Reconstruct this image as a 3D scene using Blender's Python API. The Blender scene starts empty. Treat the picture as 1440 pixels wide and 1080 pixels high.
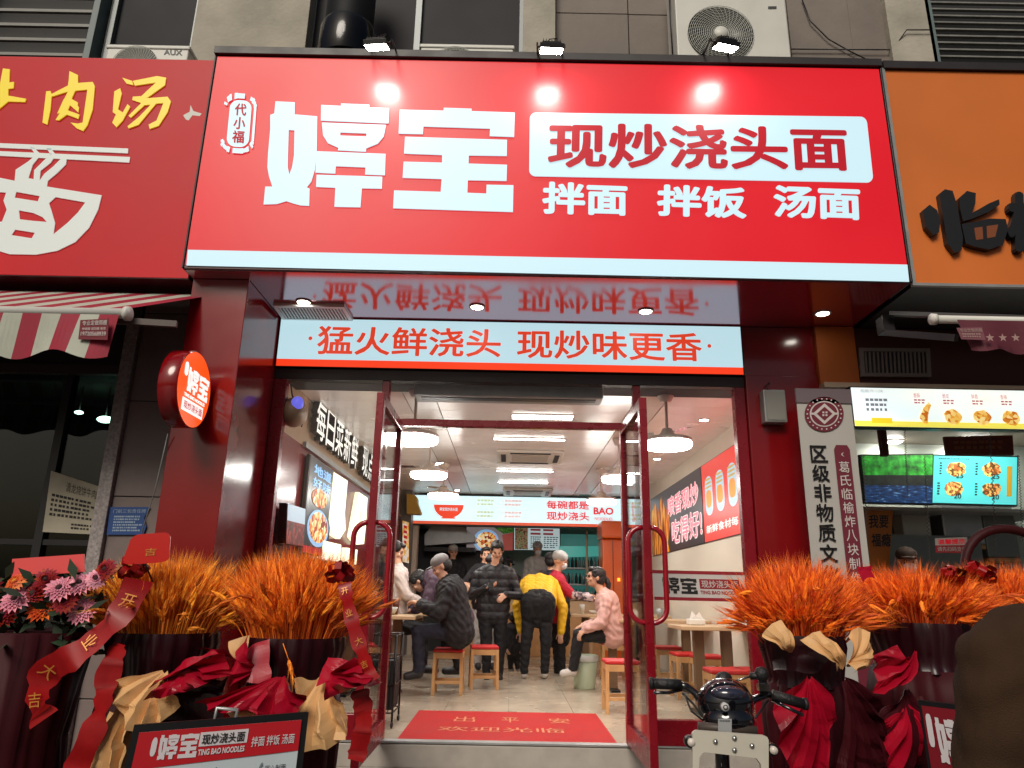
import bpy, bmesh, math, random
import numpy as np
from mathutils import Vector, Matrix, noise
from mathutils.geometry import tessellate_polygon
random.seed(7)
SC = bpy.context.scene
COL = SC.collection

# ------------------------------------------------------------------ camera, sky, exposure
CAM_POS = Vector((0, 0, 1.33)); FPX = 1020.0
PITCH = math.radians(16.1); ROLL = math.radians(1.1)
fw = Vector((0, math.cos(PITCH), math.sin(PITCH))); rt0 = Vector((1, 0, 0)); up0 = rt0.cross(fw)
rt = rt0 * math.cos(ROLL) + up0 * math.sin(ROLL); up = up0 * math.cos(ROLL) - rt0 * math.sin(ROLL)
cd = bpy.data.cameras.new('camera'); cam = bpy.data.objects.new('camera', cd); COL.objects.link(cam)
cd.sensor_width = 36; cd.lens = FPX / 1440 * 36; cd.clip_end = 400; cd.clip_start = 0.05
cam.matrix_world = Matrix(((rt.x, up.x, -fw.x, 0), (rt.y, up.y, -fw.y, 0), (rt.z, up.z, -fw.z, CAM_POS.z), (0, 0, 0, 1)))
SC.camera = cam
w = bpy.data.worlds.new('World'); SC.world = w; w.use_nodes = True
nt = w.node_tree; bg = nt.nodes['Background']
sky = nt.nodes.new('ShaderNodeTexSky'); sky.sky_type = 'NISHITA'; sky.sun_disc = False
SUN_EL, SUN_AZ = math.radians(42), math.radians(205)
sky.sun_elevation = SUN_EL; sky.sun_rotation = SUN_AZ; sky.air_density = 1.0; sky.dust_density = 6.0
nt.links.new(sky.outputs[0], bg.inputs[0]); bg.inputs[1].default_value = 0.042
sd = bpy.data.lights.new('street_glow', 'SUN'); sd.energy = 2.1; sd.angle = math.radians(25); sd.color = (1.0, 0.93, 0.82)
so = bpy.data.objects.new('street_glow', sd); COL.objects.link(so)
so.rotation_euler = Vector((-0.22, -0.75, 0.62)).to_track_quat('Z', 'Y').to_euler()
vs = SC.view_settings; vs.view_transform = 'Standard'; vs.look = 'None'; vs.exposure = 0; vs.gamma = 1
SC.render.engine = 'CYCLES'
cy = SC.cycles; cy.use_denoising = True; cy.max_bounces = 8; cy.transparent_max_bounces = 24
cy.diffuse_bounces = 4; cy.glossy_bounces = 4; cy.transmission_bounces = 6
cy.caustics_reflective = False; cy.caustics_refractive = False; cy.sample_clamp_indirect = 4

# ------------------------------------------------------------------ photo pixel (1440x1080) -> point on a real plane
def ray(px, py): return fw + rt * ((px - 720) / FPX) + up * ((540 - py) / FPX)
def at(px, py, ax, v):
    d = ray(px, py); t = (v - CAM_POS[ax]) / d[ax]; return CAM_POS + d * t
def A(px, py, Y): return at(px, py, 1, Y)
def AX(px, py, X): return at(px, py, 0, X)
def AZ(px, py, Z): return at(px, py, 2, Z)

# ------------------------------------------------------------------ materials
def lin(c): c /= 255.0; return c / 12.92 if c <= .04045 else ((c + .055) / 1.055) ** 2.4
def S(r, g, b): return (lin(r), lin(g), lin(b), 1)
MATS = {}
def M(name, rgb, rough=.5, metal=0, emit=0, ecol=None, noise_=None, bump=None, spec=.5, coat=0, ior=None, alpha=1, mis=True, aniso=False, island=0):
    """rgb: sRGB 0..255 of the base colour; noise_=(scale, amount, detail); bump=(scale, strength)"""
    if name in MATS: return MATS[name]
    m = bpy.data.materials.new(name); m.use_nodes = True; MATS[name] = m
    n, l = m.node_tree.nodes, m.node_tree.links; p = n['Principled BSDF']
    col = S(*rgb); p.inputs['Base Color'].default_value = col
    p.inputs['Roughness'].default_value = rough; p.inputs['Metallic'].default_value = metal
    p.inputs['Specular IOR Level'].default_value = spec
    if coat: p.inputs['Coat Weight'].default_value = coat; p.inputs['Coat Roughness'].default_value = .06
    if ior: p.inputs['IOR'].default_value = ior
    if alpha < 1: p.inputs['Alpha'].default_value = alpha
    if emit:
        p.inputs['Emission Color'].default_value = S(*(ecol or rgb)); p.inputs['Emission Strength'].default_value = emit
        if not mis: m.cycles.emission_sampling = 'NONE'
    tc = n.new('ShaderNodeTexCoord') if (noise_ or bump) else None
    if noise_:
        t = n.new('ShaderNodeTexNoise'); t.inputs['Scale'].default_value = noise_[0]; t.inputs['Detail'].default_value = noise_[2] if len(noise_) > 2 else 5
        l.new(tc.outputs['Object'], t.inputs['Vector'])
        mr = n.new('ShaderNodeMapRange'); mr.inputs[1].default_value = .25; mr.inputs[2].default_value = .75
        mr.inputs[3].default_value = 1 - noise_[1]; mr.inputs[4].default_value = 1 + noise_[1] * .6
        l.new(t.outputs[0], mr.inputs[0])
        mx = n.new('ShaderNodeMix'); mx.data_type = 'RGBA'; mx.blend_type = 'MULTIPLY'; mx.inputs[0].default_value = 1
        mx.inputs[6].default_value = col; l.new(mr.outputs[0], mx.inputs[7]); l.new(mx.outputs[2], p.inputs['Base Color'])
        r2 = n.new('ShaderNodeMapRange'); r2.inputs[3].default_value = max(rough - .12, .02); r2.inputs[4].default_value = min(rough + .12, 1)
        l.new(t.outputs[0], r2.inputs[0]); l.new(r2.outputs[0], p.inputs['Roughness'])
        if emit:
            m2 = n.new('ShaderNodeMix'); m2.data_type = 'RGBA'; m2.blend_type = 'MULTIPLY'; m2.inputs[0].default_value = 1
            m2.inputs[6].default_value = S(*(ecol or rgb)); l.new(mr.outputs[0], m2.inputs[7]); l.new(m2.outputs[2], p.inputs['Emission Color'])
    if island:
        g = n.new('ShaderNodeNewGeometry'); hs = n.new('ShaderNodeHueSaturation'); hs.inputs['Color'].default_value = col
        a = n.new('ShaderNodeMapRange'); a.inputs[3].default_value = 1 - island; a.inputs[4].default_value = 1 + island * .8
        b = n.new('ShaderNodeMapRange'); b.inputs[3].default_value = .485; b.inputs[4].default_value = .515
        l.new(g.outputs['Random Per Island'], a.inputs[0]); l.new(g.outputs['Random Per Island'], b.inputs[0])
        l.new(a.outputs[0], hs.inputs['Value']); l.new(b.outputs[0], hs.inputs['Hue']); l.new(hs.outputs[0], p.inputs['Base Color'])
    if bump:
        t = n.new('ShaderNodeTexNoise'); t.inputs['Scale'].default_value = bump[0]; t.inputs['Detail'].default_value = 4
        l.new(tc.outputs['Object'], t.inputs['Vector'])
        b = n.new('ShaderNodeBump'); b.inputs['Strength'].default_value = bump[1]; b.inputs['Distance'].default_value = .02
        l.new(t.outputs[0], b.inputs['Height']); l.new(b.outputs[0], p.inputs['Normal'])
    return m
def mix_ramp(name, stops, scale=20, emit=0, kind='noise', rough=.5, stretch=(1, 1, 1), mis=False, detail=5):
    """a mottled surface: procedural texture through a colour ramp"""
    if name in MATS: return MATS[name]
    m = bpy.data.materials.new(name); m.use_nodes = True; MATS[name] = m
    n, l = m.node_tree.nodes, m.node_tree.links; p = n['Principled BSDF']; p.inputs['Roughness'].default_value = rough
    tc = n.new('ShaderNodeTexCoord'); mp = n.new('ShaderNodeMapping'); mp.inputs['Scale'].default_value = stretch
    l.new(tc.outputs['Object'], mp.inputs[0])
    if kind == 'noise': t = n.new('ShaderNodeTexNoise'); t.inputs['Detail'].default_value = detail; o = t.outputs[0]
    else: t = n.new('ShaderNodeTexVoronoi'); o = t.outputs['Color']
    t.inputs['Scale'].default_value = scale; l.new(mp.outputs[0], t.inputs['Vector'])
    r = n.new('ShaderNodeValToRGB'); e = r.color_ramp.elements
    while len(e) < len(stops): e.new(.5)
    for k, (pos, c) in enumerate(stops): e[k].position = pos; e[k].color = S(*c)
    l.new(o, r.inputs[0]); l.new(r.outputs[0], p.inputs['Base Color'])
    if emit:
        l.new(r.outputs[0], p.inputs['Emission Color']); p.inputs['Emission Strength'].default_value = emit
        if not mis: m.cycles.emission_sampling = 'NONE'
    return m
def glass(name, tint=(255, 255, 255), fac=.5, rough=0.0):
    if name in MATS: return MATS[name]
    m = bpy.data.materials.new(name); m.use_nodes = True; MATS[name] = m
    n, l = m.node_tree.nodes, m.node_tree.links; n.remove(n['Principled BSDF'])
    t = n.new('ShaderNodeBsdfTransparent'); t.inputs[0].default_value = S(*tint)
    g = n.new('ShaderNodeBsdfGlossy'); g.inputs['Roughness'].default_value = rough
    lw = n.new('ShaderNodeFresnel'); lw.inputs[0].default_value = 1.5
    mu = n.new('ShaderNodeMath'); mu.operation = 'MULTIPLY'; mu.inputs[1].default_value = fac; l.new(lw.outputs[0], mu.inputs[0])
    mx = n.new('ShaderNodeMixShader'); l.new(mu.outputs[0], mx.inputs[0]); l.new(t.outputs[0], mx.inputs[1]); l.new(g.outputs[0], mx.inputs[2])
    l.new(mx.outputs[0], n['Material Output'].inputs[0]); return m

# ------------------------------------------------------------------ mesh building
class MB:
    def __init__(s): s.v = []; s.f = []; s.m = []; s.mats = []; s.sm = []
    def mi(s, mat):
        if mat not in s.mats: s.mats.append(mat)
        return s.mats.index(mat)
    def add(s, vs_, fs, mat=None, smooth=False):
        b = len(s.v); k = s.mi(mat) if mat is not None else 0
        s.v.extend(tuple(x) for x in vs_)
        for f in fs: s.f.append(tuple(i + b for i in f)); s.m.append(k); s.sm.append(smooth)
    def box(s, a, b, mat=None, R=None, c=None):
        x0, y0, z0 = a; x1, y1, z1 = b
        vv = [(x0, y0, z0), (x1, y0, z0), (x1, y1, z0), (x0, y1, z0), (x0, y0, z1), (x1, y0, z1), (x1, y1, z1), (x0, y1, z1)]
        if R is not None:
            c = Vector(c) if c is not None else (Vector(a) + Vector(b)) / 2
            vv = [R @ (Vector(p) - c) + c for p in vv]
        s.add(vv, [(0, 3, 2, 1), (4, 5, 6, 7), (0, 1, 5, 4), (1, 2, 6, 5), (2, 3, 7, 6), (3, 0, 4, 7)], mat)
    def bar(s, p, q, wx, wz, mat=None, upv=(0, 0, 1)):
        """square bar from p to q"""
        p, q = Vector(p), Vector(q); d = (q - p).normalized(); u = Vector(upv)
        if abs(d.dot(u)) > .95: u = Vector((0, 1, 0))
        a = d.cross(u).normalized() * wx / 2; b = a.cross(d).normalized() * wz / 2
        vv = [p - a - b, p + a - b, p + a + b, p - a + b, q - a - b, q + a - b, q + a + b, q - a + b]
        s.add(vv, [(0, 3, 2, 1), (4, 5, 6, 7), (0, 1, 5, 4), (1, 2, 6, 5), (2, 3, 7, 6), (3, 0, 4, 7)], mat)
    def tube(s, pts, r, n=8, mat=None, smooth=True, caps=True):
        pts = [Vector(p) for p in pts]; rs = r if isinstance(r, (list, tuple)) else [r] * len(pts)
        rings = []; prev = None
        for i, p in enumerate(pts):
            t = (pts[min(i + 1, len(pts) - 1)] - pts[max(i - 1, 0)])
            if t.length < 1e-9: t = Vector((0, 0, 1))
            t.normalize()
            if prev is None:
                u = Vector((0, 0, 1)) if abs(t.z) < .9 else Vector((1, 0, 0))
                a = t.cross(u).normalized()
            else:
                a = prev - t * prev.dot(t); a = a.normalized() if a.length > 1e-6 else t.orthogonal().normalized()
            prev = a; b = t.cross(a)
            rings.append([p + (a * math.cos(2 * math.pi * k / n) + b * math.sin(2 * math.pi * k / n)) * rs[i] for k in range(n)])
        vv = [x for g in rings for x in g]; ff = []
        for i in range(len(pts) - 1):
            for k in range(n): ff.append((i * n + k, i * n + (k + 1) % n, (i + 1) * n + (k + 1) % n, (i + 1) * n + k))
        if caps: ff.append(tuple(range(n - 1, -1, -1))); ff.append(tuple((len(pts) - 1) * n + k for k in range(n)))
        s.add(vv, ff, mat, smooth)
    def lathe(s, prof, c, n=24, mat=None, smooth=True, axis='z', cap=True, wob=None):
        """prof: [(r, h)] around an axis through c"""
        vv = []; ff = []
        for j, (r, h) in enumerate(prof):
            for k in range(n):
                t = 2 * math.pi * k / n; rr = r * (wob(t, h) if wob else 1); x, y = rr * math.cos(t), rr * math.sin(t)
                o = (x, y, h) if axis == 'z' else ((x, h, y) if axis == 'y' else (h, x, y))
                vv.append((c[0] + o[0], c[1] + o[1], c[2] + o[2]))
        for j in range(len(prof) - 1):
            for k in range(n): ff.append((j * n + k, j * n + (k + 1) % n, (j + 1) * n + (k + 1) % n, (j + 1) * n + k))
        if cap: ff.append(tuple(range(n - 1, -1, -1))); ff.append(tuple((len(prof) - 1) * n + k for k in range(n)))
        s.add(vv, ff, mat, smooth)
    def ell(s, c, r, mat=None, R=None, nu=16, nv=10):
        c = Vector(c); vv = []; ff = []
        for j in range(1, nv):
            ph = math.pi * j / nv
            for k in range(nu):
                th = 2 * math.pi * k / nu
                p = Vector((r[0] * math.sin(ph) * math.cos(th), r[1] * math.sin(ph) * math.sin(th), r[2] * math.cos(ph)))
                vv.append(c + (R @ p if R is not None else p))
        for j in range(nv - 2):
            for k in range(nu): ff.append((j * nu + k, (j + 1) * nu + k, (j + 1) * nu + (k + 1) % nu, j * nu + (k + 1) % nu))
        t = Vector((0, 0, r[2])); b = -t; vv.append(c + (R @ t if R is not None else t)); vv.append(c + (R @ b if R is not None else b))
        T = len(vv) - 2
        for k in range(nu):
            ff.append((T, k, (k + 1) % nu)); ff.append((T + 1, (nv - 2) * nu + (k + 1) % nu, (nv - 2) * nu + k))
        s.add(vv, ff, mat, True)
    def grid(s, fn, nu, nv, mat=None, smooth=False):
        vv = [fn(i / nu, j / nv) for j in range(nv + 1) for i in range(nu + 1)]
        ff = [(j * (nu + 1) + i, j * (nu + 1) + i + 1, (j + 1) * (nu + 1) + i + 1, (j + 1) * (nu + 1) + i) for j in range(nv) for i in range(nu)]
        s.add(vv, ff, mat, smooth)
    # ---- flat graphics laid on a Quad
    def qpoly(s, q, uv, d=0, mat=None, holes=(), thick=0):
        loops = [list(uv)] + [list(h) for h in holes]
        tris = tessellate_polygon([[Vector((a, b, 0)) for a, b in L] for L in loops])
        flat = [x for L in loops for x in L]; front = [q.p(a, b, d) for a, b in flat]
        s.add(front, [tuple(t) for t in tris], mat)
        if thick:
            n = len(flat); back = [q.p(a, b, d - thick) for a, b in flat]; ff = []; o = 0
            for L in loops:
                m_ = len(L)
                for i in range(m_): ff.append((o + i, o + (i + 1) % m_, n + o + (i + 1) % m_, n + o + i))
                o += m_
            s.add(front + back, ff, mat)
    def qrect(s, q, u0, v0, u1, v1, d=0, mat=None, thick=0): s.qpoly(q, [(u0, v0), (u1, v0), (u1, v1), (u0, v1)], d, mat, (), thick)
    def qell(s, q, u, v, ru, rv, d=0, mat=None, n=28, thick=0, a0=0, a1=2 * math.pi, hole=0):
        P = lambda k_: [(u + ru * k_ * math.cos(a0 + (a1 - a0) * i / n), v + rv * k_ * math.sin(a0 + (a1 - a0) * i / n)) for i in range(n + (a1 - a0 < 6.28))]
        s.qpoly(q, P(1), d, mat, [P(hole)] if hole else (), thick)
    def qstroke(s, q, pts, wd, d=0, mat=None):
        for (a, b), (c, e) in zip(pts, pts[1:]):
            dx, dy = c - a, e - b; L = math.hypot(dx, dy) or 1; nx, ny = -dy / L * wd / 2, dx / L * wd / 2
            s.qpoly(q, [(a + nx, b + ny), (c + nx, e + ny), (c - nx, e - ny), (a - nx, b - ny)], d, mat)
    def qtext(s, q, txt, u0, v0, u1, v1, d=0, mat=None, bold=0, thick=0, side=None):
        vs2, tris, edges = text_geom(txt)
        offs = [(0, 0)] + ([(math.cos(k * math.pi / 4) * bold, math.sin(k * math.pi / 4) * bold) for k in range(8)] if bold else [])
        W = text_aspect(txt)
        for i, (ox, oy) in enumerate(offs):
            f = lambda x, y: (u0 + (u1 - u0) * (x + ox / W), v0 + (v1 - v0) * (1 - y - oy))
            front = [q.p(*f(x, y), d + i * .00012) for x, y in vs2]
            s.add(front, tris, mat)
            if thick:
                n = len(vs2); back = [q.p(*f(x, y), d - thick) for x, y in vs2]
                s.add(front + back, [(a, b, b + n, a + n) for a, b in edges], side or mat)
    def qrows(s, q, u0, v0, u1, v1, rows, cols, d, mat, rnd=None, fill=.55):
        """rows of small dashes where the photo shows print too small to read"""
        r = rnd or random.Random(5); h = (v1 - v0) / rows
        for j in range(rows):
            u = u0
            end = u1 - (u1 - u0) * r.random() * .3
            while u < end:
                wd = (u1 - u0) / cols * (.5 + .4 * r.random())
                s.qrect(q, u, v0 + h * j, min(u + wd, u1), v0 + h * (j + fill), d, mat); u += (u1 - u0) / cols
    def build(s, name, mat=None, parent=None, bevel=0, smooth=None):
        me = bpy.data.meshes.new(name)
        off = wloc(parent) if parent is not None else Vector((0, 0, 0))
        me.from_pydata([(x - off.x, y - off.y, z - off.z) for x, y, z in s.v], [], s.f)
        mats = s.mats or [mat]
        for x in mats: me.materials.append(x if x is not None else mat)
        me.polygons.foreach_set('material_index', s.m)
        me.polygons.foreach_set('use_smooth', [bool(x) if smooth is None else smooth for x in s.sm])
        me.update()
        o = bpy.data.objects.new(name, me); COL.objects.link(o)
        if parent is not None: o.parent = parent
        if bevel:
            b = o.modifiers.new('bevel', 'BEVEL'); b.width = bevel; b.segments = 2; b.limit_method = 'ANGLE'; b.angle_limit = math.radians(40)
        return o
def wloc(o):
    v = Vector((0, 0, 0))
    while o is not None: v = v + o.location; o = o.parent
    return v
class Quad:
    def __init__(s, tl, tr, br, bl):
        s.c = [Vector(x) for x in (tl, tr, br, bl)]; s.n = (s.c[3] - s.c[0]).cross(s.c[1] - s.c[0]).normalized()
    def p(s, u, v, d=0):
        a, b, c, e = s.c; return (a * (1 - u) + b * u) * (1 - v) + (e * (1 - u) + c * u) * v + s.n * d
    def sub(s, u0, v0, u1, v1, d=0): return Quad(s.p(u0, v0, d), s.p(u1, v0, d), s.p(u1, v1, d), s.p(u0, v1, d))
def QY(Y, *px): return Quad(*[A(x, y, Y) for x, y in px])
def QX(X, *px): return Quad(*[AX(x, y, X) for x, y in px])
def RQ(x0, z1, x1, z0, Y): return Quad((x0, Y, z1), (x1, Y, z1), (x1, Y, z0), (x0, Y, z0))
TG = {}
def text_geom(txt):
    if txt in TG: return TG[txt][:3]
    c = bpy.data.curves.new('t', 'FONT'); c.body = txt; c.resolution_u = 3
    o = bpy.data.objects.new('t', c); COL.objects.link(o); dg = bpy.context.evaluated_depsgraph_get()
    me = bpy.data.meshes.new_from_object(o.evaluated_get(dg))
    vv = [(x.co.x, x.co.y) for x in me.vertices]; ff = [tuple(p.vertices) for p in me.polygons]
    cnt = {}
    for f in ff:
        for a, b in zip(f, f[1:] + f[:1]): cnt[(min(a, b), max(a, b))] = cnt.get((min(a, b), max(a, b)), 0) + 1
    edges = [e for e, k in cnt.items() if k == 1]
    bpy.data.objects.remove(o); bpy.data.curves.remove(c); bpy.data.meshes.remove(me)
    x0, x1 = min(v[0] for v in vv), max(v[0] for v in vv); y0, y1 = min(v[1] for v in vv), max(v[1] for v in vv)
    asp = (x1 - x0) / (y1 - y0)
    TG[txt] = ([((x - x0) / (x1 - x0), (y - y0) / (y1 - y0)) for x, y in vv], ff, edges, asp); return TG[txt][:3]
def text_aspect(txt): text_geom(txt); return TG[txt][3]

def tag(o, label=None, cat=None, group=None, kind=None):
    if label: o['label'] = label
    if cat: o['category'] = cat
    if group: o['group'] = group
    if kind: o['kind'] = kind
    return o
def thing(name, label, cat, loc=(0, 0, 0), group=None):
    o = bpy.data.objects.new(name, None); COL.objects.link(o); o.location = loc; o.empty_display_size = .1
    return tag(o, label, cat, group)
def copy_tree(o, parent=None):
    c = o.copy(); COL.objects.link(c)
    if parent is not None: c.parent = parent
    for ch in [x for x in SC.objects if x.parent == o]: copy_tree(ch, c)
    return c
def relabel(o, label=None, loc=None, rz=None):
    if label: o['label'] = label
    if loc is not None: o.location = loc
    if rz is not None: o.rotation_euler = (0, 0, rz)
    return o

# ------------------------------------------------------------------ the brand characters, traced as outlines
def crop(pts): return [(280 + x / 3.0, 60 + y / 3.0) for x, y in pts]
BRAND = [
 ([(325,253),(406,257),(405,308),(500,316),(498,470),(490,540),(475,590),(455,615),(468,620),(466,692),(430,690),(400,682),(370,672),(330,684),(275,686),(282,612),(312,612),(298,570),(291,530),(294,470),(303,370),(303,310),(320,304)],
  [[(380,372),(405,374),(403,480),(395,530),(383,562),(376,530),(377,470)]]),
 ([(517,268),(600,272),(601,262),(720,267),(719,278),(803,282),(800,345),(516,333)], []),
 ([(520,342),(790,352),(780,400),(755,430),(706,450),(705,464),(588,458),(590,448),(545,428),(525,395)], [[(597,383),(708,387),(707,401),(597,397)]]),
 ([(498,463),(788,474),(785,563),(702,560),(704,530),(578,525),(576,556),(493,552)], []),
 ([(498,562),(774,570),(772,620),(688,618),(682,698),(573,696),(577,616),(496,612)], []),
 ([(848,288),(1032,292),(1033,280),(1150,284),(1150,294),(1332,300),(1329,402),(1226,398),(1228,367),(947,358),(945,390),(843,388)], []),
 ([(870,402),(1299,415),(1298,482),(1138,480),(1137,515),(1299,520),(1297,587),(1134,584),(1132,638),(1212,641),(1213,604),(1326,606),(1324,718),(820,702),(824,628),(1020,634),(1024,579),(860,574),(864,507),(1026,511),(1026,478),(866,472)], [])]
YS = 4.64     # front of the big sign
_w = [[[A(*p, YS) for p in crop(L)] for L in [o] + h] for o, h in BRAND]
_x = [p.x for g in _w for L in g for p in L]; _z = [p.z for g in _w for L in g for p in L]
BR = (min(_x), max(_z), max(_x), min(_z))
BRAND_UV = [[[((p.x - BR[0]) / (BR[2] - BR[0]), (BR[1] - p.z) / (BR[1] - BR[3])) for p in L] for L in g] for g in _w]
def brand(mb, q, u0, v0, u1, v1, d, mat, thick=0):
    for g in BRAND_UV:
        L = [[(u0 + (u1 - u0) * a, v0 + (v1 - v0) * b) for a, b in X] for X in g]
        mb.qpoly(q, L[0], d, mat, L[1:], thick)
def rrect(u0, v0, u1, v1, ru, rv, n=5):
    P = []
    for cu, cv, a in ((u1 - ru, v0 + rv, -90), (u1 - ru, v1 - rv, 0), (u0 + ru, v1 - rv, 90), (u0 + ru, v0 + rv, 180)):
        for k in range(n + 1):
            t = math.radians(a + 90 * k / n); P.append((cu + ru * math.cos(t), cv + rv * math.sin(t)))
    return P
# ------------------------------------------------------------------ shared materials
RED_P = M('red_gloss_panel', (126, 8, 16), .16, noise_=(3, .10), ior=1.6)
RED_S = M('red_soffit_panel', (150, 14, 30), .10, ior=4.6, noise_=(2, .08)); RED_S.node_tree.nodes['Principled BSDF'].inputs['Specular Tint'].default_value = (1, .80, .88, 1)
RED_F = M('red_frame_paint', (128, 12, 28), .28, noise_=(8, .12))
DKRED = M('dark_red_trim', (66, 10, 18), .35)
DARK = M('dark_trim', (30, 24, 26), .5, noise_=(6, .2))
BLACK = M('black_plastic', (16, 16, 18), .35)
WHITE_E = M('lit_white_face', (120, 132, 138), .4, emit=.80, spec=.25, ecol=(206, 242, 252), mis=True)
WHITE_T = M('lit_white_letter', (120, 132, 138), .35, emit=.80, spec=.3, ecol=(208, 244, 254), mis=False)
SIGNRED = M('lit_red_face', (110, 12, 20), .36, emit=.68, ecol=(246, 28, 42), noise_=(.9, .08, 1), spec=.3)
REDLET = M('red_letter', (120, 12, 22), .5, emit=.5, ecol=(214, 30, 48), spec=.2, mis=False)
ORLET = M('orange_red_letter', (215, 60, 36), .4, emit=.75, ecol=(236, 72, 44), mis=False)
ORSTR = M('orange_stripe_lit', (220, 60, 30), .4, emit=.9, ecol=(255, 66, 30), mis=False)
CONC = M('old_concrete', (172, 166, 152), .85, noise_=(2.5, .35, 8), bump=(30, .25))
CONC2 = M('grey_stone_panel', (124, 114, 106), .7, noise_=(1.6, .3, 8), bump=(18, .15))
GLASS = glass('clear_glass', (250, 252, 252), .55)
GLASSD = glass('dark_shop_glass', (170, 180, 176), 1.0)
WOOD = M('light_wood', (196, 150, 100), .45, noise_=(9, .18, 6))
WOODT = M('table_wood_top', (206, 176, 138), .35, noise_=(7, .12, 6))
STEEL = M('brushed_steel', (170, 172, 172), .42, .6, noise_=(5, .2))
GALV = M('grey_painted_metal', (150, 152, 150), .45, .3, noise_=(7, .2))
WPLAS = M('white_plastic', (208, 208, 200), .45, noise_=(4, .08))
WPAINT = M('white_wall_paint', (222, 212, 196), .6, noise_=(2, .05))

# ------------------------------------------------------------------ ground, floor, steps
m = MB(); m.grid(lambda u, v: (-30 + 60 * u, -25 + 55 * v, 0.0), 4, 4, M('street_paving', (92, 88, 84), .55, noise_=(3, .3, 8), bump=(25, .3)))
tag(m.build('ground'), kind='structure')
m = MB(); m.box((-2.3, 5.22, 0.0), (2.75, 5.585, .155), M('step_granite', (172, 166, 158), .4, noise_=(14, .18, 8)))
m.box((-1.9, 5.572, .155), (1.86, 5.586, .302), M('riser_tile', (168, 162, 154), .4, noise_=(9, .14, 8))); tag(m.build('entrance_step', bevel=.004), kind='structure')
fl = MB(); tile = M('floor_tile', (180, 168, 150), .26, noise_=(1.6, .24, 9)); grout = M('floor_grout', (104, 94, 82), .7)
fl.box((-2.3, 5.59, .0), (2.35, 16.6, .304), grout)
r_ = random.Random(3)
for i in range(8):
    for j in range(28):
        x0 = -2.3 + i * .582; off = .2 if i % 2 else 0; y0 = 5.588 + j * .4 - off
        if y0 < 5.5: y0 = 5.588
        fl.box((x0 + .0015, y0, .30), (x0 + .5805, 5.588 + (j + 1) * .4 - off - .003, .31), tile)
tag(fl.build('floor'), kind='structure')
m = MB(); m.box((-1.9, 5.575, .31), (1.86, 5.66, .322), STEEL)
tag(m.build('threshold_path'), kind='structure')

# ------------------------------------------------------------------ the noodle restaurant: shell, frames, glass, doors
shop = thing('noodle_restaurant', 'brightly lit noodle restaurant with glossy red pillars and glass front under the big red sign', 'restaurant', (0, 5.6, 0))
ZS = 3.457; ZC = 3.03; XL = -1.88; XR = 2.28
m = MB(); m.box((-2.3, 4.8, .0), (-1.9, 5.66, ZS - .002), RED_P); m.build('pillar', parent=shop, bevel=.004)
m = MB(); m.box((1.862, 5.53, .0), (2.44, 5.66, 3.036), RED_P); m.box((1.862, 5.55, 3.037), (2.44, 5.66, ZS - .002), RED_P); m.build('pillar', parent=shop, bevel=.004)
m = MB(); m.box((-2.3, 4.66, ZS), (2.75, 5.64, ZS + .05), RED_S); m.build('soffit', parent=shop)
m = MB()
for x0, x1 in ((-1.9, -1.8), (1.772, 1.86)): m.box((x0, 5.57, .322), (x1, 5.65, 3.03), RED_F)
for xc in (-1.005, .995): m.box((xc - .03, 5.575, .322), (xc + .03, 5.645, 2.945), RED_F)
m.box((-.975, 5.58, 2.585), (.965, 5.64, 2.64), RED_F)
m.box((-1.8, 5.578, .322), (-1.035, 5.642, .49), RED_F); m.box((1.025, 5.578, .322), (1.772, 5.642, .49), RED_F)
m.build('window_frame', parent=shop, bevel=.004)
m = MB(); m.box((-1.9, 5.565, 2.945), (1.86, 5.65, 3.035), DARK); m.build('header_beam', parent=shop, bevel=.004)
for x0, x1, z0, z1 in ((-1.8, -1.035, .49, 2.945), (1.025, 1.772, .49, 2.945), (-.975, .965, 2.64, 2.945)):
    m = MB(); m.box((x0, 5.608, z0), (x1, 5.616, z1), GLASS); m.build('glass_pane', parent=shop)
# window sticker strip
q = QY(5.6, (917, 806), (1047, 809), (1052, 842), (920, 839)); m = MB()
wst = M('sticker_white', (205, 198, 194), .6); rst = M('sticker_red', (150, 22, 40), .6); bst = M('sticker_black', (24, 22, 24), .6)
m.qrect(q, 0, 0, 1, 1, .002, wst, .003); m.qrect(q, 0, -.14, 1, 0, .004, rst); m.qrect(q, 0, 1, 1, 1.14, .004, rst)
brand(m, q, .1, .16, .47, .86, .004, bst); m.qrect(q, .50, .2, .93, .62, .004, rst)
m.qtext(q, '现炒浇头面', .52, .26, .91, .57, .006, wst, .012); m.qtext(q, 'TING BAO NOODLES', .5, .7, .93, .84, .004, rst, .05)
m.build('window_sticker', parent=shop)
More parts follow.
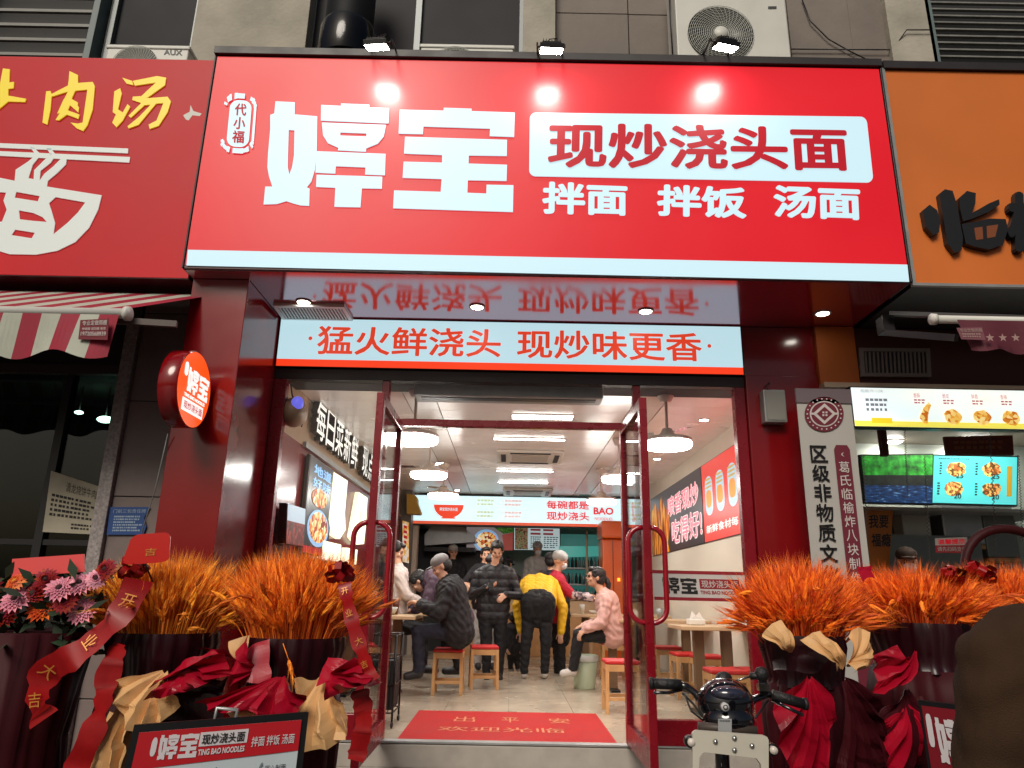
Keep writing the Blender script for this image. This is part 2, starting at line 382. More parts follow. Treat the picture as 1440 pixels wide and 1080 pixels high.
# doors, swung open at a right angle to the front
for sx in (-1, 1):
    X = .872 * sx; d = MB()
    d.box((X - .025, 4.66, .335), (X + .025, 4.735, 2.60), RED_F); d.box((X - .025, 5.50, .335), (X + .025, 5.575, 2.60), RED_F)
    d.box((X - .024, 4.735, .336), (X + .024, 5.50, .47), RED_F); d.box((X - .024, 4.735, 2.53), (X + .024, 5.50, 2.599), RED_F)
    dr = d.build('door', parent=shop, bevel=.004)
    g = MB(); g.box((X - .004, 4.735, .47), (X + .004, 5.50, 2.53), GLASS); g.build('pane', parent=dr)
    for s2 in (-1, 1):
        h = MB(); x1 = X + s2 * .115; x0 = X + s2 * .025; pts = [(x0, 4.70, 1.17)]
        for k in range(7):
            t = k / 6 * math.pi / 2; pts.append((x0 + (x1 - x0) * math.sin(t) , 4.70, 1.17 - .0 + .09 * (1 - math.cos(t)) - .0))
        for k in range(7):
            t = k / 6 * math.pi / 2; pts.append((x1 - (x1 - x0) * (1 - math.cos(t)), 4.70, 1.66 + .09 * math.sin(t)))
        h.tube(pts, .017, 10, M('red_handle', (150, 14, 34), .22, coat=.6)); h.build('handle', parent=dr)
# interior shell
m = MB(); panel = M('maroon_wall_panel', (116, 22, 30), .22, noise_=(2, .1)); cream = M('cream_wall', (176, 150, 120), .5, noise_=(2, .06))
m.box((XL - .06, 5.66, .31), (XL, 13.2, 2.58), panel); m.box((XL - .06, 5.66, 2.58), (XL - .004, 13.2, ZC), cream)
m.build('side_wall', parent=shop)
m = MB(); m.box((XR, 5.66, .31), (XR + .06, 16.5, ZC), WPAINT); m.build('side_wall', parent=shop)
m = MB(); m.box((1.86, 5.655, .31), (XR, 5.70, ZC), WPAINT); m.build('return_wall', parent=shop)
m = MB(); m.box((-2.4, 16.5, .31), (XR + .06, 16.56, ZC), M('kitchen_tile', (206, 210, 204), .3, noise_=(4, .15))); m.build('kitchen_wall', parent=shop)
m = MB(); m.box((-2.4, 13.2, .31), (-2.36, 16.5, ZC), M('kitchen_tile2', (170, 174, 170), .4)); m.build('kitchen_wall', parent=shop)
m = MB(); m.box((XL - .06, 13.08, .31), (-1.62, 13.3, ZC), M('pale_pier', (196, 178, 160), .5)); m.box((XL, 12.7, .31), (-1.70, 13.08, ZC - .002), M('grey_pier', (110, 104, 98), .5)); m.build('pier', parent=shop)
m = MB(); cm = M('white_ceiling_strip', (236, 232, 228), .24, noise_=(1.5, .04)); gap = M('ceiling_joint', (120, 116, 112), .6); grey = M('ceiling_grey_strip', (206, 200, 194), .3)
m.box((-2.4, 5.66, ZC + .012), (XR + .06, 16.56, ZC + .06), gap)
y = 5.66
while y < 16.4:
    for x0, x1, c in ((-1.88, -.98, cm), (-.97, -.70, grey), (-.69, 1.12, cm), (1.13, 1.40, grey), (1.41, XR, cm)): m.box((x0, y, ZC), (x1, y + .295, ZC + .01), c)
    y += .30
tag(m.build('ceiling'), kind='structure')

# ------------------------------------------------------------------ signs of the noodle restaurant
sg = thing('shop_sign', 'huge glossy red light box sign with white characters spanning the noodle restaurant front', 'shop sign', (.22, YS, 4.3))
q = RQ(-2.298, 5.222, 2.755, 3.475, YS); S_ = lambda *px: Quad(*[A(x, y, YS) for x, y in px])
m = MB(); m.box((-2.30, YS, 3.462), (2.757, 5.5, 5.235), DKRED)
m.box((-2.315, YS - .03, 5.236), (2.77, 5.5, 5.30), DARK); m.box((-2.312, YS - .012, 3.462), (-2.301, YS + .3, 5.235), DARK); m.box((2.758, YS - .012, 3.462), (2.772, YS + .3, 5.235), DARK)
m.build('cabinet', parent=sg, bevel=.003)
m = MB(); m.qrect(q, .001, .0, .999, .994, .006, SIGNRED, .004); m.build('red_face', parent=sg)
m = MB(); m.qpoly(Quad(A(262, 352, YS), A(1275, 373, YS), A(1278, 397, YS), A(262, 374, YS)), [(0.003, 0), (1, 0), (.9995, 1), (0.001, 1)], .010, WHITE_E, (), .003); m.build('white_stripe', parent=sg)
m = MB()
for g in BRAND_UV:
    L = [[(a, b) for a, b in X] for X in g]
    m.qpoly(RQ(BR[0], BR[1], BR[2], BR[3], YS), L[0], .016, WHITE_T, L[1:], .008)
m.build('brand_lettering', parent=sg)
bq = S_((745, 160), (1217, 166), (1227, 258), (744, 249)); m = MB()
m.qpoly(bq, rrect(0, 0, 1, 1, .018, .10), .016, WHITE_E, (), .008); m.build('white_plaque', parent=sg)
m = MB(); m.qtext(S_((774, 176), (1186, 183), (1191, 241), (772, 236)), '现炒浇头面', 0, 0, 1, 1, .020, REDLET, .032); m.build('red_lettering', parent=sg)
for t, c in (('拌面', [(765, 258), (880, 262), (880, 303), (764, 300)]), ('拌饭', [(926, 262), (1046, 266), (1047, 307), (925, 303)]), ('汤面', [(1089, 263), (1206, 267), (1208, 309), (1089, 305)])):
    m = MB(); m.qtext(S_(*c), t, 0, 0, 1, 1, .014, WHITE_T, .036, .006); m.build('small_lettering', parent=sg)
sq = S_((319, 135), (362, 138), (356, 216), (311, 213)); m = MB()
m.qpoly(sq, rrect(.16, .08, .86, .92, .28, .15, 6), .014, WHITE_T)
rr = random.Random(2); P0 = rrect(.02, .01, .98, .99, .36, .18, 6)
for i in range(len(P0)):
    a, b = P0[i], P0[(i + 1) % len(P0)]
    if rr.random() < .88: m.qstroke(sq, [a, b], .07 + .05 * rr.random(), .014 + .0002 * i, WHITE_T)
for k, ch in enumerate('代小福'): m.qtext(sq, ch, .34, .15 + .245 * k, .70, .36 + .245 * k, .017, REDLET, .03)
m.build('seal', parent=sg)

bs = thing('fascia_sign', 'long white light box with orange red slogan above the restaurant doors', 'light box', (0, 5.56, 3.035))
bq = Quad(A(393, 451, 5.52), A(1038, 464, 5.52), A(1041, 530, 5.52), A(390, 520, 5.52))
x0, x1 = -1.885, 1.845; bq = RQ(x0, 3.445, x1, 3.04, 5.53)
m = MB(); m.box((x0 - .01, 5.534, 3.037), (x1 + .01, 5.66, 3.452), DARK); m.build('box', parent=bs)
m = MB(); m.qrect(bq, 0, 0, 1, .855, .004, WHITE_E); m.build('white_face', parent=bs)
m = MB(); m.qrect(bq, 0, .855, 1, 1, .004, ORSTR); m.build('orange_stripe', parent=bs)
m = MB(); m.qtext(bq, '猛火鲜浇头', .085, .16, .478, .74, .008, ORLET, .02); m.qtext(bq, '现炒味更香', .516, .16, .912, .74, .008, ORLET, .02)
m.qell(bq, .068, .42, .0042, .04, .008, ORLET, 12); m.qell(bq, .930, .42, .0042, .04, .008, ORLET, 12); m.build('lettering', parent=bs)

# round projecting sign, square to the front
c = A(273, 548, 4.52); rs = thing('round_sign', 'round orange projecting lamp sign with white characters on the red pillar', 'round sign', tuple(c))
R = .25; fy = Vector((0, 1, 0)); uz = Vector((0, 0, 1))
qd = Quad(c - fy * R + uz * R, c + fy * R + uz * R, c + fy * R - uz * R, c - fy * R - uz * R)
m = MB(); m.lathe([(R * .985, -.12), (R, -.115), (R, -.004), (R * .985, 0)], c, 48, RED_P, axis='x'); m.box((c.x - .09, c.y + R - .01, c.z - .03), (c.x - .03, 4.80, c.z + .03), DARK); m.build('drum', parent=rs)
m = MB(); m.qell(qd, .5, .5, .488, .488, .003, M('lit_orange_face', (220, 70, 20), .3, emit=.95, ecol=(255, 84, 22)), 48); m.build('lit_face', parent=rs)
m = MB(); wt2 = M('lit_white_small', (230, 230, 228), .3, emit=.95, ecol=(255, 250, 246), mis=False)
brand(m, qd, .26, .26, .90, .58, .006, wt2); m.qtext(qd, 'TING BAO NOODLES', .22, .605, .84, .645, .006, wt2, .06)
m.qrect(qd, .19, .67, .82, .83, .006, wt2); m.qtext(qd, '现炒浇头面', .23, .70, .78, .80, .009, REDLET, .02); m.qpoly(qd, rrect(.14, .22, .24, .40, .05, .05), .006, wt2)
m.build('lettering', parent=rs)

# floodlights on top of the big sign
FL = M('flood_lens', (255, 255, 255), .3, emit=170, ecol=(255, 250, 240))
for k, (px, py, yaw, lab) in enumerate(((530, 68, -.12, 'small black floodlight above the white brand characters, lit and tilted down'), (775, 73, .05, 'small black floodlight above the gap before the white plaque, aimed straight down'), (1020, 69, .25, 'small black floodlight in front of the large fan of the outdoor unit, turned sideways'))):
    p = A(px, py, YS - .25); fd = thing('floodlight', lab, 'floodlight', tuple(p), 'floodlights lighting the big sign')
    Rm = Matrix.Rotation(yaw, 3, 'Z') @ Matrix.Rotation(math.radians(18), 3, 'X'); T = lambda x, y, z: p + Rm @ Vector((x, y, z))
    m = MB(); hw, hd = .085, .055
    for z0, z1, s_ in ((.008, .045, 1.0), (.045, .06, .8)):
        V = [T(x * hw * s_, y * hd * s_, z) for z in (z0, z1) for x, y in ((-1, -1), (1, -1), (1, 1), (-1, 1))]
        m.add(V, [(0, 3, 2, 1), (4, 5, 6, 7), (0, 1, 5, 4), (1, 2, 6, 5), (2, 3, 7, 6), (3, 0, 4, 7)], BLACK)
    for i in range(7):
        x = -.06 + .02 * i; m.bar(T(x, -.04, .068), T(x, .04, .068), .004, .018, BLACK)
    m.build('housing', parent=fd, bevel=.003)
    m = MB(); V = [T(-.078, -.05, .006), T(.078, -.05, .006), T(.078, .05, .006), T(-.078, .05, .006)]; m.add(V, [(0, 1, 2, 3)], FL); m.build('lens', parent=fd)
    m = MB(); m.tube([T(-.09, 0, .03), T(-.1, .02, .05), T(-.1, .05, .08), (p.x - .09, YS + .04, 5.32)], .007, 6, BLACK); m.tube([T(.09, 0, .03), T(.1, .02, .05), T(.1, .05, .08), (p.x + .09, YS + .04, 5.32)], .007, 6, BLACK)
    m.tube([(p.x - .1, YS + .04, 5.303), (p.x - .1, YS + .04, 5.33), (p.x + .1, YS + .04, 5.33), (p.x + .1, YS + .04, 5.303)], .009, 6, BLACK); m.build('bracket', parent=fd)
    m = MB(); m.tube([T(.03, .03, .07), T(.05, .07, .13), T(.0, .11, .14), T(-.06, .16, .10), (p.x - .12, YS + .12, 5.31)], .004, 6, BLACK); m.build('cable', parent=fd)

# downlights in the soffit
DLE = M('downlight_glow', (255, 255, 255), .4, emit=22, ecol=(255, 246, 232))
for k, (px, py, lab) in enumerate(((427, 424, 'round lit downlight in the red soffit close to the metal air grille'), (671, 431, 'round lit downlight in the red soffit near its middle, above the slogan sign'), (908, 437, 'round lit downlight in the red soffit above the last characters of the slogan'), (1157, 440, 'round lit downlight in the red soffit beyond the second pillar, beside the orange shop'))):
    p = AZ(px, py, ZS); d_ = thing('downlight', lab, 'downlight', (p.x, p.y, ZS - .002), 'downlights in the red soffit')
    m = MB(); m.lathe([(.062, -.001), (.062, -.008), (.050, -.010), (.046, -.002)], (p.x, p.y, ZS), 24, WPLAS); m.build('ring', parent=d_)
    m = MB(); m.lathe([(.045, -.0105), (.001, -.0105)], (p.x, p.y, ZS), 20, DLE, cap=False); m.build('lamp', parent=d_)
# air grille hanging under the soffit
g0 = [AZ(x, y, ZS - .015) for x, y in ((384, 428), (484, 430), (497, 451), (398, 449))]
gr = thing('air_grille', 'white metal air grille with dark slats hanging in the soffit corner by the slogan sign', 'air grille', tuple(g0[0]))
qg = Quad(g0[0], g0[1], g0[2], g0[3]); m = MB(); gm = M('grille_metal', (244, 246, 244), .4)
for a in ((0, 0, 1, .12), (0, .86, 1, 1), (0, .12, .05, .86), (.95, .12, 1, .86)): m.qrect(qg, *a, .012, gm, .03)
m.build('frame', parent=gr)
m = MB()
for i in range(20): m.qrect(qg, .065 + .0445 * i, .12, .083 + .0445 * i, .86, .010, gm, .012)
m.build('slat', parent=gr)
m = MB(); m.qrect(qg, .02, .05, .98, .95, -.004, BLACK); m.build('backing', parent=gr)
# grey wall box on the second pillar
YW = 5.53; p = A(1084, 575, YW); wb = thing('wall_lamp_box', 'small unlit grey wall light box on the red pillar beside the white banner', 'wall light', (p.x, YW, p.z))
m = MB(); m.box((p.x - .085, YW - .1, p.z - .13), (p.x + .085, YW - .001, p.z + .13), GALV); m.build('housing', parent=wb, bevel=.006)
m = MB(); m.box((p.x - .07, YW - .106, p.z - .113), (p.x + .07, YW - .1, p.z + .113), M('frosted_lens', (138, 138, 132), .35)); m.build('lens', parent=wb)
m = MB(); m.tube([(p.x - .02, YW - .04, p.z + .12), (p.x - .03, YW - .03, p.z + .18), (p.x, YW - .01, p.z + .21)], .006, 6, BLACK); m.build('cable', parent=wb)

# ------------------------------------------------------------------ the concrete building above
bl = thing('apartment_building', 'old grey concrete building with louvred windows and stone panels above the shop signs', 'building', (0, 5.5, 5))
YB = 5.5
def wallpart(name, px0, px1, mat, Y, z0=5.0, z1=9.5, d=.3, par=bl):
    x0, x1 = A(px0, 40, Y).x, A(px1, 40, Y).x; m_ = MB(); m_.box((x0, Y, z0), (x1, Y + d, z1), mat); return m_.build(name, parent=par, bevel=.004), x0, x1
wallpart('pier', 272, 432, CONC, YB - .10); wallpart('pier', 736, 781, CONC, YB - .12); wallpart('pier', 1110, 1196, CONC2, YB); wallpart('pier', 1250, 1312, CONC, YB - .06)
wallpart('stone_panel', 1196, 1250, CONC2, YB + .01)
# stone cladding with open joints
m = MB(); xs = [A(p_, 40, YB).x for p_ in (781, 884, 941, 1110)]
for i in range(3):
    for (z0, z1) in ((5.0, 5.50), (5.508, 6.5), (6.508, 9)): m.box((xs[i] + .004, YB + .004 * i, z0), (xs[i + 1] - .004, YB + .2, z1), CONC2)
m.build('stone_panel', parent=bl, bevel=.004)
m = MB(); m.box((-7, YB + .35, 3.0), (7, YB + .6, 9.5), M('building_core', (60, 58, 56), .9)); m.build('wall', parent=bl)
# louvred window at each end
for (a, b, nsl, par) in ((-60, 140, 4, 'x'), (1300, 1520, 9, 'y')):
    x0, x1 = A(a, 40, YB).x, A(b, 40, YB).x; wd = MB(); fm = M('louvre_frame', (96, 112, 112), .5, noise_=(8, .2)); sm_ = M('louvre_slat', (122, 122, 116), .5, noise_=(10, .25))
    for xx in (x0, x1 - .06): wd.box((xx, YB - .06, 5.0), (xx + .06, YB + .1, 7), fm)
    wd.box((x0 + .06, YB - .05, 5.0), (x1 - .06, YB + .05, 5.05), fm); wo = wd.build('window', parent=bl, bevel=.003)
    sl = MB(); z = 5.1; dz = .16 if par == 'x' else .075
    while z < 6.9:
        sl.box((x0 + .06, YB - .03, z), (x1 - .06, YB + .0, z + .03 if par == 'x' else z + .016), sm_); z += dz
    sl.build('slat', parent=wo)
    bk = MB(); bk.box((x0 + .05, YB + .2, 5.0), (x1 - .05, YB + .25, 7), M('louvre_dark', (16, 18, 18), .6)); bk.build('backing', parent=wo)
# dark window bay
for (a, b, mul, tint) in ((147, 273, None, (26, 26, 32)), (432, 737, 586, (44, 42, 46))):
    x0, x1 = A(a, 40, YB).x, A(b, 40, YB).x; wd = MB(); fm = M('alu_frame', (110, 114, 114), .4, .4)
    for xx in (x0, x1 - .045): wd.box((xx, YB + .05, 5.0), (xx + .045, YB + .14, 7), fm)
    if mul: xm = A(mul, 40, YB).x; wd.box((xm - .03, YB + .05, 5.0), (xm + .03, YB + .14, 7), fm)
    wd.box((x0 + .045, YB + .055, 5.0), (x1 - .045, YB + .135, 5.05), fm); wo = wd.build('window', parent=bl, bevel=.003)
    g = MB(); g.box((x0 + .045, YB + .10, 5.0), (x1 - .045, YB + .11, 7), M('window_dark_glass_%d' % a, tint, .5, spec=.12, noise_=(1.2, .2))); g.build('pane', parent=wo)
# loose cable on the wall
m = MB(); m.tube([A(1128, 0, YB - .02), A(1140, 30, YB - .03), A(1165, 55, YB - .03), A(1195, 72, YB - .03), A(1222, 85, YB - .02)], .006, 6, BLACK)
tag(m.build('wall_cable'), 'thin black cable sagging across the grey stone wall above the sign', 'cable')
m = MB(); m.tube([A(1112, 69, YB - .03), A(1255, 70, YB - .03), A(1275, 42, YB - .09), A(1310, 42, YB - .09)], .006, 6, BLACK)
tag(m.build('wall_cable'), 'thin dark cable running level and stepping up to the louvred window', 'cable')

# ------------------------------------------------------------------ outdoor air conditioner units and the exhaust duct
def ac_unit(x0, x1, z0, z1, Y, fanx, fanr, label, logo=None, depth=.3, fanz=None):
    t = thing('outdoor_unit', label, 'air conditioner', ((x0 + x1) / 2, Y, z0), 'air conditioner units behind the signs')
    m = MB(); m.box((x0, Y, z0), (x1, Y + depth, z1), WPLAS); m.box((x0 - .01, Y - .01, z1 - .03), (x1 + .01, Y + depth, z1 + .008), WPLAS); m.build('casing', parent=t, bevel=.01)
    fz = fanz if fanz is not None else (z0 + z1) / 2
    m = MB(); m.lathe([(fanr, -.006), (fanr, -.002), (.01, -.002)], (fanx, Y, fz), 40, BLACK, axis='y', cap=False); m.build('fan_opening', parent=t)
    m = MB(); gm_ = M('fan_grille_wire', (190, 192, 184), .4)
    for k in range(15):
        r = fanr * (.18 + .82 * k / 14); m.tube([(fanx + r * math.cos(a * math.pi / 20), Y - .016, fz + r * math.sin(a * math.pi / 20)) for a in range(41)], .0026, 5, gm_, caps=False)
    for a in range(40):
        t0 = a * 2 * math.pi / 40; P = []
        for k in range(7):
            r = fanr * (.16 + .84 * k / 6); th = t0 + .5 * k / 6; P.append((fanx + r * math.cos(th), Y - .014, fz + r * math.sin(th)))
        m.tube(P, .0022, 4, gm_)
    m.build('fan_grille', parent=t)
    m = MB(); m.lathe([(.001, -.03), (fanr * .2, -.028), (fanr * .22, -.012)], (fanx, Y, fz), 24, WPLAS, axis='y'); m.build('hub', parent=t)
    if logo:
        m = MB(); m.qtext(logo, 'AUX', 0, 0, 1, 1, .002, M('logo_dark', (50, 54, 56), .5), .04); m.build('logo', parent=t)
    return t
Y1 = 5.12
a_, b_ = A(152, 64, Y1), A(266, 68, Y1)
ac_unit(a_.x, b_.x, 5.05, a_.z - .0, Y1, A(192, 80, Y1).x, .19, 'white outdoor unit with dark fan peeping over the plain red beef soup sign', QY(Y1, (231, 70), (256, 71), (256, 78), (231, 77)), fanz=A(192, 66, Y1).z - .19)
a_, b_ = A(592, 63, Y1), A(722, 67, Y1)
ac_unit(a_.x, b_.x, 5.05, a_.z, Y1, A(640, 80, Y1).x, .19, 'low white outdoor unit half hidden behind the top edge of the big sign', fanz=A(640, 67, Y1).z - .19)
Y2 = 5.0
a_, b_ = A(953, 75, Y2), A(1112, 75, Y2)
t = ac_unit(a_.x, b_.x, 5.06, 6.7, Y2, A(1013, 48, Y2).x, .275, 'big white outdoor unit with round fan above the sign, standing against the stone wall', fanz=A(1013, 48, Y2).z)
m = MB(); m.qrect(QY(Y2, (1080, 9), (1092, 9), (1092, 13), (1080, 13)), 0, 0, 1, 1, .002, M('logo_dark', (50, 54, 56))); m.build('logo', parent=t)
m = MB(); 
for k in range(3): m.tube([A(941 + 4 * k, -30, 5.15), A(944 + 4 * k, 30, 5.15), A(948 + 4 * k, 95, 5.15)], .013, 8, DARK if k != 1 else M('pipe_wrap', (120, 116, 130), .6, noise_=(60, .3)))
tag(m.build('wrapped_pipe'), 'bundle of dark wrapped pipes running down beside the big outdoor unit', 'pipe')
c = A(487, 30, 4.95); t = thing('exhaust_duct', 'black exhaust duct elbow opening down inside a pale plastic collar above the sign', 'duct', tuple(c))
m = MB(); z0 = A(487, 58, 4.95).z; m.lathe([(.205, z0 - .02), (.2, z0 + .25), (.2, z0 + 1.2)], (c.x, c.y + .1, 0), 28, M('duct_black', (12, 14, 18), .6, spec=.2)); m.build('duct', parent=t)
m = MB(); m.lathe([(.215, z0 - .14), (.235, z0 - .05), (.23, z0 + .16), (.215, z0 + .2)], (c.x, c.y + .1, 0), 28, glass('plastic_film', (150, 160, 165), 1.0, .15), cap=False); m.box((c.x - .2, 5.0, 5.1), (c.x + .24, 5.3, z0 - .10), WPLAS); m.build('collar', parent=t)

# ------------------------------------------------------------------ neighbour: beef soup shop
ls = thing('soup_sign', 'plain unlit red sign with yellow characters and white noodle bowl over the dark shop', 'shop sign', (-3.4, 4.8, 4.4))
YL = 4.8; m = MB(); m.box((-6.5, YL, 3.452), (-2.335, 5.45, 5.325), DKRED); m.build('cabinet', parent=ls)
q = RQ(-6.5, 5.32, -2.337, 3.458, YL); m = MB(); m.qrect(q, 0, 0, 1, 1, .005, M('dull_red_added_glow', (158, 30, 36), .45, spec=.2, emit=.32, ecol=(206, 26, 32), noise_=(1.0, .12, 2)), .004); m.build('red_face', parent=ls)  # the sign is unlit; emission stands in for street light on its face
yel = M('yellow_letter_added_glow', (222, 196, 20), .4, emit=.35, ecol=(230, 205, 20), mis=False)  # letters carry the same put-in emission for street light
U = lambda L: [(x / 2.7, y / 2.7) for x, y in L]
def px_poly(mb, pts, Y, d, mat, holes=(), thick=0):
    """an outline traced from the photo, laid on the plane y = Y at its real size"""
    W = [A(x, y, Y) for x, y in pts]; f = lambda p_: (p_.x, -p_.z)
    qq = Quad((0, Y, 0), (1, Y, 0), (1, Y, -1), (0, Y, -1))
    mb.qpoly(qq, [f(p_) for p_ in W], d, mat, [[f(A(x, y, Y)) for x, y in h] for h in holes], thick)
m = MB()
for pts in ([(0,350),(16,265),(42,268),(40,318),(58,316),(56,340),(36,342),(36,368),(104,380),(100,392),(36,390),(0,420),(-10,430),(-16,470),(-40,474),(-36,396),(-110,392),(-106,372),(-34,368),(-34,300),(-70,345),(-84,335),(-46,270),(-20,275),(-22,318),(0,318)],): px_poly(m, U(pts), YL, .016, yel, (), .008)
hole = [(215,355),(232,345),(330,332),(325,400),(318,478),(300,470),(285,462),(300,430),(268,405),(246,432),(222,436),(240,398),(252,372),(216,398)]
px_poly(m, U([(166,470),(180,352),(196,350),(200,362),(262,330),(265,312),(268,275),(300,290),(300,320),(356,316),(364,332),(356,420),(336,480),(320,502),(296,492),(272,470),(300,474),(318,470),(336,345),(262,352),(200,372),(196,420),(184,478)]), YL, .016, yel, (), .008)
px_poly(m, U([(245,385),(275,340),(292,345),(276,380),(304,412),(302,432),(270,404),(236,432),(222,436)]), YL, .0165, yel, (), .008); px_poly(m, U([(262,352),(278,356),(272,378),(300,394),(298,408),(268,392),(250,404),(240,398)]), YL, .0155, yel, (), .008); px_poly(m, U([(252,400),(270,404),(262,424),(306,440),(302,456),(258,440),(228,462),(216,460)]), YL, .0168, yel, (), .008)
px_poly(m, U([(468,300),(505,312),(510,328),(484,322)]), YL, .016, yel, (), .008); px_poly(m, U([(438,352),(460,340),(466,360),(452,420),(470,432),(488,400),(498,410),(470,462),(446,488),(430,470),(444,440),(432,430)]), YL, .016, yel, (), .008)
px_poly(m, U([(508,312),(600,294),(634,300),(630,328),(560,378),(640,372),(652,390),(640,430),(606,482),(572,494),(568,478),(598,462),(624,396),(596,398),(530,478),(492,492),(488,484),(530,450),(576,402),(552,404),(500,452),(492,444),(540,396),(506,384),(508,372),(540,370),(596,318),(516,330)]), YL, .016, yel, (), .008)
m.build('yellow_lettering', parent=ls)
wl = M('sign_white_added_glow', (205, 212, 208), .4, emit=.22, ecol=(215, 225, 222), mis=False); m = MB()  # logo paint also gets emission in place of street light
px_poly(m, U([(-60,545),(490,568),(489,586),(-60,562)]), YL, .014, wl, (), .006); px_poly(m, U([(-60,575),(497,600),(494,621),(-60,592)]), YL, .014, wl, (), .006)
px_poly(m, U([(-200,655),(0,678),(60,690),(64,648),(110,618),(140,592),(118,562),(134,566),(160,590),(128,630),(112,680),(132,684),(134,650),(172,612),(196,590),(180,566),(198,568),(216,592),(196,622),(158,652),(154,690),(172,664),(206,636),(236,606),(258,600),(254,628),(222,660),(186,690),(182,712),(390,745),(376,800),(342,868),(290,922),(222,955),(140,970),(40,968),(-20,950),(-120,880),(-180,780)]), YL, .014, wl,
   [U([(215,752),(328,772),(300,810),(260,850),(207,893),(213,850),(200,805),(190,775)]), U([(-130,722),(28,735),(18,765),(30,800),(12,845),(-40,850),(-100,800)]), U([(66,732),(155,748),(148,768),(60,754)]), U([(76,802),(130,812),(166,828),(182,846),(130,842),(80,836)]), U([(62,875),(137,887),(125,908),(48,896)])], .006)
m.build('bowl_logo', parent=ls)
m = MB(); q = QY(YL, (258, 146), (284, 146), (284, 170), (258, 170))
m.qpoly(q, [(0, .7), (.35, .5), (.4, .1), (.55, .45), (1, .6), (.9, .75), (.5, .7), (.3, 1), (.15, .95)], .006, WPLAS); m.build('torn_sticker', parent=ls)
# its shopfront
lb = thing('soup_shop', 'dark closed shopfront with grey tiled pier and black window under the dull red sign', 'shopfront', (-3.6, 5.6, 0))
tilem = M('grey_pier_tile', (122, 108, 104), .5, noise_=(3, .25, 7), bump=(14, .12))
XC1 = A(190, 490, 5.06).x; m = MB(); zz = [0, .62, 1.30, 1.93, 2.62, 3.30, 3.46]
for i in range(6): m.box((XC1 + .005, 5.10, zz[i] + .004), (-2.305, 5.6, zz[i + 1] - .003), tilem)
m.box((XC1 + .015, 5.115, 0), (-2.31, 5.6, 3.45), DARK); m.build('pier', parent=lb, bevel=.003)
m = MB(); XC0, XC1 = A(172, 490, 5.06).x, A(190, 490, 5.06).x; m.box((XC0, 5.06, 0), (XC1, 5.3, 3.2), M('speckled_column', (150, 142, 140), .45, noise_=(60, .5, 3))); m.build('column', parent=lb, bevel=.005)
m = MB(); m.box((-6.5, 5.25, 2.90), (XC0, 5.6, 3.46), M('dark_fascia', (34, 26, 24), .6, noise_=(4, .25))); m.box((-6.5, 5.2, 2.85), (XC0 - .01, 5.26, 2.92), M('brown_strip', (52, 38, 32), .5)); m.build('fascia', parent=lb)
m = MB(); fr = M('black_frame', (20, 20, 22), .4)
for xx in (XC0 - .02, A(84, 600, 5.3).x, -4.2, -5.0, -5.8): m.box((xx - .03, 5.30, 0), (xx + .03, 5.38, 2.9), fr)
m.box((-6.5, 5.31, 1.60), (XC0, 5.37, 1.64), fr); m.box((-6.5, 5.30, 0), (XC0, 5.38, .5), fr); m.build('window_frame', parent=lb)
m = MB(); m.box((-6.5, 5.335, .5), (XC0, 5.343, 2.9), GLASSD); m.build('glass_pane', parent=lb)
m = MB(); im = M('dark_room', (74, 80, 76), .7, noise_=(2, .2)); m.box((-6.5, 8.0, 0), (-2.4, 8.1, 3.3), im); m.box((-6.5, 5.6, 3.1), (-2.4, 8, 3.2), im); m.box((-2.41, 5.6, 0), (-2.35, 8, 3.3), im); m.build('interior_wall', parent=lb)
for (px, py, rr_, lab) in ((111, 580, .03, 'tiny dim bulb added for a reflected spot in the black shop window, the smaller one'), (148, 590, .055, 'greenish white bulb added for a reflected spot in the dark shop window')):  # bulbs and stems are added to make the reflected glow spots in the glass
    p = A(px, py, 6.4); lt = thing('reflection_bulb', lab, 'lamp', tuple(p)); m = MB(); m.ell(p, (rr_ * 1.3, rr_, rr_ * .55), M('reflection_bulb_glow', (220, 255, 235), .4, emit=26, ecol=(214, 255, 232))); m.build('bulb', parent=lt)
    m = MB(); m.tube([p + Vector((0, 0, rr_ * .5)), (p.x, p.y, 3.1)], .006, 6, DARK); m.build('stem', parent=lt)
q = QY(5.29, (72, 662), (146, 686), (138, 752), (60, 748)); m = MB(); m.qrect(q, 0, 0, 1, 1, .002, M('old_menu_paper', (190, 182, 160), .7, noise_=(6, .2)), .003); ink = M('menu_ink', (40, 36, 34), .7)
m.qtext(q, '清龙烧饼牛肉汤', .32, .10, .98, .28, .004, ink); m.qrows(q, .08, .36, .96, .76, 5, 12, .004, ink); m.qrows(q, .5, .82, .95, .95, 2, 8, .004, ink)
tag(m.build('menu_sheet'), 'faded handwritten menu sheet stuck on the dark shop window', 'menu')
q = QY(5.085, (155, 713), (211, 713), (204, 752), (150, 752)); m = MB(); m.qpoly(q, [(0, 0), (1, 0), (.9, .4), (1, .7), (.95, 1), (0, 1)], .002, M('blue_notice', (24, 66, 128), .5), (), .003); wi = M('notice_ink', (150, 170, 190), .6)
m.qtext(q, '门前三包责任牌', .1, .08, .92, .22, .004, wi); m.qrows(q, .14, .32, .9, .92, 6, 16, .004, wi)
tag(m.build('notice_plate'), 'blue printed notice plate fixed to the grey tiled pier', 'notice')
m = MB(); m.tube([A(236, 610, 4.75), A(218, 690, 4.85), A(205, 730, 4.95), A(188, 790, 5.0)], .004, 5, GALV); tag(m.build('hanging_wire'), 'thin pale wire slanting down across the grey tiled pier', 'wire')
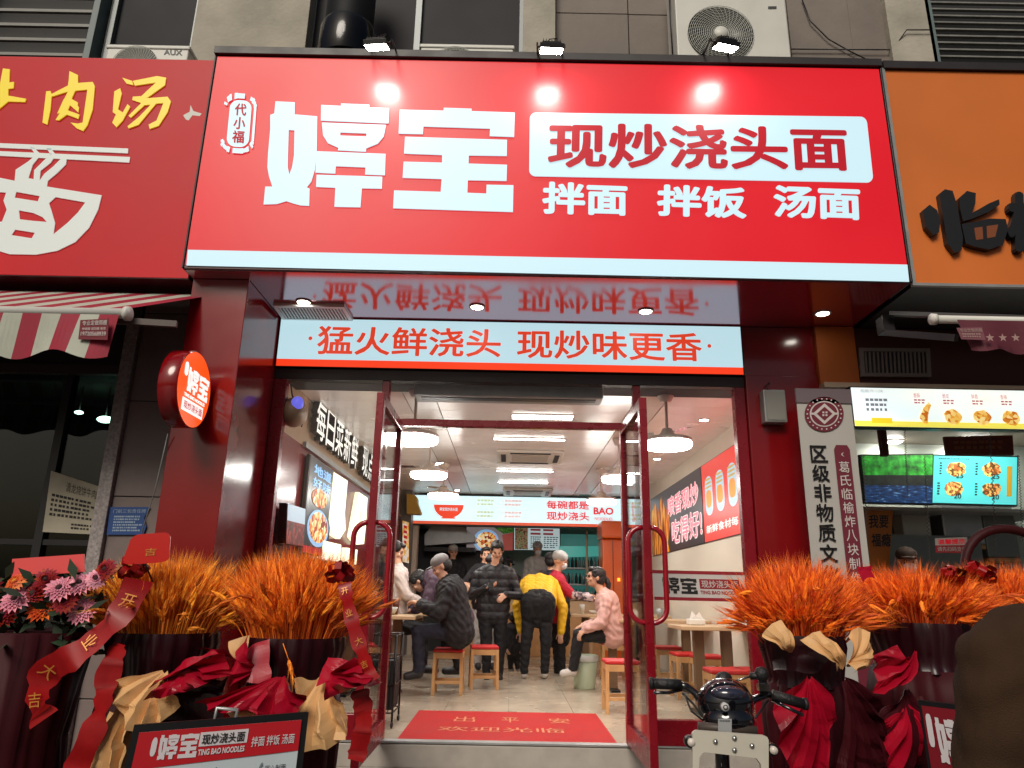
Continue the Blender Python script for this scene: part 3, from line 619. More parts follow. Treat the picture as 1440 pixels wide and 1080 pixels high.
# striped awning
aw = thing('striped_awning', 'red and white striped awning with scalloped valance and pale roller tube over the dark shop', 'awning', (-3.6, 4.2, 3.0))
stripe = MB(); aR, aW = M('awning_red', (150, 24, 50), .7, noise_=(5, .15)), M('awning_white', (176, 180, 166), .7, noise_=(5, .15))
tb = A(176, 441, 4.2); tx, tz = tb.x, tb.z; sw = .118; rc = random.Random(4)
for i in range(36):
    xa, xb = tx - .02 - sw * (i + 1), tx - .02 - sw * i
    stripe.add([(xa, 4.2, tz + .028), (xb, 4.2, tz + .028), (xb + .25, 4.95, 3.40), (xa + .25, 4.95, 3.40)], [(0, 1, 2, 3)], aR if i % 2 == 0 else aW)
stripe.build('canopy', parent=aw)
m = MB()
def vz(x): return tz - .285 + .028 * math.sin((x - tx) * 2 * math.pi / .47)
for i in range(36):
    for k in range(4):
        xa = tx - .02 - sw * (i + (k + 1) / 4); xb = tx - .02 - sw * (i + k / 4); ya = 4.16 - .03 * math.sin(xa * 9); yb = 4.16 - .03 * math.sin(xb * 9)
        sh = -.075
        m.add([(xa, 4.17, tz - .02), (xb, 4.17, tz - .02), (xb + sh * .3, yb, vz(xb)), (xa + sh * .3, ya, vz(xa))], [(0, 1, 2, 3)], aR if i % 2 == 0 else aW)
m.build('valance', parent=aw)
m = MB(); m.tube([(-6.5, 4.2, tz), (tx, 4.2, tz)], .032, 14, WPLAS); m.tube([(tx, 4.2, tz), (tx + .03, 4.2, tz)], .045, 16, WPLAS); m.build('roller_tube', parent=aw)
m = MB(); m.bar((tx - .15, 4.24, tz - .03), (tx + .27, 4.32, tz - .02), .03, .04, M('arm_brown', (78, 64, 58), .5)); m.build('arm', parent=aw)
q = QY(4.125, (113, 450), (153, 448), (151, 478), (110, 477)); m = MB(); m.qrect(q, 0, 0, 1, 1, .0, M('awning_patch', (110, 18, 36), .7), .004); pw = M('patch_print', (200, 190, 186), .7)
m.qtext(q, '专业定做雨棚', .1, .06, .95, .30, .003, pw, .01); m.qtext(q, '伸缩棚 遮阳棚 卷帘', .1, .40, .92, .54, .003, pw); m.qtext(q, '19720568939', .08, .62, .94, .82, .003, pw, .02); m.build('printed_patch', parent=aw)
# ------------------------------------------------------------------ neighbour: fried snack shop
os_ = thing('snack_sign', 'plain brown orange sign with thick black raised characters over the snack counter', 'shop sign', (3.5, 4.66, 4.3))
YR = 4.66; m = MB(); m.box((2.80, YR, 3.452), (6.5, 5.5, 5.24), DARK); m.box((2.79, YR - .03, 5.236), (6.5, 5.5, 5.30), DARK); m.build('cabinet', parent=os_)
m = MB(); m.box((2.80, YR - .004, 3.46), (6.5, YR - .0005, 5.232), M('orange_brown_board', (208, 110, 40), .5, noise_=(1.2, .12, 3))); m.build('orange_face', parent=os_)
m = MB(); m.box((2.775, YR - .02, 3.44), (2.80, YR + .01, 5.24), GALV); m.box((2.80, YR - .02, 3.44), (6.5, YR + .01, 3.46), GALV); m.build('frame', parent=os_)
bk = M('black_raised_letter', (20, 20, 22), .4); m = MB(); V2 = lambda L: [(1080 + x * .3888, y * .3889) for x, y in L]
for pts in ([(560,760),(585,740),(612,760),(624,800),(618,840),(598,850),(572,820)], [(620,700),(640,684),(668,690),(684,740),(694,800),(706,860),(700,905),(676,914),(650,880),(636,800)],
            [(692,715),(720,690),(752,698),(750,735),(738,770),(800,735),(836,720),(838,740),(800,765),(740,790),(706,800),(696,760)],
            [(700,810),(760,800),(800,790),(860,792),(868,830),(850,885),(800,902),(750,892),(716,880)]): px_poly(m, V2(pts), YR - .05, 0, bk, (), .06)
m.build('raised_lettering', parent=os_)
m = MB(); px_poly(m, V2([(745,825),(775,820),(778,865),(752,868)]), YR - .05, .002, M('letter_gap', (120, 60, 22), .6)); px_poly(m, V2([(790,818),(832,812),(822,856),(792,862)]), YR - .05, .002, MATS['letter_gap']); m.build('letter_counter', parent=os_)
m = MB(); m.qtext(QY(YR - .05, (1420, 272), (1496, 276), (1500, 352), (1420, 350)), '榆', 0, 0, 1, 1, 0, bk, .045, .06); m.build('raised_lettering', parent=os_)
sn = thing('snack_shop', 'fried snack stall with orange fascia, glass counter and grey interior beside the noodle restaurant', 'shopfront', (3.2, 5.2, 0))
org = M('orange_fascia', (176, 92, 34), .5, noise_=(1.4, .15)); brn = M('brown_fascia', (74, 34, 28), .5, noise_=(1.4, .2)); YSN = 5.5
xa, xb = A(1119, 510, YSN).x, A(1206, 510, YSN).x; za, zb_ = A(1200, 462, YSN).z, A(1200, 541, YSN).z
m = MB(); m.box((2.442, YSN, zb_), (xb, YSN + .3, 3.452), org); m.box((xb, YSN + .02, zb_), (6.5, YSN + .3, 3.452), brn); m.box((2.442, YSN - .06, zb_ - .04), (6.5, YSN + .1, zb_), M('pale_trim', (170, 150, 130), .5)); m.build('fascia', parent=sn)
m = MB(); gw = M('snack_room_wall', (176, 186, 176), .5, noise_=(2, .12)); m.box((2.45, 7.9, 0), (7.6, 8.0, 3.4), gw); m.box((2.45, 5.8, 0), (2.50, 7.9, 3.4), M('snack_side_wall', (120, 90, 76), .5)); m.build('interior_wall', parent=sn)
m = MB(); m.box((2.45, 5.8, 3.0), (7.6, 7.9, 3.05), M('snack_ceiling', (150, 140, 128), .5)); m.box((3.13, 6.0, 2.5), (3.18, 6.06, 3.0), brn); m.build('ceiling_panel', parent=sn)
m = MB(); m.box((2.52, 5.55, 0), (7.0, 6.1, 1.15), M('counter_front', (110, 40, 34), .4)); m.box((2.5, 5.5, 1.15), (7.0, 6.15, 1.19), STEEL); m.build('counter', parent=sn)
m = MB(); m.box((3.3, 7.2, .0), (4.6, 7.85, 1.95), M('steel_cabinet_grey', (116, 124, 120), .35, .4)); m.build('equipment', parent=sn)
for k, (px, py, w_, h_, d_, mt, nm, lab) in enumerate(((1352, 722, .20, .30, .3, STEEL, 'steel_fryer_hood', 'steel fryer hood standing under the turquoise price screen'), (1290, 742, .14, .22, .2, WPLAS, 'white_carton', 'white carton on the snack stall shelf beside the orange poster'), (1405, 735, .16, .34, .3, M('dull_fridge', (120, 128, 126), .35), 'small_fridge', 'small grey fridge at the rear of the snack stall'), (1300, 790, .12, .2, .2, M('brown_jacket_cloth', (40, 34, 32), .8), 'hanging_coat', 'dark coat hanging behind the snack seller'))):
    p = A(px, py, 7.3); m = MB(); m.box((p.x - w_, 7.3, p.z - h_), (p.x + w_, 7.3 + d_, p.z + h_ * .6), mt); m.box((p.x - w_ - .01, 7.29, p.z + h_ * .6), (p.x + w_ + .01, 7.3 + d_, p.z + h_ * .6 + .03), mt); m.box((p.x - w_, 7.3, 1.9 if False else p.z - h_ - .05), (p.x + w_, 7.88, p.z - h_), WOOD); tag(m.build(nm, bevel=.02), lab, nm.replace('_', ' '))
m = MB(); a_, b_ = A(1215, 712, 7.0), A(1440, 716, 7.0); m.box((a_.x, 7.0, a_.z - .03), (b_.x + .5, 7.9, a_.z), WPLAS); tag(m.build('wall_shelf'), 'long pale shelf right under the two snack stall screens', 'shelf')
# vent grille in the fascia
q = QY(YSN - .0, (1207, 490), (1306, 491), (1308, 531), (1210, 530)); t = thing('wall_vent', 'square white framed vent grille in the brown fascia over the menu light box', 'vent', tuple(q.p(.5, .5)))
m = MB(); vm = M('vent_metal', (120, 112, 108), .45)
for a in ((0, 0, 1, .12), (0, .88, 1, 1), (0, .12, .055, .88), (.945, .12, 1, .88)): m.qrect(q, *a, .02, vm, .03)
m.build('frame', parent=t); m = MB()
for i in range(15): m.qrect(q, .075 + .0585 * i, .12, .10 + .0585 * i, .88, .012, vm, .012)
m.build('slat', parent=t); m = MB(); m.qrect(q, .05, .1, .95, .9, .001, BLACK); m.build('backing', parent=t)
# long lit menu box
x0, z1 = A(1196, 545, 5.42).x, A(1196, 545, 5.42).z; z0 = A(1202, 599, 5.42).z
t = thing('menu_light_box', 'long lit white and yellow menu box with pictures of fried snacks', 'menu light box', (x0 + .8, 5.42, z0))
m = MB(); m.box((x0 - .01, 5.425, z0 - .01), (x0 + 2.7, 5.5, z1 + .01), BLACK); m.build('box', parent=t)
q = RQ(x0, z1, x0 + 1.45, z0, 5.42); m = MB(); m.qrect(q, 0, 0, 1.4, 1, .003, mix_ramp('menu_glow', [(.3, (220, 240, 246)), (.55, (240, 246, 236)), (.75, (246, 240, 190))], 1.4, .95, stretch=(1, 1, 2), mis=True)); m.qrect(q, 0, .86, 1.4, 1, .005, M('menu_yellow', (240, 226, 90), .4, emit=.9, mis=False)); m.build('lit_face', parent=t)
m = MB(); ik = M('menu_red_ink', (190, 90, 90), .5, emit=.55, ecol=(200, 130, 130), mis=False); gi = M('menu_grey_ink', (120, 120, 130), .5, emit=.5, ecol=(150, 150, 160), mis=False)
m.qtext(q, '临榆炸八块', .05, .04, .17, .13, .006, gi); m.qrows(q, .07, .28, .19, .66, 3, 5, .006, gi); m.qrect(q, .09, .78, .20, .92, .006, M('menu_gold', (240, 200, 40), .5, emit=.9, mis=False))
for k, t_ in enumerate(('香酥', '脆皮', '鲜香', '香辣', '招牌', '原味')):
    u = .33 + .155 * k; m.qtext(q, t_, u, .12, u + .035, .24, .006, ik); m.qrows(q, u, .28, u + .06, .42, 2, 3, .006, ik)
m.build('lettering', parent=t)
food = mix_ramp('fried_food', [(.3, (200, 110, 30)), (.5, (240, 180, 70)), (.7, (250, 220, 140))], 40, .8, 'voronoi'); r6 = random.Random(6)
for k in range(6):
    m = MB(); u = .36 + .155 * k
    if k == 0: m.qpoly(q, [(.36, .9), (.345, .75), (.375, .5), (.405, .35), (.42, .42), (.40, .6), (.385, .92)], .006, food)
    else:
        P = []
        for i in range(16):
            a = i / 16 * 2 * math.pi; P.append((u + .01 + (.042 + .01 * r6.random()) * math.cos(a), .72 + (.17 + .05 * r6.random()) * math.sin(a)))
        m.qpoly(q, P, .006, food)
    m.build('food_picture', parent=t)
# screens
def screen(pxs, Y, lab):
    q = QY(Y, *pxs); t = thing('menu_screen', lab, 'screen', tuple(q.p(.5, .5))); m = MB(); m.qrect(q, -.015, -.03, 1.015, 1.03, 0, BLACK, .05); m.build('bezel', parent=t); return q, t
q, t = screen(((1211, 641), (1311, 640), (1311, 708), (1217, 706)), 6.6, 'wall screen showing green grass and a dark blue waterside picture')
m = MB(); m.qrect(q, 0, 0, 1, .42, .004, mix_ramp('screen_green', [(.3, (6, 40, 8)), (.5, (24, 130, 30)), (.75, (60, 190, 60))], 14, .6)); m.qrect(q, 0, .42, 1, .64, .004, mix_ramp('screen_dark', [(.3, (6, 10, 8)), (.7, (30, 40, 34))], 14, .5)); m.qrect(q, 0, .64, 1, 1, .004, mix_ramp('screen_blue', [(.35, (8, 24, 50)), (.6, (20, 60, 110)), (.72, (120, 160, 190))], 16, .6, stretch=(1, 1, 4))); m.build('picture', parent=t)
q, t = screen(((1313, 641), (1430, 643), (1429, 710), (1311, 707)), 6.6, 'turquoise price screen with four plates of fried food')
m = MB(); m.qrect(q, 0, 0, 1, 1, .004, M('screen_teal', (80, 200, 200), .3, emit=.62, ecol=(96, 212, 212))); m.build('picture', parent=t)
fd2 = mix_ramp('screen_food', [(.3, (90, 60, 20)), (.5, (190, 100, 50)), (.7, (220, 190, 110))], 50, .6, 'voronoi'); m = MB(); m2 = MB(); ikd = M('screen_ink', (20, 40, 44), .4)
for (u, v, pr) in ((.27, .27, '25'), (.70, .27, '25'), (.25, .70, '20'), (.70, .70, '20')):
    P = [(u + (.10 + .035 * r6.random()) * math.cos(a / 14 * 6.283), v + (.13 + .05 * r6.random()) * math.sin(a / 14 * 6.283)) for a in range(14)]
    m = MB(); m.qpoly(q, P, .006, fd2); m.build('food_picture', parent=t); m2.qtext(q, pr, u + .0, v + .10, u + .085, v + .2, .009, ikd, .02); m2.qrows(q, u - .2, v - .13, u - .165, v + .15, 5, 1, .006, ikd)
m2.qrows(q, .06, .05, .5, .09, 1, 18, .006, ikd); m2.qrect(q, .88, .2, .94, .83, .006, M('screen_gold', (190, 150, 50), .4, emit=.5, mis=False)); m2.build('lettering', parent=t)
q = QY(6.0, (1328, 614), (1424, 612), (1426, 640), (1332, 640)); m = MB(); m.qrect(q, 0, 0, 1, 1, 0, M('carved_red_board', (110, 44, 32), .6, bump=(60, .6), noise_=(14, .3)), .03); m.qrows(q, .12, .25, .95, .8, 2, 9, .003, M('carved_gold', (140, 80, 50), .5)); tag(m.build('hanging_board'), 'dark red carved board hanging under the menu light box', 'board')
q = QY(6.9, (1216, 718), (1256, 718), (1250, 800), (1221, 800)); m = MB(); m.qrect(q, 0, 0, 1, 1, 0, M('orange_poster', (190, 110, 40), .6, noise_=(5, .15)), .01); m.qtext(q, '我要', .12, .08, .85, .3, .004, BLACK, .02); m.qtext(q, '福瘾', .2, .4, .98, .62, .004, BLACK, .02); tag(m.build('orange_poster'), 'orange paper poster with black characters inside the snack stall', 'poster')
q = QY(5.85, (1315, 757), (1360, 755), (1361, 778), (1316, 777)); m = MB(); m.qrect(q, 0, 0, 1, .5, 0, M('notice_white', (180, 172, 166), .6), .004); m.qrect(q, 0, .5, 1, 1, 0, M('notice_red', (150, 30, 36), .6), .004); m.qtext(q, '温馨提示', .08, .1, .92, .42, .003, REDLET, .02); m.qtext(q, '请先扫码支付', .05, .6, .95, .9, .003, M('notice_white', ()), .01); tag(m.build('payment_notice'), 'small red and white notice strip on the snack stall glass', 'notice')
SLG = M('snack_lamp_glow', (255, 255, 255), .4, emit=170, ecol=(255, 250, 240))
for (px, py, hw, lab) in ((1218, 636, .06, 'small lit ceiling lamp above the green screen picture in the snack stall'), (1322, 639, .14, 'wide lit ceiling lamp between the two snack stall screens'), (1420, 600, .14, 'extra ceiling lamp added to brighten the snack stall over the carved board')):  # the last lamp is an added one that brightens the stall interior
    p = AZ(px, py, 2.99) if px < 1400 else Vector((4.1, 6.2, 2.99)); p = Vector((p.x, min(p.y, 7.7), 2.99)); t = thing('snack_lamp', lab, 'ceiling lamp', tuple(p)); m = MB(); m.box((p.x - hw, p.y - .05, 2.975), (p.x + hw, p.y + .05, 2.985), SLG); m.build('diffuser', parent=t); m = MB(); m.box((p.x - hw - .01, p.y - .06, 2.985), (p.x + hw + .01, p.y + .06, 2.999), WPLAS); m.build('frame', parent=t)
# bead chains
for k, (px, y0, y1, lab) in enumerate(((1272, 602, 700, 'wavy dark bead string hanging below the menu box in front of the green screen picture'), (1300, 640, 800, 'bead string passing the edge between the two screens'), (1214, 640, 790, 'pale bead string hanging close to the white banner'), (1392, 602, 780, 'bead string in front of the turquoise price screen'), (1432, 640, 760, 'bead string at the far edge of the turquoise price screen'))):
    m = MB(); n_ = 60; Yc = 5.62; P = []
    for i in range(n_ + 1):
        p = A(px + (y1 - y0) * .05 * i / n_, y0 + (y1 - y0) * i / n_, Yc); P.append(p + Vector((.008 * (1 if i % 2 else -1), 0, 0)))
    m.tube(P, .0035, 5, M('bead_dark', (60, 56, 52), .3)); tag(m.build('bead_string'), lab, 'bead string', 'bead strings in the snack stall window')
# banner stand
q0 = [A(1119, 548, 5.2), A(1195, 548, 5.2)]; xb0, xb1, zt = q0[0].x, q0[1].x, q0[0].z; q = RQ(xb0, zt, xb1, .12, 5.2)
t = thing('banner_stand', 'tall white roll up banner with black vertical characters and round maroon emblem', 'banner', ((xb0 + xb1) / 2, 5.2, 0))
m = MB(); m.box((xb0, 5.204, .10), (xb1, 5.21, zt), M('banner_cloth', (176, 174, 168), .6, noise_=(2, .06))); m.build('cloth', parent=t); m = MB(); m.box((xb0 - .01, 5.14, .0), (xb1 + .01, 5.28, .10), GALV); m.build('base', parent=t)
m = MB(); m.box((xb0 - .004, 5.194, zt - .10), (xb1 + .004, 5.215, zt + .01), M('banner_top', (104, 92, 96), .5)); m.tube([((xb0 + xb1) / 2, 5.23, .1), ((xb0 + xb1) / 2, 5.23, zt)], .01, 8, GALV); m.build('pole', parent=t)
qq = QY(5.2, (1131, 558), (1186, 558), (1186, 607), (1131, 607)); mar = M('banner_maroon', (104, 24, 44), .6); m = MB(); bw = M('banner_white_print', (200, 192, 188), .6)
m.qell(qq, .5, .5, .5, .5, .006, mar, 40); m.qell(qq, .5, .5, .37, .37, .008, bw, 36); m.qell(qq, .5, .5, .335, .335, .010, mar, 36); 
for k in range(22):
    a = k / 22 * 6.283; m.qell(qq, .5 + .435 * math.cos(a), .5 + .435 * math.sin(a), .022, .022, .008, bw, 6)
m.qpoly(qq, [(.5, .2), (.8, .5), (.5, .8), (.2, .5)], .012, bw); m.qpoly(qq, [(.5, .3), (.7, .5), (.5, .7), (.3, .5)], .014, mar); m.qrect(qq, .16, .47, .36, .53, .0135, bw); m.qrect(qq, .64, .47, .84, .53, .0135, bw)
for a, b in ((.44, .44), (.52, .44), (.44, .52), (.52, .52)): m.qrect(qq, a, b, a + .05, b + .05, .016, bw)
m.build('emblem', parent=t)
m = MB(); 
for k, ch in enumerate('区级非物质文化遗产'):
    a = A(1137, 625 + 29.0 * k, 5.2); zc = A(1150, 627, 5.2).z - .141 * k; xc = A(1150, 627, 5.2).x; m.qtext(RQ(xc - .06, zc, xc + .06, zc - .119, 5.2), ch, 0, 0, 1, 1, .006, BLACK, .02)
m.build('black_lettering', parent=t)
m = MB(); xs0, xs1 = A(1172, 627, 5.2).x, A(1194, 627, 5.2).x; zs = A(1180, 626, 5.2).z; m.qpoly(RQ(xs0, zs, xs1, .3, 5.2), [(0, .015), (.15, .0), (.85, 0), (1, .015), (1, 1), (0, 1)], .006, mar, (), .002)
for k, ch in enumerate('︵葛氏临榆炸八块制作技艺'):
    zc = zs - .055 - .097 * k
    if k == 0: m.qtext(RQ(xs0 + .03, zc, xs1 - .03, zc - .03, 5.2), '︵' if False else '(', .3, 0, .7, 1, .009, bw)
    else: m.qtext(RQ(xs0 + .02, zc + .03, xs1 - .02, zc - .05, 5.2), ch, 0, 0, 1, 1, .009, bw, .005)
m.build('red_strip', parent=t)
# folding awning of the snack stall
tb = A(1316, 449, 4.25); t = thing('folded_awning', 'dark maroon awning with stars, half folded on its white roller tube', 'awning', tuple(tb))
m = MB(); m.tube([tb, (6.5, 4.25, tb.z)], .026, 14, WPLAS); m.tube([tb, tb - Vector((.03, 0, 0))], .036, 14, WPLAS); m.build('roller_tube', parent=t)
m = MB(); mv = M('maroon_cloth', (92, 34, 48), .75, noise_=(4, .2)); L = tb.x
m.grid(lambda u, v: (L + .1 + 2.4 * u + .06 * v, 4.2 - .03 * math.sin(u * 40) * v, tb.z - .02 - (.20 + .012 * math.sin(u * 60)) * v), 60, 4, mv); m.grid(lambda u, v: (L + .05 + 2.4 * u, 4.25 + .5 * v, tb.z + .03 + .18 * v), 8, 2, mv); m.build('valance', parent=t)
q = QY(4.14, (1345, 461), (1381, 460), (1386, 478), (1352, 477)); m = MB(); st = M('awning_star', (160, 130, 124), .6); m.qrect(q, 0, 0, 1, 1, 0, M('awning_patch2', (120, 70, 80), .7)); m.qtext(q, '专业定做雨棚', .08, .1, .95, .4, .003, st, .01); m.qrows(q, .1, .5, .95, .9, 2, 9, .003, st)
for px in (1392, 1410, 1428):
    c = A(px, 475, 4.14); P = [(.5 + (.5 if k % 2 == 0 else .2) * math.sin(k * math.pi / 5), .5 - (.5 if k % 2 == 0 else .2) * math.cos(k * math.pi / 5)) for k in range(10)]
    m.qpoly(RQ(c.x - .028, c.z + .028, c.x + .028, c.z - .028, 4.14), P, .002, st)
m.build('printed_patch', parent=t)
m = MB(); m.bar(A(1247, 468, 4.9), A(1345, 475, 4.3), .03, .045, DARK); m.bar(A(1250, 441, 4.85), A(1440, 447, 4.6), .03, .03, DARK); m.box(tuple(A(1247, 458, 4.95) - Vector((.05, .05, .06))), tuple(A(1247, 458, 4.95) + Vector((.03, .05, .06))), DARK); m.build('arm', parent=t)

# ------------------------------------------------------------------ inside: ceiling lights
FLE = M('fan_lamp_glow', (255, 255, 252), .4, emit=44, ecol=(255, 250, 242)); FRM = M('fan_lamp_rim', (214, 206, 196), .3)
desc = ['round lit fan lamp nearest the entrance on the menu wall side', 'second round lit fan lamp along the maroon wall', 'third lit fan lamp, hanging before the bowl logo of the kitchen sign', 'round lit fan lamp nearest the entrance on the poster wall side', 'middle lit fan lamp along the poster wall, partly behind the door frame', 'last lit fan lamp, hanging before the kitchen sign near the end of its red slogan']
for k, (px, py) in enumerate(((582, 622), (603, 671), (623, 700), (939, 629), (872, 677), (846, 708))):
    p = AZ(px, py, 2.55); t = thing('fan_lamp', desc[k], 'ceiling lamp', (p.x, p.y, 2.55), 'round fan lamps in two rows')
    m = MB(); m.lathe([(.203, .04), (.208, .045), (.208, .066), (.19, .075), (.09, .085), (.06, .125), (.04, .16)], (p.x, p.y, 2.55), 36, FRM); m.build('body', parent=t)
    m = MB(); m.lathe([(.202, .04), (.205, .012), (.19, -.006), (.13, -.012), (.001, -.013)], (p.x, p.y, 2.55), 28, FLE, cap=False); m.build('diffuser', parent=t)
    m = MB(); m.tube([(p.x, p.y, 2.72), (p.x, p.y, ZC - .06)], .013, 10, FRM); m.lathe([(.05, -.08), (.07, -.03), (.075, -.001)], (p.x, p.y, ZC), 20, FRM); m.build('stem', parent=t)
    m = MB()
    for b in range(3):
        a = b * 2.1 + k; ca, sa = math.cos(a), math.sin(a); m.grid(lambda u, v: (p.x + (.11 + .20 * u) * ca - (v - .5) * .08 * sa, p.y + (.11 + .20 * u) * sa + (v - .5) * .08 * ca, 2.665 + .012 * (v - .5)), 4, 2, glass('clear_blade', (225, 225, 222), 1.0, .1))
    m.build('blade', parent=t)
TUB = M('linear_lamp_glow', (255, 255, 255),   .4, emit=30, ecol=(255, 252, 246))
for k, (xa, xb, ya, lab) in enumerate(((721, 805, 586, 'wide lit linear lamp in the white ceiling just inside the entrance'), (695, 794, 617, 'thin lit linear lamp ahead of the first ceiling air conditioner'), (699, 777, 662, 'thin lit linear lamp behind the first ceiling air conditioner'), (701, 770, 678, 'short lit linear lamp ahead of the second ceiling air conditioner'))):
    a, b = AZ(xa, ya, ZC - .012), AZ(xb, ya + 1, ZC - .012); hw = .07 if k == 0 else .024; t = thing('linear_lamp', lab, 'ceiling lamp', ((a.x + b.x) / 2, a.y, ZC), 'linear lamps across the ceiling')
    m = MB(); m.box((a.x - .01, a.y - hw - .01, ZC - .011), (b.x + .01, a.y + hw + .01, ZC - .001), WPLAS); m.build('frame', parent=t); m = MB(); m.box((a.x, a.y - hw, ZC - .016), (b.x, a.y + hw, ZC - .0105), TUB); m.build('diffuser', parent=t)
for k, (px, py, lab) in enumerate(((430, 537, 'square lit spot in the ceiling corner by the maroon wall'), (446, 581, 'small round lit spot above the raised white letters'), (643, 689, 'tiny lit ceiling spot far back near the kitchen sign'), (990, 590, 'small lit ceiling spot near the poster wall and entrance'), (924, 645, 'small lit ceiling spot further in along the poster wall'))):
    p = AZ(px, py, ZC); t = thing('ceiling_spot', lab, 'ceiling spot', (p.x, p.y, ZC), 'small ceiling spots'); m = MB(); m.lathe([(.06, -.001), (.06, -.008), (.045, -.008)], (p.x, p.y, ZC), 20, WPLAS); m.build('ring', parent=t); m = MB(); m.lathe([(.044, -.0085), (.001, -.0085)], (p.x, p.y, ZC), 18, TUB, cap=False); m.build('lamp', parent=t)
for k, (px, py, w_, lab) in enumerate(((745, 641, .42, 'larger looking square ceiling air conditioner nearer the entrance'), (742, 691, .42, 'square ceiling air conditioner right before the kitchen sign'))):
    p = AZ(px, py, ZC); t = thing('cassette_conditioner', lab, 'air conditioner', (p.x, p.y, ZC), 'cassette air conditioners in the ceiling')
    m = MB(); m.box((p.x - w_, p.y - w_, ZC - .035), (p.x + w_, p.y + w_, ZC - .001), WPLAS); m.build('panel', parent=t, bevel=.015); m = MB()
    for a in (-1, 1): m.box((p.x - w_ * .6, p.y + a * w_ * .8 - .03, ZC - .042), (p.x + w_ * .6, p.y + a * w_ * .8 + .03, ZC - .034), DARK); m.box((p.x + a * w_ * .8 - .03, p.y - w_ * .6, ZC - .042), (p.x + a * w_ * .8 + .03, p.y + w_ * .6, ZC - .034), DARK)
    m.build('louvre', parent=t); m = MB(); m.box((p.x - w_ * .55, p.y - w_ * .55, ZC - .045), (p.x + w_ * .55, p.y + w_ * .55, ZC - .0345), M('cassette_grille', (176, 170, 160), .5, bump=(80, .4))); m.build('intake_grille', parent=t)
a, b = A(586, 541, 5.9), A(845, 552, 5.9); t = thing('air_curtain', 'long grey air curtain box over the open entrance doors', 'air curtain', ((a.x + b.x) / 2, 5.9, 2.95))
m = MB(); m.box((a.x, 5.72, 2.87), (b.x, 5.95, 3.025), GALV); m.build('housing', parent=t, bevel=.015); m = MB(); m.box((a.x + .06, 5.76, 2.864), (b.x - .06, 5.84, 2.871), BLACK); m.build('outlet', parent=t)

# ------------------------------------------------------------------ inside: signs and posters
t = thing('letter_sign', 'raised white glowing characters on a steel rail along the maroon wall', 'letter sign', tuple(AX(480, 610, XL)))
LSD = M('letter_side', (70, 62, 56), .4); q = QX(XL + .05, (441, 552), (522, 640), (522, 690), (441, 618)); zt_, zb2 = q.c[0].z, q.c[3].z; ya, yb = q.c[0].y, q.c[1].y + 1.2
q = Quad((XL + .08, ya, zt_), (XL + .08, yb, zt_), (XL + .08, yb, zb2), (XL + .08, ya, zb2)); LW = M('letter_glow', (200, 200, 196), .4, emit=.85, ecol=(255, 250, 240), mis=False); lh = (zt_ - zb2); n0 = (yb - ya)
for i, ch in enumerate('每日菜新鲜'):
    m = MB(); m.qtext(q, ch, (.02 + .094 * i), .05, (.10 + .094 * i), .95, 0, LW, .012, .06, LSD); m.build('letter', parent=t)
for i, ch in enumerate('现点现炒'):
    m = MB(); m.qtext(q, ch, (.55 + .094 * i), .05, (.63 + .094 * i), .95, 0, LW, .012, .06, LSD); m.build('letter', parent=t)
m = MB(); m.box((XL, ya, zb2 - .10), (XL + .03, yb, zb2 - .05), STEEL); m.box((XL, ya, zt_ + .02), (XL + .03, yb, zt_ + .05), STEEL); m.build('rail', parent=t)
BL_N = mix_ramp('noodle_photo', [(.25, (120, 30, 14)), (.45, (214, 110, 40)), (.6, (238, 180, 100)), (.8, (250, 236, 200))], 22, .7, 'voronoi')
def poster(name, q, lab, cat, frame, base, parts, th=.03):
    t = thing(name, lab, cat, tuple(q.p(.5, .5))); m = MB(); m.qrect(q, -.02, -.01, 1.02, 1.01, -.002, frame, th); m.build('frame', parent=t); m = MB(); m.qrect(q, 0, 0, 1, 1, .003, base); m.build('print', parent=t)
    for nm, fn in parts: m = MB(); fn(m, q); m.build(nm, parent=t)
    return t
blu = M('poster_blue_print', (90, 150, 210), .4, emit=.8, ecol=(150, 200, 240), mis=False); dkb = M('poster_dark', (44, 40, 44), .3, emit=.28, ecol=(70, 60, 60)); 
def pn(m, q):
    m.qell(q, .5, .72, .42, .20, .008, M('bowl_blue', (130, 170, 210), .4, emit=.8, mis=False)); m.qell(q, .5, .71, .36, .165, .011, BL_N); m.qell(q, .45, .40, .3, .10, .008, BL_N)
ql = QX(XL + .05, (437, 640), (471, 657), (459, 786), (424, 776)); ya, yb = ql.c[0].y, ql.c[1].y; q = Quad((XL + .05, ya, ql.c[0].z), (XL + .05, yb, ql.c[0].z), (XL + .05, yb, ql.c[3].z), (XL + .05, ya, ql.c[3].z))
poster('food_poster', q, 'tall lit poster with blue bowls of noodles on the maroon wall', 'poster', M('poster_frame_grey', (90, 84, 80), .4), dkb, [('lettering', lambda m, q: (m.qtext(q, '地道', .15, .06, .85, .17, .008, blu, .03), m.qtext(q, '好味', .15, .20, .85, .30, .008, blu, .03))), ('noodle_picture', pn), ('red_band', lambda m, q: m.qrect(q, 0, .93, 1, 1, .008, REDLET))])
vg = M('vegetable_glow', (240, 240, 214), .4, emit=1.0, ecol=(244, 246, 214), mis=False); vgg = M('vegetable_leaf_print', (120, 150, 80), .5, emit=.6, mis=False)
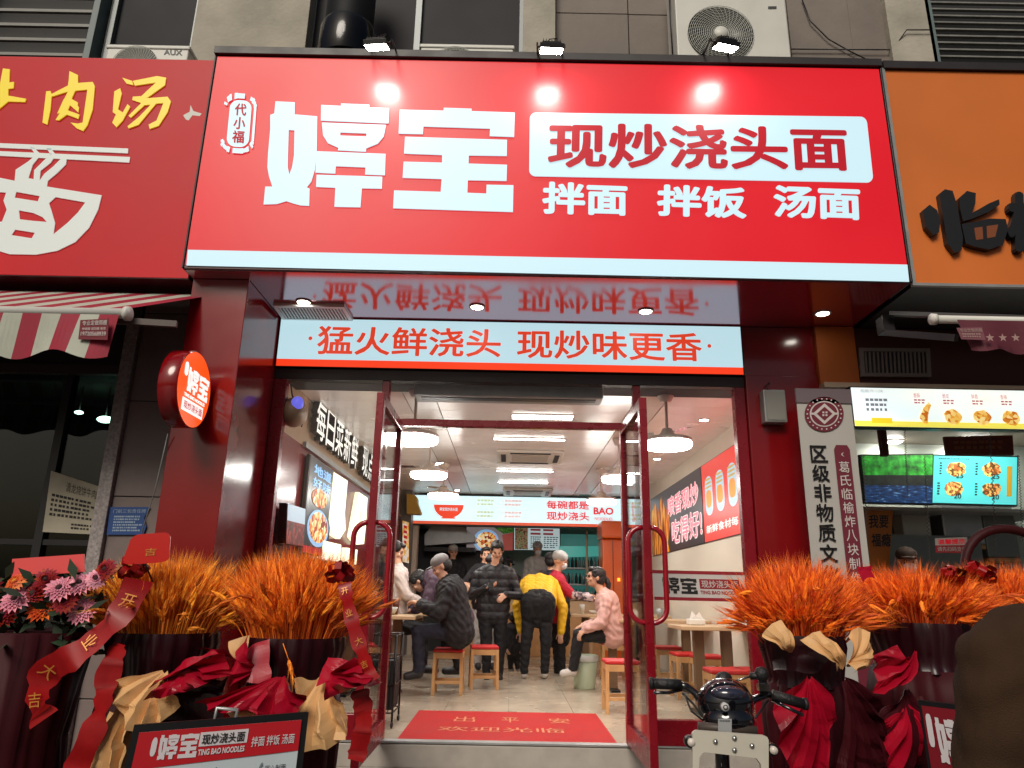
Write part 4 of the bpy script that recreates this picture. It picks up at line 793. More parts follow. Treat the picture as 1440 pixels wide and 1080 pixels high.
for k, (pts, lab) in enumerate(([[(470,664),(489,676),(485,720),(486,745),(478,758),(466,750),(463,730)], 'glowing white vegetable shaped light box, long with a rounded end, on the maroon wall'], [[(505,692),(517,700),(515,735),(512,765),(502,766),(494,755),(497,738)], 'second glowing white vegetable shaped light box, with a green stem, further along the maroon wall'], [[(455,760),(480,766),(478,790),(453,785)], 'small glowing square light box low on the maroon wall'], [[(487,770),(503,773),(501,794),(485,790)], 'smaller glowing square light box low on the maroon wall, nearer the kitchen'])):
    W = [AX(x, y, XL + .06) for x, y in pts]; qq = Quad((XL + .06, 0, 0), (XL + .06, 1, 0), (XL + .06, 1, -1), (XL + .06, 0, -1)); t = thing('vegetable_light', lab, 'light box', tuple(W[0]), 'glowing shapes on the maroon wall')
    m = MB(); m.qpoly(qq, [(p.y, -p.z) for p in W], 0, vg, (), .05); m.build('lit_shape', parent=t)
    if k < 2:
        c = sum((p for p in W), Vector()) / len(W); m = MB(); m.qstroke(qq, [(c.y - .03, -c.z - .14), (c.y + .02, -c.z - .04), (c.y - .01, -c.z + .06)], .02, .003, vgg); m.build('leaf_print', parent=t)
q = Quad(*[AX(x, y, XL + .12) for x, y in ((404, 708), (429, 716), (426, 768), (402, 764))])
poster('framed_picture', q, 'small black edged picture of red crops under pale sky on the maroon wall', 'picture', BLACK, mix_ramp('crop_photo', [(.35, (90, 20, 24)), (.5, (160, 60, 50)), (.7, (70, 40, 40))], 30, .3, 'voronoi'), [('sky_print', lambda m, q: m.qrect(q, 0, 0, 1, .42, .005, M('sky_print', (170, 190, 206), .5, emit=.4, mis=False)))], .06)
p = AX(413, 580, XL + .12); t = thing('wall_fan', 'beige wall fan with a glowing violet disc near the ceiling by the entrance', 'wall fan', tuple(p)); m = MB(); m.ell(p, (.11, .13, .12), M('beige_plastic', (150, 128, 104), .45)); m.tube([p, (XL, p.y, p.z + .05)], .03, 10, MATS['beige_plastic']); m.build('body', parent=t); m = MB(); m.ell(p + Vector((.05, -.09, .055)), (.05, .045, .055), M('violet_glow', (80, 80, 200), .3, emit=.8, ecol=(110, 110, 230), mis=False)); m.build('disc', parent=t)
m = MB(); m.tube([AX(409, 541, XL + .03), AX(411, 556, XL + .05), AX(427, 590, XL + .08), AX(424, 600, XL + .1)], .006, 6, DARK); m.build('cable', parent=t)
# poster wall
def WQ(*px): 
    c = [AX(x, y, XR - .012) for x, y in px]; ya, yb = (c[0].y + c[3].y) / 2, (c[1].y + c[2].y) / 2; zt3, zb3 = c[1].z, c[2].z
    return Quad((XR - .012, ya, zt3), (XR - .012, yb, zt3), (XR - .012, yb, zb3), (XR - .012, ya, zb3))
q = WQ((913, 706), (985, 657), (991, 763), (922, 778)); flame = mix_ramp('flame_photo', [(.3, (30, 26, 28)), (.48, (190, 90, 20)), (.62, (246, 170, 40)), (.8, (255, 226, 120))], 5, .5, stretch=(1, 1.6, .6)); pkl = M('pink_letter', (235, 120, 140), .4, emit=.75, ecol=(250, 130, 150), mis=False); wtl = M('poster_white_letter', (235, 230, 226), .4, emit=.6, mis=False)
def fl(m, q): m.qpoly(q, [(0, .25), (.1, .1), (.16, .3), (.26, .05), (.34, .35), (.4, .2), (.42, .6), (.36, .85), (.4, 1), (0, 1)], .004, flame)
poster('slogan_poster', q, 'black wall poster with flames and slanted pink outlined characters', 'poster', BLACK, dkb, [('flame_picture', fl), ('lettering', lambda m, q: (m.qtext(q, '喷香现炒', .40, .16, .95, .46, .006, wtl, .05), m.qtext(q, '吃得好!', .46, .55, .98, .9, .006, wtl, .05), m.qtext(q, '喷香现炒', .40, .16, .95, .46, .009, pkl, .012), m.qtext(q, '吃得好!', .46, .55, .98, .9, .009, pkl, .012)))], .012)
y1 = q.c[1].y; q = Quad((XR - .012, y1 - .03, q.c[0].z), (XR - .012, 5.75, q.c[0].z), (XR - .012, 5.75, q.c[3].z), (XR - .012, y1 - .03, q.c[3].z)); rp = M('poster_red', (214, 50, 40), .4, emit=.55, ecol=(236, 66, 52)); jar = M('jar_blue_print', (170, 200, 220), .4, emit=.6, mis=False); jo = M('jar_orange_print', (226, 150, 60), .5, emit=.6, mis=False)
def jars(m, q):
    for u in (.10, .26, .42, .58):
        m.qpoly(q, rrect(u - .055, .18, u + .055, .68, .05, .12), .004, jar); m.qpoly(q, rrect(u - .04, .36, u + .04, .58, .03, .08), .007, jo)
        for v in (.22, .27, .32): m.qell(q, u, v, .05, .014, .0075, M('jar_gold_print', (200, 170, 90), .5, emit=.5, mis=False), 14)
poster('red_poster', q, 'red wall poster with blue jars of food in a row', 'poster', DKRED, rp, [('jar_picture', jars), ('lettering', lambda m, q: m.qtext(q, '新鲜食材每日现切', .04, .80, .72, .90, .006, wtl, .02))], .012)

# ------------------------------------------------------------------ kitchen front
t = thing('kitchen_sign', 'wide lit white sign with red bowl logo and red slogan over the kitchen opening', 'light box', (0, 13.0, 2.7)); q = RQ(-1.72, 2.985, 2.28, 2.535, 13.0)
m = MB(); m.box((-1.73, 13.005, 2.46), (2.28, 13.2, 3.0), DARK); m.build('box', parent=t); m = MB(); m.qrect(q, 0, 0, 1, 1, .003, M('lit_white_inside', (225, 232, 234), .4, emit=.9, ecol=(206, 246, 252))); m.build('white_face', parent=t); m = MB(); m.qrect(RQ(-1.72, 2.535, 2.28, 2.485, 13.0), 0, 0, 1, 1, .003, M('kitchen_stripe', (220, 90, 60), .4, emit=.75, mis=False)); m.build('orange_stripe', parent=t)
U2 = lambda x: (A(x, 715, 13.0).x + 1.72) / 4.0
m = MB(); ub, w2 = U2(631), U2(652) - U2(631); m.qell(q, ub, .36, w2, .52, .006, ORLET, 24, a0=0, a1=math.pi); m.qrect(q, ub - w2 * .45, .85, ub + w2 * .45, .9, .006, ORLET); m.qtext(q, '婷宝现炒浇头面', ub - w2 * .6, .47, ub + w2 * .6, .60, .009, WHITE_T, .02); m.build('bowl_logo', parent=t)
kr = M('kitchen_red_letter', (220, 60, 70), .4, emit=.6, ecol=(236, 64, 76), mis=False); m = MB(); m.qtext(q, '每碗都是', U2(769), .12, U2(828), .44, .006, kr, .03); m.qtext(q, '现炒浇头', U2(769), .55, U2(828), .88, .006, kr, .03); m.qtext(q, 'TING', U2(838), .05, U2(861), .26, .006, kr, .05); m.qtext(q, 'BAO', U2(835), .36, U2(862), .62, .006, kr, .06); m.qtext(q, 'NOODLES', U2(836), .74, U2(861), .85, .006, kr, .03)
brand(m, q, U2(888), .12, U2(925), .92, .006, kr); m.build('lettering', parent=t)
m = MB(); pl = M('kitchen_pale_print', (200, 216, 180), .4, emit=.7, ecol=(206, 214, 176), mis=False); pr = M('kitchen_pink_print', (226, 190, 186), .4, emit=.75, mis=False)
for (x, v, mt) in ((683, .12, pl), (683, .58, pl), (722, .12, pr), (722, .58, pr)):
    m.qrows(q, U2(x - 12), v, U2(x + 12), v + .3, 2, 5, .006, mt); m.qell(q, U2(x - 15), v + .15, .005, .17, .006, mt, 10, a0=math.pi / 2, a1=1.5 * math.pi, hole=.6); m.qell(q, U2(x + 16), v + .15, .005, .17, .006, mt, 10, a0=-math.pi / 2, a1=.5 * math.pi, hole=.6)
m.build('pale_print', parent=t)
# counter
t = thing('service_counter', 'pale wood service counter with dark handles in front of the kitchen', 'counter', (.5, 12.7, .31)); xa = -.75
m = MB(); m.box((xa, 12.5, .31), (2.1, 13.1, 1.24), WOODT); m.build('cabinet', parent=t, bevel=.006); m = MB(); m.box((xa - .03, 12.46, 1.245), (2.13, 13.14, 1.285), M('counter_top', (190, 176, 160), .3)); m.build('counter_top', parent=t, bevel=.006)
for i in range(4):
    m = MB(); m.box((xa + .04 + .7 * i, 12.485, .36), (xa + .70 + .7 * i, 12.5, 1.0), WOOD); dd = m.build('door', parent=t, bevel=.004); m = MB(); m.ell((xa + .12 + .7 * i, 12.47, .86), (.04, .02, .02), BLACK); m.build('handle', parent=dd)
# kitchen pieces seen through the opening
t = thing('range_hood', 'stainless steel range hood hanging in the dark kitchen corner', 'range hood', tuple(A(635, 750, 14.2))); m = MB(); P = [A(608, 738, 14.0), A(648, 740, 14.0), A(668, 754, 14.0), A(668, 762, 14.0), A(597, 767, 14.0), A(597, 752, 14.0)]
qq = Quad((0, 14.0, 0), (1, 14.0, 0), (1, 14.0, -1), (0, 14.0, -1)); m.qpoly(qq, [(p.x, -p.z) for p in P], 0, STEEL, (), .7); m.build('canopy', parent=t, bevel=.01); m = MB(); m.box((A(597, 767, 14.0).x, 14.0, A(597, 775, 14.0).z), (A(668, 762, 14.0).x, 14.7, A(597, 768, 14.0).z - .01), DARK); m.build('filter', parent=t)
kd = M('kitchen_dark', (52, 54, 54), .5, noise_=(3, .3)); t = thing('cooking_range', 'black cooking range and wall behind it below the steel hood', 'stove', (-1.7, 14.2, .31)); m = MB(); m.box((-2.3, 13.9, .31), (-.7, 14.8, 1.15), kd); m.box((-2.3, 14.85, .31), (-.55, 14.9, 2.55), kd); m.build('body', parent=t); m = MB()
for i in range(3): m.lathe([(.16, 1.15), (.17, 1.17), (.13, 1.18)], (-2.0 + .5 * i, 14.3, 0), 16, STEEL); 
m.build('burner', parent=t)
q = QY(14.6, (656, 738), (722, 738), (721, 774), (656, 774)); poster('bowl_poster', q, 'wall poster of a blue bowl of red noodles with green leaves in the kitchen', 'poster', DARK, M('poster_grey_pink', (176, 166, 166), .5, emit=.25, ecol=(190, 176, 176)), [('bowl_picture', lambda m, q: (m.qell(q, .42, .62, .27, .44, .005, M('bowl_blue', ())), m.qell(q, .43, .62, .22, .34, .008, BL_N))), ('leaf_picture', lambda m, q: m.qpoly(q, [(.5, 0), (1, 0), (1, .3), (.8, .36), (.66, .2)], .004, mix_ramp('leaf_photo', [(.3, (20, 60, 20)), (.6, (90, 150, 60)), (.8, (190, 210, 150))], 24, .3))), ('pink_patch', lambda m, q: m.qpoly(q, [(.76, .4), (1, .3), (1, 1), (.82, 1)], .004, M('pink_photo', (190, 90, 80), .5, emit=.3)))])
q = QY(14.55, (723, 738), (787, 740), (787, 774), (723, 773)); mw = M('menu_board_white', (200, 220, 222), .4, emit=.5, ecol=(206, 226, 228)); mr_ = M('menu_board_red', (170, 60, 70), .5, emit=.3, mis=False); mk = M('menu_board_ink', (90, 130, 140), .5, emit=.2, mis=False)
poster('menu_board', q, 'lit menu board with pictures and rows of print above the kitchen pass', 'menu board', DARK, mw, [('red_heading', lambda m, q: (m.qrect(q, 0, 0, 1, .08, .004, mr_), m.qrect(q, .36, .14, .58, .22, .005, mr_), m.qrect(q, .64, .14, .86, .22, .005, mr_), m.qrect(q, .36, .30, .58, .38, .005, mr_), m.qrect(q, .64, .30, .86, .38, .005, mr_))), ('print_rows', lambda m, q: (m.qrows(q, .36, .45, .60, .95, 6, 5, .004, mk), m.qrows(q, .65, .45, .98, .95, 6, 5, .004, mk))), ('dish_pictures', lambda m, q: m.qrect(q, .02, .1, .3, .98, .004, mix_ramp('dish_photo', [(.3, (90, 50, 40)), (.5, (180, 120, 100)), (.7, (120, 140, 90))], 40, .35, 'voronoi')))])
q = QY(14.3, (786, 768), (848, 768), (848, 782), (786, 784)); t = thing('display_fridge', 'teal lit display fridge with shelves of bottles behind the pass', 'fridge', (1.5, 14.5, .31)); m = MB(); xa, xb = A(786, 790, 14.3).x, A(850, 790, 14.3).x
for z in (1.2, 1.5, 1.8, 2.1): m.box((xa, 14.32, z), (xb, 14.9, z + .03), STEEL)
m.box((xa, 14.9, .31), (xb, 14.95, 2.5), M('fridge_back', (96, 150, 146), .5, emit=.22, ecol=(90, 170, 160))); m.build('cabinet', parent=t); m = MB(); m.qrect(q, 0, 0, 1, 1, .0, M('fridge_teal', (60, 150, 140), .3, emit=.55, ecol=(70, 170, 158)), .02); m.build('lit_header', parent=t); m = MB(); r8 = random.Random(8)
for z in (1.23, 1.53, 1.83):
    x = xa + .05
    while x < xb - .05: m.lathe([(.03, 0), (.03, .13), (.012, .17), (.012, .2)], (x, 14.5 + .1 * r8.random(), z), 8, r8.choice([kd, STEEL, M('bottle_brown', (70, 40, 24), .2), GALV])); x += .075
m.build('bottle', parent=t)
m = MB(); m.tube([A(825, 742, 13.4), (A(825, 742, 13.4).x, 13.4, 1.28)], .02, 8, M('tan_post', (190, 170, 140), .5)); tag(m.build('slim_post'), 'slim pale post standing on the service counter', 'post')
p = A(862, 780, 12.2); t = thing('orange_machine', 'tall orange drinks machine beside the service counter', 'machine', (p.x, 12.2, .31)); m = MB(); oc = M('orange_machine_shell', (214, 92, 24), .3, coat=.4); hw = .19
m.box((p.x - hw, 12.1, .31), (p.x + hw, 12.6, 2.22), oc); m.box((p.x - hw - .02, 11.98, 2.22), (p.x + hw + .02, 12.62, 2.50), oc); m.build('body', parent=t, bevel=.03); m = MB(); m.box((p.x - .02, 12.085, .5), (p.x - .012, 12.1, 2.2), DKRED); m.box((p.x + .05, 12.08, 1.55), (p.x + .09, 12.1, 1.6), M('amber_led', (255, 160, 40), .4, emit=2)); m.build('door_seam', parent=t)
p = A(672, 715, 12.3); q = QY(12.2, (652, 695), (684, 697), (689, 735), (652, 735)); q = QY(12.2, (655, 698), (682, 698), (688, 734), (655, 734)); m = MB(); ym = M('yellow_bag', (196, 158, 60), .6, noise_=(4, .15))
q = QY(12.4, (572, 694), (587, 697), (592, 723), (572, 722)); m.qpoly(q, [(0, 0), (.8, 0), (.9, .15), (.85, .4), (1, .9), (.9, 1), (0, 1)], 0, ym, (), .25); tag(m.build('paper_lantern', bevel=.01), 'yellow paper lantern box hanging by the pier near the kitchen sign', 'lantern')
q = QY(12.65, (566, 732), (575, 735), (575, 792), (566, 790)); poster('standing_poster', q, 'narrow lit poster with yellow characters on the pier before the kitchen', 'poster', GALV, mix_ramp('yellow_poster', [(.4, (230, 224, 214)), (.55, (220, 170, 50)), (.7, (200, 70, 50))], 16, .5, stretch=(1, 1, .6)), [('lettering', lambda m, q: m.qrows(q, .2, .1, .8, .6, 4, 1, .004, REDLET))])
# kitchen front shelf clutter
m = MB(); 
for (px, hh, mt) in ((668, .22, STEEL), (676, .16, WPLAS), (684, .2, STEEL), (740, .12, WPLAS), (748, .2, GALV), (690, .14, WPLAS)):
    pass
for k, (px, hh, r, mt, lab) in enumerate(((666, .24, .10, STEEL, 'steel pot standing on the kitchen pass behind the black puffer jacket'), (741, .16, .09, M('red_tray', (170, 30, 40), .4), 'red container on the service counter beside the yellow jacket'), (752, .1, .08, WPLAS, 'white bowl stack on the service counter end'))):
    p = A(px, 835, 12.8); o = MB(); o.lathe([(r * .8, 0), (r, hh * .9), (r * 1.04, hh), (r * .9, hh)], (p.x, 12.8, 1.286), 18, mt); tag(o.build('steel_pot' if k == 0 else ('red_container' if k == 1 else 'bowl_stack')), lab, 'pot' if k == 0 else 'container')
m = MB(); m.box((-2.3, 15.9, 1.3), (2.2, 16.4, 1.34), STEEL); m.box((-2.3, 15.9, .31), (2.2, 16.4, 1.28), STEEL); tag(m.build('prep_bench'), 'long steel preparation bench along the kitchen rear wall', 'bench')
# ------------------------------------------------------------------ furniture
padm = M('red_seat_pad', (190, 30, 32), .5, noise_=(8, .1))
def stool0(label, p):
    t = thing('wooden_stool', label, 'stool', p, 'wooden stools with red seats'); x, y, z = p; h = .45; a = .155
    m = MB(); m.box((x - a, y - a, z + h - .035), (x + a, y + a, z + h), padm); m.build('seat', parent=t, bevel=.012)
    m = MB(); 
    for s in (-1, 1): m.box((x - a + .02, y + s * .14 - .011, z + h - .095), (x + a - .02, y + s * .14 + .011, z + h - .036), WOOD); m.box((x + s * .14 - .011, y - a + .02, z + h - .095), (x + s * .14 + .011, y + a - .02, z + h - .036), WOOD)
    for s in (-1, 1): m.box((x - .13, y + s * .14 - .009, z + .11), (x + .13, y + s * .14 + .009, z + .14), WOOD); m.box((x + s * .14 - .009, y - .13, z + .15), (x + s * .14 + .009, y + .13, z + .18), WOOD)
    m.build('frame', parent=t, bevel=.003)
    for sx in (-1, 1):
        for sy in (-1, 1): m = MB(); m.bar((x + sx * .145, y + sy * .145, z), (x + sx * .138, y + sy * .138, z + h - .036), .034, .034, WOOD); m.build('leg', parent=t, bevel=.004)
    return t
FZ = .31
stl = [((1020, 941), 0, 'stool with red seat closest to the bike handlebars, behind the corner glass'), ((966, 918), .05, 'stool with red seat under the edge of the first poster wall table'), ((938, 909), 0, 'stool with red seat behind the second one, beside the table leg'), ((2.06, 7.95, 0), 0, 'stool with red seat between the table leg and the red pillar, farther row'), ((2.08, 6.55, 0), .1, 'stool with red seat tucked against the poster wall, half hidden by the red pillar'), ((872, 928), 0, 'stool with red seat standing by itself beside the open door frame'), ((968, 899), 0, 'stool with red seat in the third row under the poster wall tables'), ((925, 892), 0, 'stool with red seat in the far row seen through the open door glass'), ((1000, 890), 0, 'stool with red seat in the last row along the poster wall'), ((632, 912), 0, 'stool with red seat under the seated person in the black coat'), ((681, 908), .1, 'empty stool with red seat beside the seated black coat and the standing puffer jacket'), ((668, 883), 0, 'stool with red seat half hidden behind the empty one'), ((862, 903), 0, 'stool with red seat under the seated person in the pale pink jacket')]
st0 = None
for (px, rz, lab) in stl:
    p = Vector(px) if len(px) == 3 else AZ(*px, .755)
    if st0 is None: st0 = stool0(lab, (p.x, p.y, FZ))
    else: relabel(copy_tree(st0), lab, (p.x, p.y, FZ), rz)
def table(x0, x1, y0, y1, lab, z=1.075):
    t = thing('dining_table', lab, 'table', ((x0 + x1) / 2, (y0 + y1) / 2, FZ), 'pale wood dining tables'); m = MB(); m.box((x0, y0, z - .035), (x1, y1, z), WOODT); m.build('table_top', parent=t, bevel=.006)
    for xx in (x0 + .22, x1 - .22):
        m = MB(); ym = (y0 + y1) / 2; m.box((xx - .045, ym - .045, FZ + .02), (xx + .045, ym + .045, z - .036), M('table_leg_wood', (120, 92, 66), .5)); m.box((xx - .05, y0 + .08, FZ), (xx + .05, y1 - .08, FZ + .025), BLACK); m.build('leg', parent=t, bevel=.004)
    return t
table(1.56, 2.26, 6.85, 7.45, 'pale wood table nearest the window sticker on the poster wall side'); table(.98, 2.26, 8.45, 9.05, 'pale wood table in front of the person in the pale pink jacket'); table(.85, 2.2, 10.2, 10.8, 'pale wood table where the worker in red is reaching over'); table(-1.86, -.93, 7.7, 8.35, 'pale wood table at the maroon wall where the black coat is eating', 1.09); table(-1.86, -.9, 9.4, 10.0, 'pale wood table farther along the maroon wall behind the diners')
# things on the tables
tis = M('tissue_white', (224, 220, 214), .7)
for k, (x, y, z, lab) in enumerate(((1.42, 8.7, 1.075, 'white tissue pack on the second poster wall table'), (1.78, 7.2, 1.075, 'white tissue pack crumpled open on the table nearest the window sticker'), (2.12, 7.1, 1.075, 'white tissue pack by the wall on the table nearest the window sticker'))):
    m = MB(); rk = random.Random(k); m.box((x - .08, y - .05, z + .001), (x + .08, y + .05, z + .055), tis); m.add([(x - .06, y, z + .05), (x + .07, y - .02, z + .05), (x + .04, y + .01, z + .12), (x, y - .01, z + .085), (x - .03, y + .015, z + .13)], [(0, 1, 2, 3), (0, 3, 4)], tis); tag(m.build('tissue_pack', bevel=.01), lab, 'tissues', 'tissue packs on the tables')
for k, (x, y, z, r, h, mt, lab, nm) in enumerate(((1.02, 10.4, 1.075, .035, .13, WPLAS, 'white paper cup on the table before the worker in red', 'paper_cup'), (1.2, 10.35, 1.075, .09, .05, WPLAS, 'white bowl on the table before the worker in red', 'bowl'), (-1.25, 7.95, 1.09, .1, .08, WPLAS, 'white noodle bowl in front of the person in the black coat', 'bowl'), (-1.5, 8.1, 1.09, .09, .07, M('pale_bowl', (190, 180, 160), .4), 'pale bowl near the maroon wall on the eating table', 'bowl'), (-1.2, 8.15, 1.09, .04, .16, M('sauce_brown', (90, 40, 20), .3), 'brown sauce jar on the eating table', 'sauce_jar'), (1.75, 8.7, 1.075, .05, .12, GALV, 'grey chopstick pot on the second poster wall table', 'chopstick_pot'))):
    m = MB(); m.lathe([(r * .6, .001), (r * .9, h * .5), (r, h), (r * .92, h), (r * .8, h * .5), (r * .5, h * .15)], (x, y, z), 20, mt); tag(m.build(nm), lab, nm.replace('_', ' '))
c = AZ(822, 968, FZ); t = thing('waste_bin', 'pale green plastic waste bin with a bag folded over its rim on the floor', 'waste bin', (c.x, c.y, FZ)); bn = M('pale_green_plastic', (186, 200, 172), .5, noise_=(4, .1)); m = MB(); m.lathe([(.115, 0), (.12, .01), (.15, .36), (.145, .36), (.11, .02)], (c.x, c.y, FZ), 28, bn); m.build('bucket', parent=t); m = MB(); m.lathe([(.152, .36), (.162, .355), (.160, .30), (.152, .29)], (c.x, c.y, FZ), 36, M('bin_bag', (206, 210, 206), .4), wob=lambda a, h: 1 + .02 * math.sin(9 * a + h * 30), cap=False); m.build('bag', parent=t)
qm = Quad((-.77, 7.0, FZ + .008), (.80, 7.0, FZ + .008), (.80, 5.68, FZ + .008), (-.77, 5.68, FZ + .008)); t = thing('welcome_mat', 'bright red entrance mat with worn golden characters on the restaurant floor', 'mat', (0, 6.3, FZ)); m = MB(); m.box((-.77, 5.68, FZ + .001), (.80, 7.0, FZ + .008), M('red_mat', (186, 24, 24), .8, noise_=(5, .14, 6), bump=(220, .5))); m.build('mat_body', parent=t); m = MB(); gd = M('mat_gold', (206, 130, 90), .7)
for k, ch in enumerate('出平安'): m.qtext(qm, ch, (.22, .47, .72)[k], .24, (.33, .56, .83)[k], .42, .002, gd)
m.qtext(qm, '欢迎光临', .16, .60, .78, .74, .002, gd); m.build('mat_lettering', parent=t)
t = thing('wire_rack', 'narrow black wire rack on castors behind the open glass door', 'rack', (-.98, 6.3, FZ)); m = MB()
for sx in (-.10, .10):
    for sy in (-.18, .18): m.tube([(-.98 + sx, 6.3 + sy, FZ + .05), (-.98 + sx, 6.3 + sy, 1.0)], .009, 6, BLACK)
for z in (.42, .62, .82, .99):
    for a, b in (((-1.08, 6.12), (-.88, 6.12)), ((-.88, 6.12), (-.88, 6.48)), ((-.88, 6.48), (-1.08, 6.48)), ((-1.08, 6.48), (-1.08, 6.12))): m.tube([(a[0], a[1], z), (b[0], b[1], z)], .006, 5, BLACK)
for k in range(7): m.tube([(-1.08 + .033 * k, 6.12, .42 if k % 2 else .62), (-1.05 + .026 * k, 6.12, .8 if k % 2 else .98)], .003, 4, BLACK)
m.build('frame', parent=t); m = MB()
for sx in (-.10, .10):
    for sy in (-.18, .18): m.ell((-.98 + sx, 6.3 + sy, FZ + .025), (.012, .025, .025), BLACK)
m.build('castor', parent=t); m = MB(); m.box((-1.075, 6.13, .44), (-.89, 6.47, .80), M('dark_cloth', (30, 28, 28), .8)); m.build('box', parent=t)

# ------------------------------------------------------------------ people: one voxel-fused surface each, clothing split by body region
SKIN = M('skin', (206, 158, 130), .55, noise_=(20, .06)); HAIR = M('black_hair', (22, 18, 18), .45, bump=(90, .5))
def cloth(name, rgb, rough=.8, b=(24, .5)): return M(name, rgb, rough, noise_=(6, .16), bump=b)
class Body:
    def __init__(s): s.pr = []
    def cap(s, a, ra, b, rb, reg): s.pr.append((Vector(a), ra, Vector(b), rb, reg, None, None))
    def ell(s, c, r, R, reg): s.pr.append((Vector(c), 0, Vector(c), 0, reg, r, R))
    def hand(s, w_, d, nrm, curl=.5, sc=1.0, reg='skin'):
        w_ = Vector(w_); d = Vector(d).normalized(); nrm = Vector(nrm); nrm = (nrm - d * nrm.dot(d)).normalized(); sd_ = d.cross(nrm)
        R = Matrix((sd_, d, nrm)).transposed(); s.ell(w_ + d * .05 * sc, (.040 * sc, .052 * sc, .019 * sc), R, reg)
        for k, ln in enumerate((.036, .042, .040, .031)):
            b = w_ + d * .088 * sc + sd_ * (-.030 + .020 * k) * sc; d1 = (d * math.cos(curl * .8) + nrm * math.sin(curl * .8)).normalized(); d2 = (d * math.cos(curl * 1.9) + nrm * math.sin(curl * 1.9)).normalized()
            s.cap(b, .0092 * sc, b + d1 * ln * sc, .0088 * sc, reg); s.cap(b + d1 * ln * sc, .0088 * sc, b + d1 * ln * sc + d2 * ln * .8 * sc, .0075 * sc, reg)
        tb_ = w_ + d * .03 * sc - sd_ * .034 * sc; t1 = tb_ + (d * .6 - sd_ * .6 + nrm * .35).normalized() * .042 * sc
        s.cap(tb_, .0115 * sc, t1, .010 * sc, reg); s.cap(t1, .010 * sc, t1 + (d * .9 + nrm * .4).normalized() * .032 * sc, .0085 * sc, reg)
    def head(s, c, f, sc=1.0, upv=(0, 0, 1)):
        c = Vector(c); f = Vector(f).normalized(); r = f.cross(Vector(upv)).normalized(); u = r.cross(f); R = Matrix((r, f, u)).transposed(); s.hd = (c, R, sc)
        T = lambda x, y, z: c + R @ Vector((x * sc, y * sc, z * sc)); E_ = lambda p, q_, g: s.ell(T(*p), tuple(k * sc for k in q_), R, g)
        E_((0, -.012, .02), (.076, .094, .092), 'skin'); E_((0, .022, -.045), (.058, .062, .066), 'skin'); E_((0, .05, -.085), (.026, .026, .022), 'skin')
        E_((0, .094, -.022), (.013, .018, .016), 'skin'); E_((0, .088, -.004), (.009, .014, .026), 'skin'); s.cap(T(-.03, .076, .028), .012 * sc, T(.03, .076, .028), .012 * sc, 'skin')
        for k in (-1, 1):
            E_((k * .078, -.012, -.008), (.009, .019, .031), 'skin'); E_((k * .031, .080, .004), (.012, .007, .0055), 'eye'); E_((k * .032, .084, .026), (.018, .006, .004), 'brow'); E_((k * .045, .06, -.03), (.022, .02, .022), 'skin')
        E_((0, .082, -.056), (.022, .010, .0075), 'lip')
    def mesh(s, name, mats, parent, vox=.0095, fold=None):
        mb = MB()
        for a, ra, b, rb, reg, er, R in s.pr:
            if er: mb.ell(a, er, None, R, 14, 10); continue
            d = b - a; L = d.length
            if L < 1e-6: mb.ell(a, (ra,) * 3, None, None, 12, 8); continue
            d.normalize(); n = 6; pts = []; rs = []
            for k in range(n): t = math.pi / 2 * (1 - k / n); pts.append(a - d * ra * math.sin(t)); rs.append(max(ra * math.cos(t), ra * .05))
            pts.append(a); rs.append(ra); pts.append(b); rs.append(rb)
            for k in range(1, n + 1): t = math.pi / 2 * k / n; pts.append(b + d * rb * math.sin(t)); rs.append(max(rb * math.cos(t), rb * .05))
            mb.tube(pts, rs, 14)
        o = mb.build('tmp', SKIN); rm = o.modifiers.new('r', 'REMESH'); rm.mode = 'VOXEL'; rm.voxel_size = vox; sm_ = o.modifiers.new('s', 'SMOOTH'); sm_.factor = .5; sm_.iterations = 3
        me = bpy.data.meshes.new_from_object(o.evaluated_get(bpy.context.evaluated_depsgraph_get())); old = o.data; bpy.data.objects.remove(o); bpy.data.meshes.remove(old)
        n = len(me.vertices); co = np.empty(n * 3); me.vertices.foreach_get('co', co); co = co.reshape(-1, 3); best = np.full(n, 9.); reg_i = np.zeros(n, int); regs = list(mats)
        for a, ra, b, rb, reg, er, R in s.pr:
            A_, B_ = np.array(a), np.array(b)
            if er:
                Rm = np.array(R); loc = (co - A_) @ Rm; k = np.sqrt(((loc / np.array(er)) ** 2).sum(1)); d = (k - 1) * min(er)
                if reg in ('eye', 'brow', 'lip'): d = d - .001
            else:
                ab = B_ - A_; t = np.clip(((co - A_) @ ab) / max(ab @ ab, 1e-9), 0, 1); d = np.linalg.norm(co - A_ - t[:, None] * ab, axis=1) - (ra + (rb - ra) * t)
            w_ = d < best; best[w_] = d[w_]; reg_i[w_] = regs.index(reg)
        me.calc_loop_triangles(); nv = np.empty(n * 3); me.vertices.foreach_get('normal', nv); nv = nv.reshape(-1, 3); disp = np.zeros(n)
        for gi, g in enumerate(regs):
            f = (fold or {}).get(g)
            if not f: continue
            sel = reg_i == gi; x, y, z = co[sel].T
            if f[0] == 'puff': disp[sel] = f[1] * (np.abs(np.sin(z * math.pi / f[2])) ** .5 - .7)
            else: disp[sel] = f[1] * (np.sin(x * 37 + 5 * np.sin(z * 13)) * np.sin(z * 29 + 6 * np.sin(x * 11 + y * 9)) + .6 * np.sin(z * 61 + x * 23 + 4 * np.sin(y * 31)))
        off = np.array(wloc(parent)); co = co + nv * disp[:, None] - off; me.vertices.foreach_set('co', co.ravel())
        me.materials.clear()
        for g in regs: me.materials.append(mats[g])
